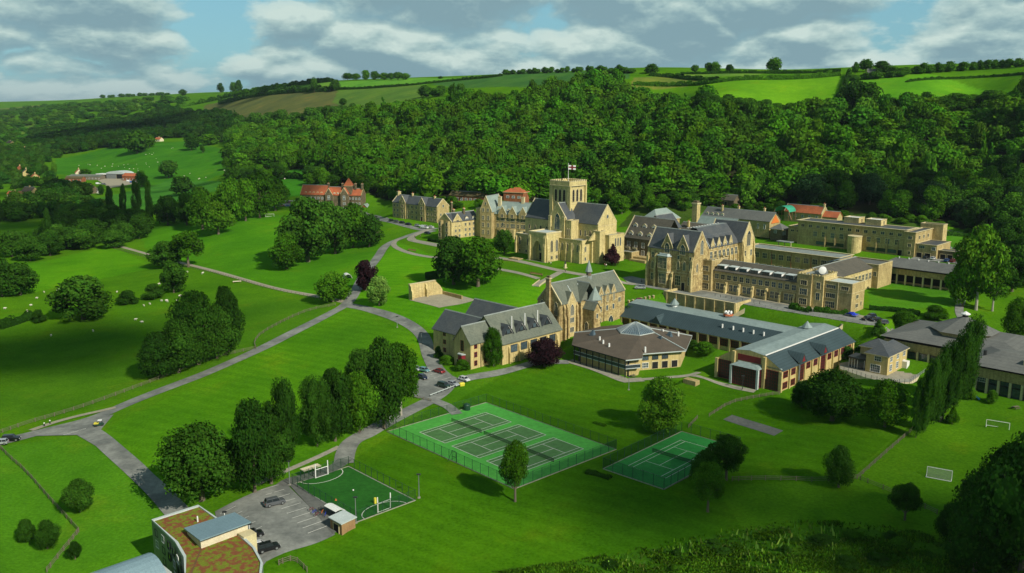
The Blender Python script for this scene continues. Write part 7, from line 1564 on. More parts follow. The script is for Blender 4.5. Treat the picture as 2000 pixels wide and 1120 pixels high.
# rough vegetation at the bottom edge of the picture
def tufts(name, polyuv, n, hh, label, m=L_D, edge0=0):
    poly = [hit(u, v)[:2] for u, v in polyuv]; A_ = np.array(poly); r = np.random.default_rng(n); x = r.uniform(*A_[:, 0].__array__()[[A_[:, 0].argmin(), A_[:, 0].argmax()]], n*3); y = r.uniform(A_[:, 1].min(), A_[:, 1].max(), n*3); k = inpoly(x, y, poly); x, y = x[k][:n], y[k][:n]; kp = r.random(n) < np.clip(.15+.55*(np.sin(x*.31+1.3*np.sin(y*.27))*np.sin(y*.43+x*.11))+(edge0-y)*.045, .03, 1) if edge0 else np.ones(n, bool); x, y = x[kp], y[kp]; n = len(x); z_ = hz(x, y)
    cl = .5+.5*np.sin(x*.35+np.sin(y*.21)*2)*np.sin(y*.31+x*.07); h = hh*(.3+cl*r.uniform(.3, 1.0, n)); a = r.uniform(0, 6.28, n); w = r.uniform(.12, .3, n); dx, dy = np.cos(a)*w, np.sin(a)*w; lx, ly = r.normal(size=n)*.25, r.normal(size=n)*.25
    V = np.stack([np.stack([x-dx, y-dy, z_-.05], 1), np.stack([x+dx, y+dy, z_-.05], 1), np.stack([x+dx*.4+lx, y+dy*.4+ly, z_+h], 1), np.stack([x-dx*.4+lx, y-dy*.4+ly, z_+h*.9], 1)], 1).reshape(-1, 3); tt_ = np.repeat(r.uniform(.5, 1.5, n)*(.6+cl), 4)
    me = mesh_mixed(name, V, np.arange(4*n).reshape(-1, 4), np.zeros((0, 3), int), np.stack([tt_*np.repeat(r.uniform(.9, 1.5, n), 4), tt_, tt_*.8, tt_*0+1], 1), m); ob = bpy.data.objects.new(name, me); COL.objects.link(ob); return tag(ob, label, 'rough grass', kind='stuff')
tufts('rough_grass', [(960, 1118), (1010, 1112), (1110, 1098), (1250, 1070), (1400, 1040), (1500, 1022), (1640, 1020), (1760, 1030), (1860, 1060), (2000, 1080), (2020, 1119)], 70000, 0.8, 'rough weeds and long grass along the bottom right edge', L_N, 168)
tufts('wild_flowers', [(1180, 1110), (1260, 1075), (1480, 1030), (1640, 1040), (1700, 1100), (1500, 1118)], 260, 1.5, 'small white flowers scattered in the rough weeds', L_P)

scatter([(1040, 1117), (1200, 1092), (1420, 1052), (1500, 1040), (1800, 1050), (1850, 1117)], 8.5, 41, 'low bramble clump among the rough weeds at the bottom edge', 'bramble clumps in the rough weeds', (.7, 1.9), (2.2, 5.5), (L_D, L_N), ('bush',), 'mid')
# ---------------------------------------------------------------- courts and pitches
def frame2(o, ang):
    a = math.radians(ang); return lambda x, y, z_=0: (o[0]+x*math.cos(a)-y*math.sin(a), o[1]+x*math.sin(a)+y*math.cos(a), o[2]+z_)
def sheet(name, f, x0, x1, y0, y1, z_, m, kind='structure'):
    b_ = MB(); nx, ny = max(1, int((x1-x0)/4)), max(1, int((y1-y0)/4))
    for i in range(nx):
        for j in range(ny):
            q = [(x0+(x1-x0)*(i+a)/nx, y0+(y1-y0)*(j+c)/ny) for a, c in ((0, 0), (1, 0), (1, 1), (0, 1))]; b_.poly([f(x, y, z_) for x, y in q], m)
    o = b_.build(name, merge=True); o['kind'] = kind; return o
def line(b_, f, x0, y0, x1, y1, w=.1, z_=.06, m='road_paint'):
    d = Vector((x1-x0, y1-y0)).normalized(); n_ = Vector((-d.y, d.x))*w/2
    b_.poly([f(x0-n_.x, y0-n_.y, z_), f(x1-n_.x, y1-n_.y, z_), f(x1+n_.x, y1+n_.y, z_), f(x0+n_.x, y0+n_.y, z_)], m)
TH = math.degrees(.747)
CF = frame2((-25.1, 231.12, 0.0), TH)        # x along the courts (23.77 m), y to the right is negative
EX0, EX1, EY0, EY1 = -6.2, 29.8, 6.6, -44.4
def gz(f, x, y): p = f(x, y, 0); return float(hz(p[0], p[1]))
sheet('tennis_court_surround', CF, EX0, EX1, EY1, EY0, .05, 'court_outer')
mk = MB()
for k, dy in enumerate((0, -13.844, -27.547)):
    sheet('tennis_court', CF, 0, 23.77, dy-10.97, dy, .075, 'court_inner')
    L_ = lambda a, b_, c, d: line(mk, CF, a, dy+b_, c, dy+d, .14, .10)
    for y in (0, -1.37, -9.6, -10.97): L_(0, y, 23.77, y)
    for x in (0, 23.77): L_(x, 0, x, -10.97)
    for x in (5.49, 18.28): L_(x, -1.37, x, -9.6)
    L_(5.49, -5.485, 18.28, -5.485)
mk.build('court_markings')['kind'] = 'structure'
def tennis_net(f, x, y0, y1, label):
    p = f(x, y0, 0); q = f(x, y1, 0); o_ = empty('tennis_net', p, 0, label, 'net', 'tennis nets'); d = Vector(q)-Vector(p)
    b_ = MB(); b_.solid([(0, 0, .05), (0, 0, .95), (d.x*.001, .03, .95), (0, .03, .05)], [(d.x, d.y, .05), (d.x, d.y, .95), (d.x, d.y+.03, .95), (d.x, d.y+.03, .05)], 'net_mesh'); b_.build('net', o_)
    b_ = MB(); b_.solid([(0, -.02, .93), (0, .05, .93), (0, .05, 1.03), (0, -.02, 1.03)], [(d.x, d.y-.02, .93), (d.x, d.y+.05, .93), (d.x, d.y+.05, 1.03), (d.x, d.y-.02, 1.03)], 'dark_metal'); b_.build('net_band', o_)
    for t_ in (0, 1): b_ = MB(); b_.tube((d.x*t_, d.y*t_, 0), (d.x*t_, d.y*t_, 1.0), .06, .06, 'dark_metal', 6); b_.build('post', o_)
for dy, nm in ((0, 'net of the left tennis court nearest the gate'), (-13.844, 'net of the middle tennis court'), (-27.547, 'net of the right tennis court behind the bare trunked tree')): tennis_net(CF, 11.885, dy+.9, dy-11.9, nm)
def mesh_fence(name, corners, h, label, step=3.0, alpha='fence_mesh', kerb=True, cat='fence', group=None):
    base = Vector(corners[0]); o_ = empty(name, tuple(base), 0, label, cat, group); pm = MB(); pm.box(-.055, .055, -.055, .055, -.5, h+.1, 'green_paint'); pmesh = pm.mesh('post'); n = 0
    for a, b_ in zip(corners[:-1], corners[1:]):
        a, b_ = Vector(a), Vector(b_); k = max(1, round((b_-a).length/step)); d = (b_-a); nn = Vector((-d.y, d.x, 0)).normalized()*.02
        for i in range(k+1):
            if n < 99: add('post', pmesh, o_, tuple(a+d*i/k-base)); n += 1
        m_ = MB(); A_, B_2 = a-base, b_-base
        m_.solid([tuple(A_-nn), tuple(A_+nn), tuple(A_+nn+Vector((0, 0, h))), tuple(A_-nn+Vector((0, 0, h)))], [tuple(B_2-nn), tuple(B_2+nn), tuple(B_2+nn+Vector((0, 0, h))), tuple(B_2-nn+Vector((0, 0, h)))], alpha); m_.build('mesh_panel', o_)
        r_ = MB(); r_.tube(tuple(A_+Vector((0, 0, h))), tuple(B_2+Vector((0, 0, h))), .035, .035, 'green_paint', 4); r_.build('rail', o_)
        if kerb: k_ = MB(); m2 = nn*6; k_.solid([tuple(A_-m2+Vector((0, 0, -.4))), tuple(A_+m2+Vector((0, 0, -.4))), tuple(A_+m2+Vector((0, 0, .14))), tuple(A_-m2+Vector((0, 0, .14)))], [tuple(B_2-m2+Vector((0, 0, -.4))), tuple(B_2+m2+Vector((0, 0, -.4))), tuple(B_2+m2+Vector((0, 0, .14))), tuple(B_2-m2+Vector((0, 0, .14)))], 'paving'); k_.build('kerb', o_)
    return o_
mesh_fence('court_fence', [CF(EX0, EY0), CF(EX0, EY1), CF(EX1, EY1), CF(EX1, EY0), CF(EX0, EY0)], 2.75, 'tall green mesh fence around the three tennis courts')
g_ = empty('court_gate', CF(EX0, -21.6), math.radians(TH), 'dark green gate frame in the near side of the tennis court fence', 'gate')
b_ = MB(); [b_.tube(p, q, .06, .06, 'green_paint', 6) for p, q in (((0, 0, 0), (0, 0, 2.9)), ((0, -1.6, 0), (0, -1.6, 2.9)), ((0, 0, 2.9), (0, -1.6, 2.9)), ((0, 0, 1.4), (0, -1.6, 1.4)), ((0, 0, 2.7), (-1.1, .4, 0)))]; b_.build('gate_frame', g_)
b_ = MB(); b_.box(-.02, .02, -1.6, 0, .1, 2.7, 'fence_mesh'); b_.build('mesh_panel', g_)
wt = empty('water_tank', tuple(hit(912, 801)), 0, 'dark green round tank beside the tennis court gate', 'tank'); b_ = MB(); b_.tube((0, 0, 0), (0, 0, 1.5), 1.0, 1.0, 'green_paint', 12); b_.ellip((0, 0, 1.5), (1.0, 1.0, .5), 'green_paint', 12, 6); b_.build('body', wt)
# single court
o3 = G(1177.7, 916.5, 0); SF = frame2(o3, 47.0)
sheet('single_tennis_court', SF, 0, 35.2, -17.6, 0, .06, 'court_green'); mk = MB()
for y in (-3.4, -4.77, -13.0, -14.37): line(mk, SF, 5.7, y, 29.47, y, .12, .10)
for x in (5.7, 29.47): line(mk, SF, x, -3.4, x, -14.37, .12, .10)
for x in (11.19, 23.98): line(mk, SF, x, -4.77, x, -13.0, .12, .10)
line(mk, SF, 11.19, -8.88, 23.98, -8.88, .12, .10); mk.build('single_court_markings')['kind'] = 'structure'
tennis_net(SF, 17.6, -2.5, -15.3, 'dark net of the single green court')
mesh_fence('court_fence', [SF(0, 0), SF(0, -17.6), SF(35.2, -17.6), SF(35.2, 0), SF(0, 0)], 3.0, 'tall green mesh fence around the single tennis court')
# games pitch
o4 = G(571, 946.8, 0); MF = frame2(o4, 43.5); ML, MW = 15.6, 26.8
sheet('games_pitch', MF, 0, ML+.3, -MW, 0, .06, 'turf'); mk = MB()
line(mk, MF, 15.5, 0, 15.5, -MW, .16, .10); line(mk, MF, .2, 0, .2, -MW, .12, .1)
for cy_, sg in ((-.2, -1), (-MW+.2, 1)):
    pr = None
    for i in range(21):
        a = math.pi*i/20; x, y = 7.6+5.6*math.cos(a), cy_+sg*4.0*math.sin(a)
        if pr: line(mk, MF, pr[0], pr[1], x, y, .16, .10)
        pr = (x, y)
mk.build('pitch_markings')['kind'] = 'structure'
mesh_fence('pitch_fence', [MF(0, 0), MF(0, -MW), MF(ML, -MW), MF(ML, 0), MF(0, 0)], 2.6, 'tall green mesh fence around the small games pitch', 2.4)
def hposts(name, f, x, y, sg, label, hh=3.6):
    o_ = empty(name, f(x, y), math.radians(43.5), label, 'goal posts')
    for a in (-1.7, 1.7): b_ = MB(); b_.tube((a, 0, 0), (a, 0, hh), .14, .12, 'white_paint', 8); b_.build('post', o_)
    b_ = MB(); b_.tube((-1.7, 0, 2.1), (1.7, 0, 2.1), .08, .08, 'white_paint', 6); b_.tube((-1.7, 0, .1), (1.7, 0, .1), .05, .05, 'white_paint', 6); b_.build('crossbar', o_)
hposts('goal_posts', MF, 7.6, -.6, 1, 'white H shaped goal posts at the far end of the games pitch'); hposts('goal_posts', MF, 7.6, -MW+.7, -1, 'white H shaped goal posts at the near end of the games pitch')
o_ = empty('storage_cage', MF(6.0, 1.6), math.radians(43.5), 'cream roofed cage behind the far goal posts', 'cage'); b_ = MB(); b_.box(-2.4, 2.4, -.8, 1.0, 1.9, 2.1, 'cream_render', bottom=True); b_.build('roof', o_)
for x in (-2.2, 0, 2.2):
    for y in (-.7, .9): b_ = MB(); b_.box(x-.06, x+.06, y-.06, y+.06, 0, 1.9, 'dark_metal'); b_.build('post', o_)
def floodlight(px_, h, label, name='floodlight_mast', cat='floodlight', m='grey_metal'):
    p = hit(*px_); o_ = empty(name, tuple(p), 0, label, cat); b_ = MB(); b_.tube((0, 0, -.2), (0, 0, h), .12, .07, m, 8); b_.build('pole', o_); b_ = MB(); b_.box(-.3, .3, -.3, .3, 0, .25, 'paving'); b_.build('base', o_)
    b_ = MB(); b_.box(-.45, .45, -.15, .3, h-.05, h+.18, 'dark_metal', bottom=True); b_.build('lamp_head', o_); return o_
floodlight((566, 948), 5.9, 'floodlight mast at the left corner of the games pitch'); floodlight((695.5, 1022), 5.8, 'floodlight mast at the near corner of the games pitch'); floodlight((818.5, 973), 5.6, 'floodlight mast at the right corner of the games pitch')
floodlight((439.5, 1023), 2.6, 'short white lamp post at the left side of the lower car park', 'lamp_post', 'lamp post', 'white_paint'); floodlight((489, 1062), 4.2, 'white lamp post beside the black parked cars', 'lamp_post', 'lamp post', 'white_paint')
for (u, v), lb in (((776, 640), 'thin lamp post beside the curved road'), ((823, 672), 'thin lamp post at the bend above the car park'), ((1228, 762), 'dark lamp post on the lawn by the sports hall porch')): floodlight((u, v), 4.2, lb, 'lamp_post', 'lamp post')
floodlight((1450, 762), 4.4, 'dark lamp post in front of the sports hall porch', 'lamp_post', 'lamp post', 'dark_metal')
# wooden and wire fences
def rail_fence(uv, label, h=1.15, step=2.8, m='old_wood', m2='old_wood', rails=3, name='rail_fence'):
    p = smoothline([hit(*q)[:2] for q in uv], 1); p = [(q[0], q[1], float(hz(q[0], q[1]))) for q in p]
    L = sum(math.dist(a[:2], b_[:2]) for a, b_ in zip(p[:-1], p[1:])); st = max(step, L/95)
    q = resample([np.array(a) for a in p], st); q = [(a[0], a[1], float(hz(a[0], a[1]))) for a in q]
    return railing(name, q, h, m, label, st*1.6, m2, rails, 'fence', .08)
rail_fence([(-10, 850), (50, 829), (125, 808), (200, 783), (300, 746), (400, 704), (500, 682)], 'long wooden fence between the sheep field and the road')
rail_fence([(500, 682), (496, 670), (510, 652), (560, 625), (605, 606), (655, 597)], 'curved wooden fence at the corner of the sheep field')
rail_fence([(2, 878), (15, 892), (50, 922), (100, 980), (154, 1040)], 'fence running down the bottom left lawns to a corner')
rail_fence([(154, 1040), (140, 1058), (120, 1082), (92, 1118)], 'fence turning back toward the bottom left edge')
rail_fence([(212, 483), (290, 505), (400, 530), (470, 549), (540, 569), (600, 580), (640, 590)], 'wooden fence along the farm track', rails=2)
rail_fence([(1430, 940), (1480, 938), (1540, 939), (1600, 942), (1674, 936)], 'pale post and rail fence right of the single court')
rail_fence([(1674, 936), (1720, 895), (1765, 856), (1810, 818), (1850, 785)], 'fence running up toward the poplars')
rail_fence([(1680, 938), (1740, 962), (1830, 1005)], 'dark fence running into the shade at lower right')
rail_fence([(1385, 814), (1425, 788), (1470, 778), (1522, 771)], 'weathered fence curving up to the sports hall corner', h=1.0, step=2)
rail_fence([(1345, 836), (1362, 818)], 'short fence piece behind the single court', h=1.0, step=2)
rail_fence([(545, 1104), (575, 1094), (600, 1118)], 'fence by the path at the bottom of the car park')
rail_fence([(800, 775), (822, 781), (842, 785)], 'brown wooden fence at the end of the small car park', h=.9, step=2, rails=2)
f_ = [tuple(hit(u, v)) for u, v in ((1700, 645), (1660, 635), (1600, 628))]; 
railing('forecourt_railing', [tuple(p) for p in loc3((1661, 612), 11.9, -45, (-34, -14.2), (-10, -14.2), (12, -13.4))], 1.1, 'grey_metal', 'thin metal railing along the bank above the lawn', 2.4, None, 2)
# barrier and yellow box at the small car park
o_ = empty('barrier_rail', tuple(hit(840, 776)), 0, 'long pale barrier rail along the edge of the small car park', 'barrier'); a, b2 = Vector(hit(840, 776)), Vector(hit(897, 754)); d = b2-a
b_ = MB(); b_.solid([(0, 0, .55), (0, .12, .55), (0, .12, .8), (0, 0, .8)], [tuple(d+Vector((0, 0, .55))), tuple(d+Vector((0, .12, .55))), tuple(d+Vector((0, .12, .8))), tuple(d+Vector((0, 0, .8)))], 'pale_lead'); b_.build('rail', o_)
pm = MB(); pm.box(-.1, .1, -.1, .1, -.2, .6, 'dark_metal'); pmm = pm.mesh('post')
for i in range(9): add('post', pmm, o_, tuple(d*i/8))
o_ = empty('grit_bin', tuple(hit(902, 754)), .5, 'yellow grit bin at the end of the barrier rail', 'bin'); b_ = MB(); b_.solid([(-.7, -.5, 0), (.7, -.5, 0), (.7, .5, 0), (-.7, .5, 0)], [(-.8, -.6, .8), (.8, -.6, .8), (.8, .6, .8), (-.8, .6, .8)], 'yellow'); b_.build('body', o_); b_ = MB(); b_.solid([(-.85, -.65, .8), (.85, -.65, .8), (.85, .65, .8), (-.85, .65, .8)], [(-.7, -.4, 1.05), (.7, -.4, 1.05), (.7, .4, 1.05), (-.7, .4, 1.05)], 'yellow'); b_.build('lid', o_)
# parking bay lines
mk = MB()
for i in range(10):
    a = np.array([545, 948.])+np.array([99, 84.])*i/9.4; 
    p = hit(*a)[:2]; dr_ = np.array([-.7071, -.7071]); q = p+dr_*4.8; n_ = np.array([-.7071, .7071])*.06
    mk.poly([(x, y, float(hz(x, y))+.16) for x, y in (p-n_, p+n_, q+n_, q-n_)], 'road_paint')
for i in range(5):
    a = np.array([430, 1005.])+np.array([50, 40.])*i/4; p = hit(*a)[:2]; q = p+np.array([.7071, .7071])*3.8; n_ = np.array([-.7071, .7071])*.06
    mk.poly([(x, y, float(hz(x, y))+.16) for x, y in (p-n_, p+n_, q+n_, q-n_)], 'road_paint')
for i in range(6):
    a = np.array([836, 719.])+np.array([56, 24.])*i/5; p = hit(*a)[:2]; q = p+np.array([-.7071, -.7071])*4.8; n_ = np.array([-.7071, .7071])*.07
    mk.poly([(x, y, float(hz(x, y))+.28) for x, y in (p-n_, p+n_, q+n_, q-n_)], 'road_paint')
for i in range(6):
    p = hit(124+i*7.4, 851-i*2.1)[:2]; q = p+np.array([.9, .44])*.9; n_ = np.array([-.3, .5])*.2
    mk.poly([(x, y, float(hz(x, y))+.26) for x, y in (p-n_, p+n_, q+n_, q-n_)], 'road_paint')
mk.build('road_markings')['kind'] = 'structure'
# ---------------------------------------------------------------- vehicles
def carpaint(nm, c):
    if nm in MATS: return nm
    m, t, b, o = new_mat(nm); MATS[nm] = m; b.inputs['Base Color'].default_value = (*c, 1); b.inputs['Roughness'].default_value = .25; b.inputs['Metallic'].default_value = .3; b.inputs['Coat Weight'].default_value = .6; return nm
PAINT = {'black': (.012, .013, .015), 'white': (.75, .76, .76), 'silver': (.42, .45, .48), 'grey': (.12, .13, .14), 'red': (.24, .012, .015), 'navy': (.015, .02, .05), 'blue': (.04, .10, .32), 'teal': (.16, .33, .36), 'green': (.02, .05, .03), 'yellow': (.6, .5, .03)}
m, t, b, o = new_mat('car_glass'); MATS['car_glass'] = m; b.inputs['Base Color'].default_value = (.02, .025, .03, 1); b.inputs['Roughness'].default_value = .08
m, t, b, o = new_mat('tyre'); MATS['tyre'] = m; b.inputs['Base Color'].default_value = (.015, .015, .015, 1); b.inputs['Roughness'].default_value = .8
CARM = {}
def car_meshes(col, kind):
    if (col, kind) in CARM: return CARM[(col, kind)]
    pn = carpaint('paint_'+col, PAINT[col]); L, W_2, H_, hb, nose, c0, c1, r0, r1 = {'hatch': (3.9, .84, 1.48, .88, .72, -1.85, 1.1, -1.5, .45), 'saloon': (4.5, .88, 1.44, .9, .74, -1.6, 1.15, -1.05, .5), 'suv': (4.6, .93, 1.78, 1.08, .98, -2.15, 1.15, -1.9, .6), 'van': (5.2, .96, 2.1, 1.2, 1.1, -2.55, 1.7, -2.5, 1.1)}[kind]
    h = L/2; prof = [(-h, .32), (-h-.0, hb*.8), (-h+.08, hb-.03), (c0, hb), (c1, hb), (h-.35, nose), (h-.04, nose*.78), (h, .34)]
    b_ = MB()
    def sec(y, sc=1.0, dz=0): return [(x*sc, y, z_+dz*(z_ > .5)) for x, z_ in prof]
    secs = [sec(-W_2*.93, .985, -.04), sec(-W_2, 1.0), sec(W_2, 1.0), sec(W_2*.93, .985, -.04)]
    secs = [sec(-W_2, .985, -.05), sec(-W_2*.86, 1.0, .02), sec(W_2*.86, 1.0, .02), sec(W_2, .985, -.05)]
    n = len(prof)
    for A_, B_2 in zip(secs[:-1], secs[1:]):
        for i in range(n): b_.poly([A_[i], A_[(i+1) % n], B_2[(i+1) % n], B_2[i]], pn)
    b_.poly(list(reversed(secs[0])), pn); b_.poly(secs[-1], pn)
    # roof and pillars
    t = W_2*.74; b_.solid([(r0, -t, H_-.07), (r1, -t, H_-.07), (r1, t, H_-.07), (r0, t, H_-.07)], [(r0+.1, -t*.9, H_), (r1-.12, -t*.9, H_), (r1-.12, t*.9, H_), (r0+.1, t*.9, H_)], pn)
    for x0_, x1_ in ((c0+.02, r0), (c1-.06, r1), ((c0+c1)/2-.2, (r0+r1)/2-.1)):
        for sg in (-1, 1): b_.tube((x0_, sg*(W_2*.92), hb-.02), (x1_, sg*t, H_-.06), .05, .045, pn, 4)
    if kind == 'van': b_.solid([(-2.5, -W_2*.93, hb-.05), (.6, -W_2*.93, hb-.05), (.6, W_2*.93, hb-.05), (-2.5, W_2*.93, hb-.05)], [(-2.48, -t, H_-.1), (.5, -t, H_-.1), (.5, t, H_-.1), (-2.48, t, H_-.1)], pn)
    body = b_.mesh('body', True); body.polygons.foreach_set('use_smooth', [False]*len(body.polygons))
    g = MB(); g.solid([(c0+.03, -W_2*.9, hb-.02), (c1-.03, -W_2*.9, hb-.02), (c1-.03, W_2*.9, hb-.02), (c0+.03, W_2*.9, hb-.02)], [(r0+.02, -t*.99, H_-.06), (r1-.02, -t*.99, H_-.06), (r1-.02, t*.99, H_-.06), (r0+.02, t*.99, H_-.06)], 'car_glass'); glass = g.mesh('windows')
    w = MB(); R = .33 if kind != 'suv' else .38; w.tube((0, -.11, 0), (0, .11, 0), R, R, 'tyre', 14); w.tube((0, -.125, 0), (0, .125, 0), R*.6, R*.6, 'grey_metal', 10); wheel = w.mesh('wheel')
    hl = MB(); hl.box(-.06, .03, -.17, .17, -.07, .07, 'white_paint', bottom=True); tl = MB(); tl.box(-.03, .05, -.12, .12, -.12, .12, 'red_paint', bottom=True)
    CARM[(col, kind)] = (body, glass, wheel, hl.mesh('headlight'), tl.mesh('tail_light'), L, W_2, R, hb, nose); return CARM[(col, kind)]
def car(u, v, col, ang, label, kind='hatch', group='parked cars', small=False, name='parked_car', dz=.14, cat='car'):
    body, glass, wheel, hl, tl, L, W_2, R, hb, nose = car_meshes(col, kind); p = hit(u, v); o_ = empty(name, (p[0], p[1], p[2]+dz), math.radians(ang), label, cat, group)
    add('body', body, o_); add('windows', glass, o_)
    for x in (-L*.31, L*.32):
        for sg in (-1, 1): add('wheel', wheel, o_, (x, sg*(W_2-.09), R))
    if not small:
        for sg in (-1, 1): add('headlight', hl, o_, (L/2-.03, sg*W_2*.68, nose*.72)); add('tail_light', tl, o_, (-L/2-.01, sg*W_2*.75, hb*.78))
car(829, 727, 'teal', -38, 'pale teal car at the top of the small car park', dz=.2); car(826, 741, 'navy', -50, 'dark navy car below the teal one in the small car park', dz=.2); car(857, 729, 'red', 140, 'dark red car in the top bays of the small car park', 'saloon', dz=.2)
car(907, 745, 'white', -42, 'white car on the road beside the small car park', group='cars on the drive', dz=.18); car(867, 758, 'green', -38, 'very dark green car next to the barrier rail', 'suv', dz=.2); car(884, 754, 'silver', -38, 'silver car next to the dark green one by the barrier', 'saloon', dz=.2)
car(797, 741, 'white', -45, 'white car half hidden under the tree by the small car park', dz=.2); car(801, 751, 'silver', -45, 'silver car under the tree, nearer than the white one', dz=.2); car(812, 724, 'silver', -40, 'silver car behind the teal one at the tree edge', dz=.2)
car(537, 987, 'grey', 32, 'dark grey car parked alone at the top of the lower car park', 'suv'); car(493, 1051, 'black', 30, 'black car parked against the sedum roofed building', 'suv'); car(506, 1071, 'white', 28, 'white hatchback between the two black cars'); car(524, 1076, 'black', 32, 'black off roader nearest the camera in the lower car park', 'suv')
car(476, 1060, 'black', 30, 'black car mostly hidden behind the stair tower'); car(22, 862, 'black', 12, 'black off roader on the road at the left edge', 'suv', group='cars on the drive'); car(1, 869, 'silver', 192, 'silver car cut off by the left edge', group='cars on the drive')
for (u, v, c, k), lb in zip(((764.7, 433, 'black', 'hatch'), (774.5, 435, 'grey', 'hatch'), (785.7, 437, 'black', 'hatch'), (797.7, 440, 'navy', 'saloon'), (815.7, 443, 'silver', 'hatch'), (829.5, 447, 'white', 'van'), (842, 446, 'white', 'hatch'), (835, 458, 'navy', 'hatch')),
    ('black car leftmost in the row before the guest house', 'grey car second in the row before the guest house', 'black car third in the row before the guest house', 'navy car fourth in the row before the guest house', 'silver car at the guest house steps', 'white van at the right end of the guest house row', 'white car beside the white van', 'dark blue car alone near the gabled stone house')): car(u, v, c, -35, lb, k, 'cars before the guest house', True)
car(1250, 565, 'silver', 175, 'silver estate car on the forecourt beside the gothic school', 'suv', 'cars on the forecourt'); car(1251, 590, 'red', 10, 'dark red car behind the bushes on the forecourt', 'hatch', 'cars on the forecourt')
car(1693, 626, 'black', 200, 'black car left in the group by the spreading tree', 'hatch', 'cars by the spreading tree', True); car(1701, 621, 'navy', 200, 'navy car behind the left black car by the spreading tree', 'hatch', 'cars by the spreading tree', True); car(1712, 628, 'black', 190, 'black car in the middle of the group by the spreading tree', 'saloon', 'cars by the spreading tree', True); car(1724, 634, 'grey', 180, 'dark grey car at the right of the group by the spreading tree', 'hatch', 'cars by the spreading tree', True)
for (u, v, c), lb in zip(((1808, 506, 'black'), (1822, 508, 'white'), (1849, 512, 'blue'), (1861, 513, 'red'), (1854, 488, 'silver'), (1866, 490, 'grey'), (1880, 491, 'red')), ('black car by the garages behind the colonnade hall', 'white car by the garages behind the colonnade hall', 'blue car by the garages behind the colonnade hall', 'red car by the garages, lower row', 'silver car in the upper row above the garages', 'grey car in the upper row above the garages', 'red car in the upper row above the garages')): car(u, v, c, 45, lb, 'hatch', 'cars near the garages', True, dz=.25)
for (u, v, c), lb in zip(((553, 397, 'white'), (558, 397, 'white'), (563, 398, 'black'), (569, 398, 'red'), (541, 404, 'silver'), (551, 404, 'red'), (562, 405, 'blue')), ('left one of two white cars beside the red roofed house', 'right one of two white cars beside the red roofed house', 'black car beside the two white ones', 'dark red car in the back row beside the red roofed house', 'silver car at the front left beside the red roofed house', 'red car in the middle of the front row beside the red roofed house', 'blue car in the front row beside the red roofed house')): car(u, v, c, 20, lb, 'hatch', 'cars beside the red roofed house', True, dz=.5)
for (u, v, c), lb in zip(((252, 356, 'white'), (258, 358, 'blue'), (262, 357, 'silver'), (192, 361, 'white'), (203, 362, 'grey')), ('white car in front of the brick barn', 'blue car in front of the brick barn', 'silver car in front of the brick barn', 'white car below the long green shed', 'grey car below the long green shed')): car(u, v, c, 20, lb, 'van', 'farmyard vehicles', True, dz=.5)
# little utility vehicle at the junction
o_ = empty('utility_vehicle', tuple(hit(194, 833)), .3, 'small green and yellow utility vehicle beside the road junction', 'utility vehicle')
b_ = MB(); b_.solid([(-1.2, -.6, .4), (1.2, -.6, .4), (1.2, .6, .4), (-1.2, .6, .4)], [(-1.2, -.6, .9), (1.0, -.55, .9), (1.0, .55, .9), (-1.2, .6, .9)], 'green_paint'); b_.box(-1.3, -.1, -.65, .65, .9, 1.15, 'yellow'); b_.build('body', o_)
b_ = MB(); b_.box(-.3, .8, -.6, .6, 1.75, 1.83, 'white_paint', bottom=True); [b_.box(x-.04, x+.04, y-.04, y+.04, .9, 1.75, 'dark_metal') for x in (-.25, .75) for y in (-.55, .55)]; b_.build('cab', o_)
w = MB(); w.tube((0, -.12, 0), (0, .12, 0), .35, .35, 'tyre', 12); wm_ = w.mesh('wheel')
for x in (-.8, .8):
    for y in (-.6, .6): add('wheel', wm_, o_, (x, y, .3))
# ---------------------------------------------------------------- small things
def bench(u, v, ang, label, L=6.0, m='wood'):
    p = hit(u, v); o_ = empty('bench', (p[0], p[1], p[2]+.1), math.radians(ang), label, 'bench'); b_ = MB(); b_.box(-L/2, L/2, -.35, .25, .42, .5, m, bottom=True); b_.build('seat', o_)
    b_ = MB(); b_.box(-L/2, L/2, .25, .33, .55, 1.0, m, bottom=True); b_.build('backrest', o_)
    for x in (-L/2+.2, L/2-.2): b_ = MB(); b_.box(x-.08, x+.08, -.3, .3, -.2, .45, 'dark_metal'); b_.build('leg', o_)
bench(804, 491, -40, 'brown bench on the lawn path left of the big tree pair'); bench(1047, 538, -40, 'long brown bench on the lower path before the abbey church', 7); bench(886, 502, -40, 'brown bench partly hidden by the big tree pair', 4)
def goal(u, v, ang, label, w=5.4, h=2.1, name='football_goal'):
    p = hit(u, v); o_ = empty(name, tuple(p), math.radians(ang), label, 'goal'); d = 1.6
    b_ = MB()
    for a, c in (((-w/2, 0, 0), (-w/2, 0, h)), ((w/2, 0, 0), (w/2, 0, h)), ((-w/2, 0, h), (w/2, 0, h)), ((-w/2, 0, .05), (-w/2, d, .05)), ((w/2, 0, .05), (w/2, d, .05)), ((-w/2, d, .05), (w/2, d, .05))): b_.tube(a, c, .08, .08, 'white_paint', 6)
    b_.build('frame', o_); b_ = MB(); b_.poly([(-w/2, .05, h), (w/2, .05, h), (w/2, d, .05), (-w/2, d, .05)], 'white_net'); b_.build('net', o_)
goal(1834, 932, 150, 'white football goal nearer the camera on the right lawn'); goal(1948, 838, -32, 'white football goal farther up the right lawn'); goal(527, 424, 10, 'white goal frame on the grass beside the belt of trees', 6)
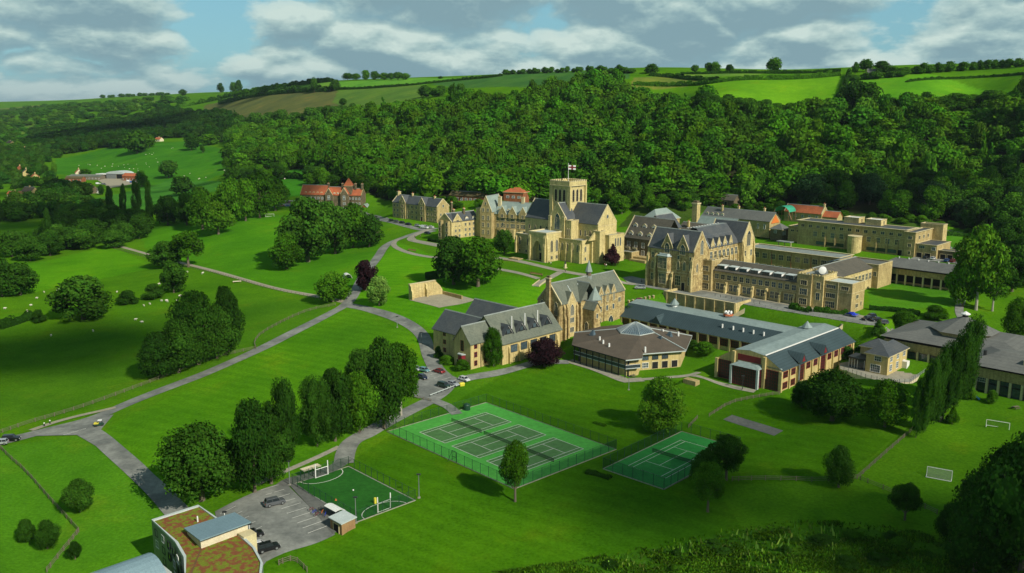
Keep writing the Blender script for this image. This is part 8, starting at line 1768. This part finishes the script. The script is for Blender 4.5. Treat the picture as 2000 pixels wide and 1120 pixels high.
def picnic(u, v, ang, label):
    p = hit(u, v); o_ = empty('picnic_table', tuple(p), math.radians(ang), label, 'picnic table'); b_ = MB(); b_.box(-.9, .9, -.4, .4, .7, .76, 'old_wood', bottom=True); b_.build('tabletop', o_)
    for y in (-.75, .75): b_ = MB(); b_.box(-.9, .9, y-.14, y+.14, .42, .47, 'old_wood', bottom=True); b_.build('seat', o_)
    for x in (-.6, .6): b_ = MB(); b_.box(x-.05, x+.05, -.75, .75, .36, .42, 'old_wood', bottom=True); b_.tube((x, -.6, 0), (x, -.2, .7), .05, .05, 'old_wood', 4); b_.tube((x, .6, 0), (x, .2, .7), .05, .05, 'old_wood', 4); b_.build('leg', o_)
picnic(1984, 799, 20, 'weathered picnic table on the lawn by the glazed wing'); picnic(1236, 737, 40, 'picnic table on the patio of the polygonal hall')
sl_ = empty('play_slide', tuple(hit(1907, 780)), .6, 'small bright blue plastic slide by the glazed wing', 'slide'); b_ = MB(); b_.solid([(-.4, -.9, .05), (.4, -.9, .05), (.4, -.9, .2), (-.4, -.9, .2)], [(-.4, .7, 1.2), (.4, .7, 1.2), (.4, .7, 1.35), (-.4, .7, 1.35)], 'cyan_plastic'); b_.build('chute', sl_); b_ = MB(); b_.box(-.4, .4, .7, 1.1, 0, 1.6, 'cyan_plastic'); b_.build('ladder', sl_)
tp_ = MB(); n = 5
for i in range(n):
    for j in range(n):
        f = lambda a, c: ((a-2.5)*.9, (c-2.5)*.7, .6+1.1*math.sin(a/n*math.pi)*(.5+.5*math.sin(c*1.7+a)))
        tp_.poly([f(i, j), f(i+1, j), f(i+1, j+1), f(i, j+1)], 'blue_plastic')
tb2 = empty('covered_trailer', tuple(hit(1664, 618)), -.8, 'trailer under a bright blue tarpaulin at the corner of the classroom block', 'trailer'); tp_.build('tarpaulin', tb2, merge=True); b_ = MB(); b_.box(-2.2, 2.2, -1.4, 1.4, .35, .8, 'grey_metal', bottom=True); b_.build('bed', tb2)
w = MB(); w.tube((0, -.1, 0), (0, .1, 0), .32, .32, 'tyre', 12); wm_ = w.mesh('wheel')
for y in (-1.4, 1.4): add('wheel', wm_, tb2, (0, y, .3))
cv = empty('curved_bike_canopy', tuple(hit(652, 1008)), math.radians(-45), 'curved white bicycle canopy beside the games pitch fence', 'canopy'); b_ = MB()
for i in range(6):
    a, a2 = math.radians(20+i*16), math.radians(20+(i+1)*16); p, q = (2.2*math.cos(a), 2.1*math.sin(a)), (2.2*math.cos(a2), 2.1*math.sin(a2)); b_.solid([(-2.2, p[0], p[1]), (-2.2, q[0], q[1]), (-2.2, q[0], q[1]+.08), (-2.2, p[0], p[1]+.08)], [(2.2, p[0], p[1]), (2.2, q[0], q[1]), (2.2, q[0], q[1]+.08), (2.2, p[0], p[1]+.08)], 'white_paint')
b_.build('roof', cv)
for x in (-2.1, 0, 2.1): b_ = MB(); b_.tube((x, 2.0, 0), (x, 1.9, .9), .06, .06, 'dark_metal', 6); b_.tube((x, -.5, 0), (x, -.5, 2.1), .06, .06, 'dark_metal', 6); b_.build('post', cv)
bw = MB(); n = 14
def torus(mb, c, R, r, m):
    for i in range(n):
        a, a2 = 2*math.pi*i/n, 2*math.pi*(i+1)/n; mb.tube((c[0]+R*math.cos(a), c[1], c[2]+R*math.sin(a)), (c[0]+R*math.cos(a2), c[1], c[2]+R*math.sin(a2)), r, r, m, 4)
torus(bw, (0, 0, .34), .33, .03, 'tyre'); bwm = bw.mesh('wheel')
def bframe(m): b_ = MB(); [b_.tube(p, q, .03, .03, m, 4) for p, q in (((-.5, 0, .34), (-.1, 0, .3)), ((-.1, 0, .3), (-.25, 0, .85)), ((-.25, 0, .75), (.4, 0, .8)), ((-.1, 0, .3), (.4, 0, .75)), ((.5, 0, .34), (.38, 0, .95)), ((-.5, 0, .34), (-.22, 0, .72)))]; return b_.mesh('frame')
hb_ = MB(); hb_.tube((.38, -.28, 1.0), (.38, .28, 1.0), .025, .025, 'dark_metal', 4); hbm = hb_.mesh('handlebar'); sd = MB(); sd.box(-.38, -.12, -.08, .08, .86, .92, 'black', bottom=True); sdm = sd.mesh('saddle')
for i, c_ in enumerate(('red_paint', 'blue_plastic', 'red_paint', 'dark_metal', 'orange', 'blue_plastic', 'dark_metal')):
    p = hit(608+i*5.5, 1000+(i % 3)*5); o_ = empty('bicycle', (p[0], p[1], p[2]+.17), math.radians(20+i*13), 'bicycle in the tangle parked left of the white canopy', 'bicycle', 'bicycles by the canopy'); add('frame', bframe(c_), o_); add('wheel', bwm, o_, (-.5, 0, 0)); add('wheel', bwm, o_, (.5, 0, 0)); add('handlebar', hbm, o_); add('saddle', sdm, o_)
for (u, v), nm, cc, lb in (((656, 978), 'training_cone', 'orange', 'small orange marker on the far half of the games pitch'), ((733, 984), 'tackle_pad', 'yellow', 'upright yellow pad near the near goal posts')):
    p = hit(u, v); b_ = MB(); b_.tube((0, 0, 0), (0, 0, .4 if cc == 'orange' else 1.3), .3, .05 if cc == 'orange' else .3, cc, 8); ob = b_.build(nm, None, loc=(p[0], p[1], p[2]+.08)); tag(ob, lb, nm.replace('_', ' '))
p = hit(690, 960); b_ = MB(); b_.ellip((0, 0, .2), (.2, .2, .2), 'white_paint'); ob = b_.build('ball', None, loc=(p[0], p[1], p[2]+.1)); tag(ob, 'white ball in the middle of the games pitch', 'ball')
bm_ = MB(); bm_.tube((0, 0, -.1), (0, 0, .95), .1, .08, 'dark_metal', 8); bm_.ellip((0, 0, .98), (.11, .11, .1), 'dark_metal', 8, 4); bmm = bm_.mesh('bollard')
for i in range(9):
    p = loc3((1661, 612), 11.88, -45, (-52+i*2.5, -9.5))[0]; o_ = add('bollard', bmm, None, tuple(p)); tag(o_, 'black bollard in the row on the forecourt below the box dormers', 'bollard', 'bollards on the forecourt')
for i in range(7):
    p = hit(1228+i*8, 592-i*1.6); b_ = MB(); b_.box(-.35, .35, -.35, .35, -.3, 1.0, 'brown_stone'); b_.box(-.42, .42, -.42, .42, 1.0, 1.12, 'trim_stone', bottom=True); o_ = b_.build('wall_pier', None, loc=tuple(p), rz=-.78); tag(o_, 'small stone pier of the crenellated wall beside the dark red car', 'pier', 'piers of the forecourt wall')
hr = empty('feed_rack', tuple(hit(463, 552)), .3, 'pale timber feed rack lying in the sheep field by the track', 'feed rack'); b_ = MB(); b_.box(-2, 2, -.8, .8, .5, .7, 'cream_render', bottom=True); b_.build('top', hr); [add('leg', (lambda q: (q.box(-.1, .1, -.1, .1, -.1, .5, 'wood'), q.mesh('leg'))[1])(MB()), hr, (x, y, 0)) for x in (-1.8, 1.8) for y in (-.7, .7)]
for u, v in ((87, 834), (98, 829)):
    p = hit(u, v); o_ = empty('marker_post', tuple(p), 0, 'dark marker post with a white head on the verge of the left road', 'post', 'marker posts on the verge'); b_ = MB(); b_.box(-.12, .12, -.12, .12, -.2, 1.0, 'dark_metal'); b_.build('post', o_); b_ = MB(); b_.ellip((0, 0, 1.1), (.22, .22, .2), 'white_paint', 8, 5); b_.build('head', o_)
# statue and plinth before the abbey
st_ = empty('statue', tuple(hit(1104, 524)), .5, 'dark statue on a stone plinth on the lawn before the abbey church', 'statue'); b_ = MB(); b_.box(-.7, .7, -.7, .7, -.3, .4, 'trim_stone'); b_.box(-.45, .45, -.45, .45, .4, 2.0, 'trim_stone'); b_.build('plinth', st_)
b_ = MB(); b_.tube((0, 0, 2.0), (0, 0, 3.2), .42, .26, 'dark_metal', 10); b_.tube((0, 0, 3.2), (0, 0, 3.5), .26, .1, 'dark_metal', 10); b_.ellip((0, 0, 3.7), (.16, .18, .22), 'dark_metal', 10, 6); b_.tube((.2, 0, 3.2), (.45, -.2, 3.6), .08, .06, 'dark_metal', 6); b_.build('figure', st_)
# ---------------------------------------------------------------- people
def skinned(name, joints, edges, m, sub=1):
    me = bpy.data.meshes.new(name); me.from_pydata([j[:3] for j in joints], edges, []); o = bpy.data.objects.new(name, me); COL.objects.link(o)
    o.modifiers.new('skin', 'SKIN'); me.skin_vertices.new() if not me.skin_vertices else None
    for i, j in enumerate(joints): me.skin_vertices[0].data[i].radius = (j[3], j[3])
    me.skin_vertices[0].data[0].use_root = True
    o.modifiers.new('sub', 'SUBSURF').levels = sub
    bpy.context.view_layer.update(); dg = bpy.context.evaluated_depsgraph_get(); m2 = bpy.data.meshes.new_from_object(o.evaluated_get(dg)); m2.name = name; bpy.data.objects.remove(o)
    m2.materials.clear(); m2.materials.append(MATS[m]); m2.polygons.foreach_set('use_smooth', [True]*len(m2.polygons)); return m2
BJ = [(0, 0, .95, .15), (0, 0, 1.2, .14), (0, 0, 1.42, .13), (0, 0, 1.52, .06), (0, .01, 1.62, .10), (0, .01, 1.74, .085), (.1, 0, .88, .10), (.13, .08, .48, .07), (.13, -.02, .08, .05), (.13, .14, .04, .04), (-.1, 0, .88, .10), (-.13, -.1, .48, .07), (-.13, -.22, .08, .05), (-.13, -.06, .04, .04), (.2, 0, 1.42, .06), (.27, -.06, 1.15, .045), (.27, .04, .9, .035), (.27, .08, .8, .03), (-.2, 0, 1.42, .06), (-.27, .06, 1.15, .045), (-.26, .14, .92, .035), (-.26, .18, .82, .03)]
BE = [(0, 1), (1, 2), (2, 3), (3, 4), (4, 5), (0, 6), (6, 7), (7, 8), (8, 9), (0, 10), (10, 11), (11, 12), (12, 13), (2, 14), (14, 15), (15, 16), (16, 17), (2, 18), (18, 19), (19, 20), (20, 21)]
body_me = skinned('body', BJ, BE, 'skin')
def cloth(name, idx, m, gr=.02, cut=None):
    mp_ = {k: i for i, k in enumerate(idx)}; J = [(*BJ[k][:3], BJ[k][3]+gr) for k in idx]; E_ = [(mp_[a], mp_[b]) for a, b in BE if a in mp_ and b in mp_]; return skinned(name, J, E_, m)
shirts = {c_: cloth('jacket', [0, 1, 2, 14, 15, 16, 18, 19, 20], mm) for c_, mm in (('dark', 'dark_metal'), ('red', 'red_paint'), ('white', 'white_paint'), ('yellow', 'yellow'))}
trous = cloth('trousers', [0, 6, 7, 8, 10, 11, 12], 'black', .018)
hair_ = MB(); hair_.ellip((0, -.01, 1.72), (.115, .125, .10), 'black', 10, 6); hair_me = hair_.mesh('hair')
def person(u, v, shirt, ang, label):
    p = hit(u, v); o_ = add('person', body_me, None, (p[0], p[1], p[2]+.12), math.radians(ang)); tag(o_, label, 'person'); add('jacket', shirts[shirt], o_); add('trousers', trous, o_); add('hair', hair_me, o_)
person(810.5, 466, 'dark', 30, 'person in dark clothes, left of two walking by the guest house drive'); person(821, 465, 'dark', 60, 'person in dark clothes, right of two by the guest house drive'); person(1072, 517, 'dark', 20, 'person in black standing at the foot of the abbey steps'); person(1076, 519, 'white', 70, 'person in a white top beside the one in black at the abbey steps')
person(1181, 522, 'red', 0, 'person in a red top on the path right of the abbey church'); person(1184, 523, 'white', 20, 'person in a white top next to the one in red'); person(1253, 553, 'dark', 90, 'person in dark clothes walking behind the silver estate car'); person(1104, 532, 'dark', 40, 'person in dark clothes on the path below the statue')
# ---------------------------------------------------------------- sheep
def sheep_mesh():
    b_ = MB(); b_.ellip((0, 0, .62), (.62, .30, .32), 'wool', 12, 8); b_.ellip((.28, 0, .68), (.34, .27, .27), 'wool', 10, 6); b_.ellip((.72, 0, .72), (.22, .12, .13), 'wool', 8, 6); b_.ellip((-.62, 0, .62), (.1, .07, .14), 'wool', 6, 4)
    for x in (-.38, .36):
        for y in (-.15, .15): b_.tube((x, y, 0), (x, y, .5), .045, .08, 'wool', 6)
    for y in (-.14, .14): b_.ellip((.6, y, .82), (.05, .09, .03), 'wool', 6, 4)
    me = b_.mesh('sheep'); bm = bmesh.new(); bm.from_mesh(me); bmesh.ops.remove_doubles(bm, verts=bm.verts, dist=.001); bm.to_mesh(me); bm.free(); o = bpy.data.objects.new('t', me); COL.objects.link(o); r = o.modifiers.new('r', 'REMESH'); r.mode = 'VOXEL'; r.voxel_size = .035; bpy.context.view_layer.update(); m2 = bpy.data.meshes.new_from_object(o.evaluated_get(bpy.context.evaluated_depsgraph_get())); bpy.data.objects.remove(o); m2.materials.clear(); m2.materials.append(MATS['wool']); m2.polygons.foreach_set('use_smooth', [True]*len(m2.polygons)); return m2
SH = sheep_mesh()
def sheep(u, v, label, group, s=1.0):
    p = hit(u, v); o_ = add('sheep', SH, None, (p[0], p[1], p[2]+.03), random.uniform(0, 6.28), (s, s, s)); tag(o_, label, 'sheep', group)
for x, y in ((455, 757), (345, 770), (155, 775), (287, 817), (243, 873), (215, 918), (38, 898), (915, 768), (470, 793), (530, 780), (160, 783), (462, 750), (220, 925)): sheep(x/4, 380+y/4, 'white sheep grazing above the hedge line left of the track', 'sheep above the hedge line', 1.0)
for x, y in ((1245, 706), (1125, 876), (1172, 863), (1262, 838), (1308, 843), (1387, 836), (1405, 800), (1060, 985), (1110, 1005), (728, 1075), (400, 1110), (1300, 836), (1418, 802)): sheep(x/4, 380+y/4, 'white sheep grazing in the field below the hedge line', 'sheep below the hedge line', 1.0)
for x, y in ((1585, 620), (1578, 626), (1465, 612)): sheep(x/4, 380+y/4, 'white sheep close beside the farm track', 'sheep beside the farm track', 1.0)
for x, y in ((560, 336), (557, 336), (595, 335), (626, 336), (590, 349), (594, 349), (556, 351), (572, 342)): sheep(x, y, 'white sheep in the small field below the wood', 'sheep in the small field', 1.3)
rs = random.Random(5)
far = [(335, 291), (338, 290), (300, 300), (305, 311), (267, 322), (286, 322), (308, 318), (242, 323), (250, 322), (253, 331), (219, 326), (205, 326), (198, 330), (190, 324), (172, 322), (176, 323), (292, 301), (285, 303), (297, 303), (371, 340), (360, 345), (390, 350), (388, 351), (402, 348), (438, 334), (440, 336), (447, 327), (459, 345), (357, 346), (270, 335)]+[(rs.uniform(150, 300), rs.uniform(318, 332)) for _ in range(8)]
for u, v in far: sheep(u, v, 'tiny white sheep scattered over the hillside pasture above the farm', 'sheep in the hillside pasture', 1.1)
# ---------------------------------------------------------------- clouds outside the picture whose shade falls on the valley
m, t, b, o = new_mat('cloud'); MATS['cloud'] = m; t.nodes.remove(b)
df = t.nodes.new('ShaderNodeBsdfDiffuse'); df.inputs[0].default_value = (.8, .82, .85, 1); tr = t.nodes.new('ShaderNodeBsdfTransparent'); mx = t.nodes.new('ShaderNodeMixShader')
gp_ = t.nodes.new('ShaderNodeNewGeometry'); nn = N(t, 'ShaderNodeTexNoise', Scale=.018, Detail=5.0, Roughness=.65); t.links.new(gp_.outputs['Position'], nn.inputs['Vector'])
al = ramp(t, [(.36, (.12,)*3), (.62, (.62,)*3)], nn.outputs['Fac']); t.links.new(al.outputs[0], mx.inputs[0]); t.links.new(tr.outputs[0], mx.inputs[1]); t.links.new(df.outputs[0], mx.inputs[2]); t.links.new(mx.outputs[0], o.inputs[0])
m2 = m.copy(); m2.name = 'thin_cloud'; MATS['thin_cloud'] = m2
for n_ in m2.node_tree.nodes:
    if n_.type == 'VALTORGB': n_.color_ramp.elements[0].color = (.09, .09, .09, 1); n_.color_ramp.elements[1].color = (.20, .20, .20, 1)
def cloud(shade_px, rx, ry, alt, n, seed, rot=0.0, size=.34, mt='cloud', xyz=None):
    p = xyz if xyz is not None else hit(*shade_px); k = (alt-p[2])/sund.z; c = Vector((p[0], p[1], p[2]))+sund*k
    r = random.Random(seed); b_ = MB()
    for i in range(n):
        a = r.uniform(0, 6.28); q = math.sqrt(r.random())*.85; x, y = rx*q*math.cos(a), ry*q*math.sin(a); s = size*min(rx, ry)*r.uniform(.55, 1.2)*(1.15-.6*q)
        b_.ellip((x, y, r.uniform(0, .4)*s), (s*r.uniform(1, 1.5), s, s*.55), mt, 12, 6)
    ob = b_.build('cloud', None, smooth=True, merge=False, loc=tuple(c), rz=rot); ob['kind'] = 'structure'; return ob
cloud((120, 440), 260, 80, 900, 34, 1, .15); cloud((110, 375), 190, 60, 900, 20, 2, .1)
cloud((280, 255), 420, 150, 900, 34, 3, .2)
cloud((1965, 1065), 44, 30, 700, 28, 4, .2); cloud((1800, 1085), 38, 13, 700, 18, 5)
cloud(None, 92, 52, 1500, 24, 6, .12, .42, 'thin_cloud', (66, 212, 0))
cloud(None, 92, 56, 1500, 22, 7, .5, .46, 'thin_cloud', (-170, 315, -3))
cloud(None, 120, 34, 1100, 30, 9, .35, .4, 'cloud', (215, 560, 30))
# ---------------------------------------------------------------- thin air between the camera and the far hills
hz_ = MB(); hz_.box(-14500, 14500, -700, 14500, -16, 215, 'wool', bottom=True); ho = hz_.build('haze', None, merge=True); ho['kind'] = 'stuff'; tag(ho, 'thin bluish air over the whole valley', 'haze')
m = bpy.data.materials.new('air'); m.use_nodes = True; t = m.node_tree
for q in list(t.nodes): t.nodes.remove(q)
o = t.nodes.new('ShaderNodeOutputMaterial'); v_ = t.nodes.new('ShaderNodeVolumePrincipled'); v_.inputs['Color'].default_value = (.72, .86, 1, 1); v_.inputs['Density'].default_value = 0.000028; v_.inputs['Anisotropy'].default_value = .2; t.links.new(v_.outputs[0], o.inputs['Volume'])
ho.data.materials.clear(); ho.data.materials.append(m)
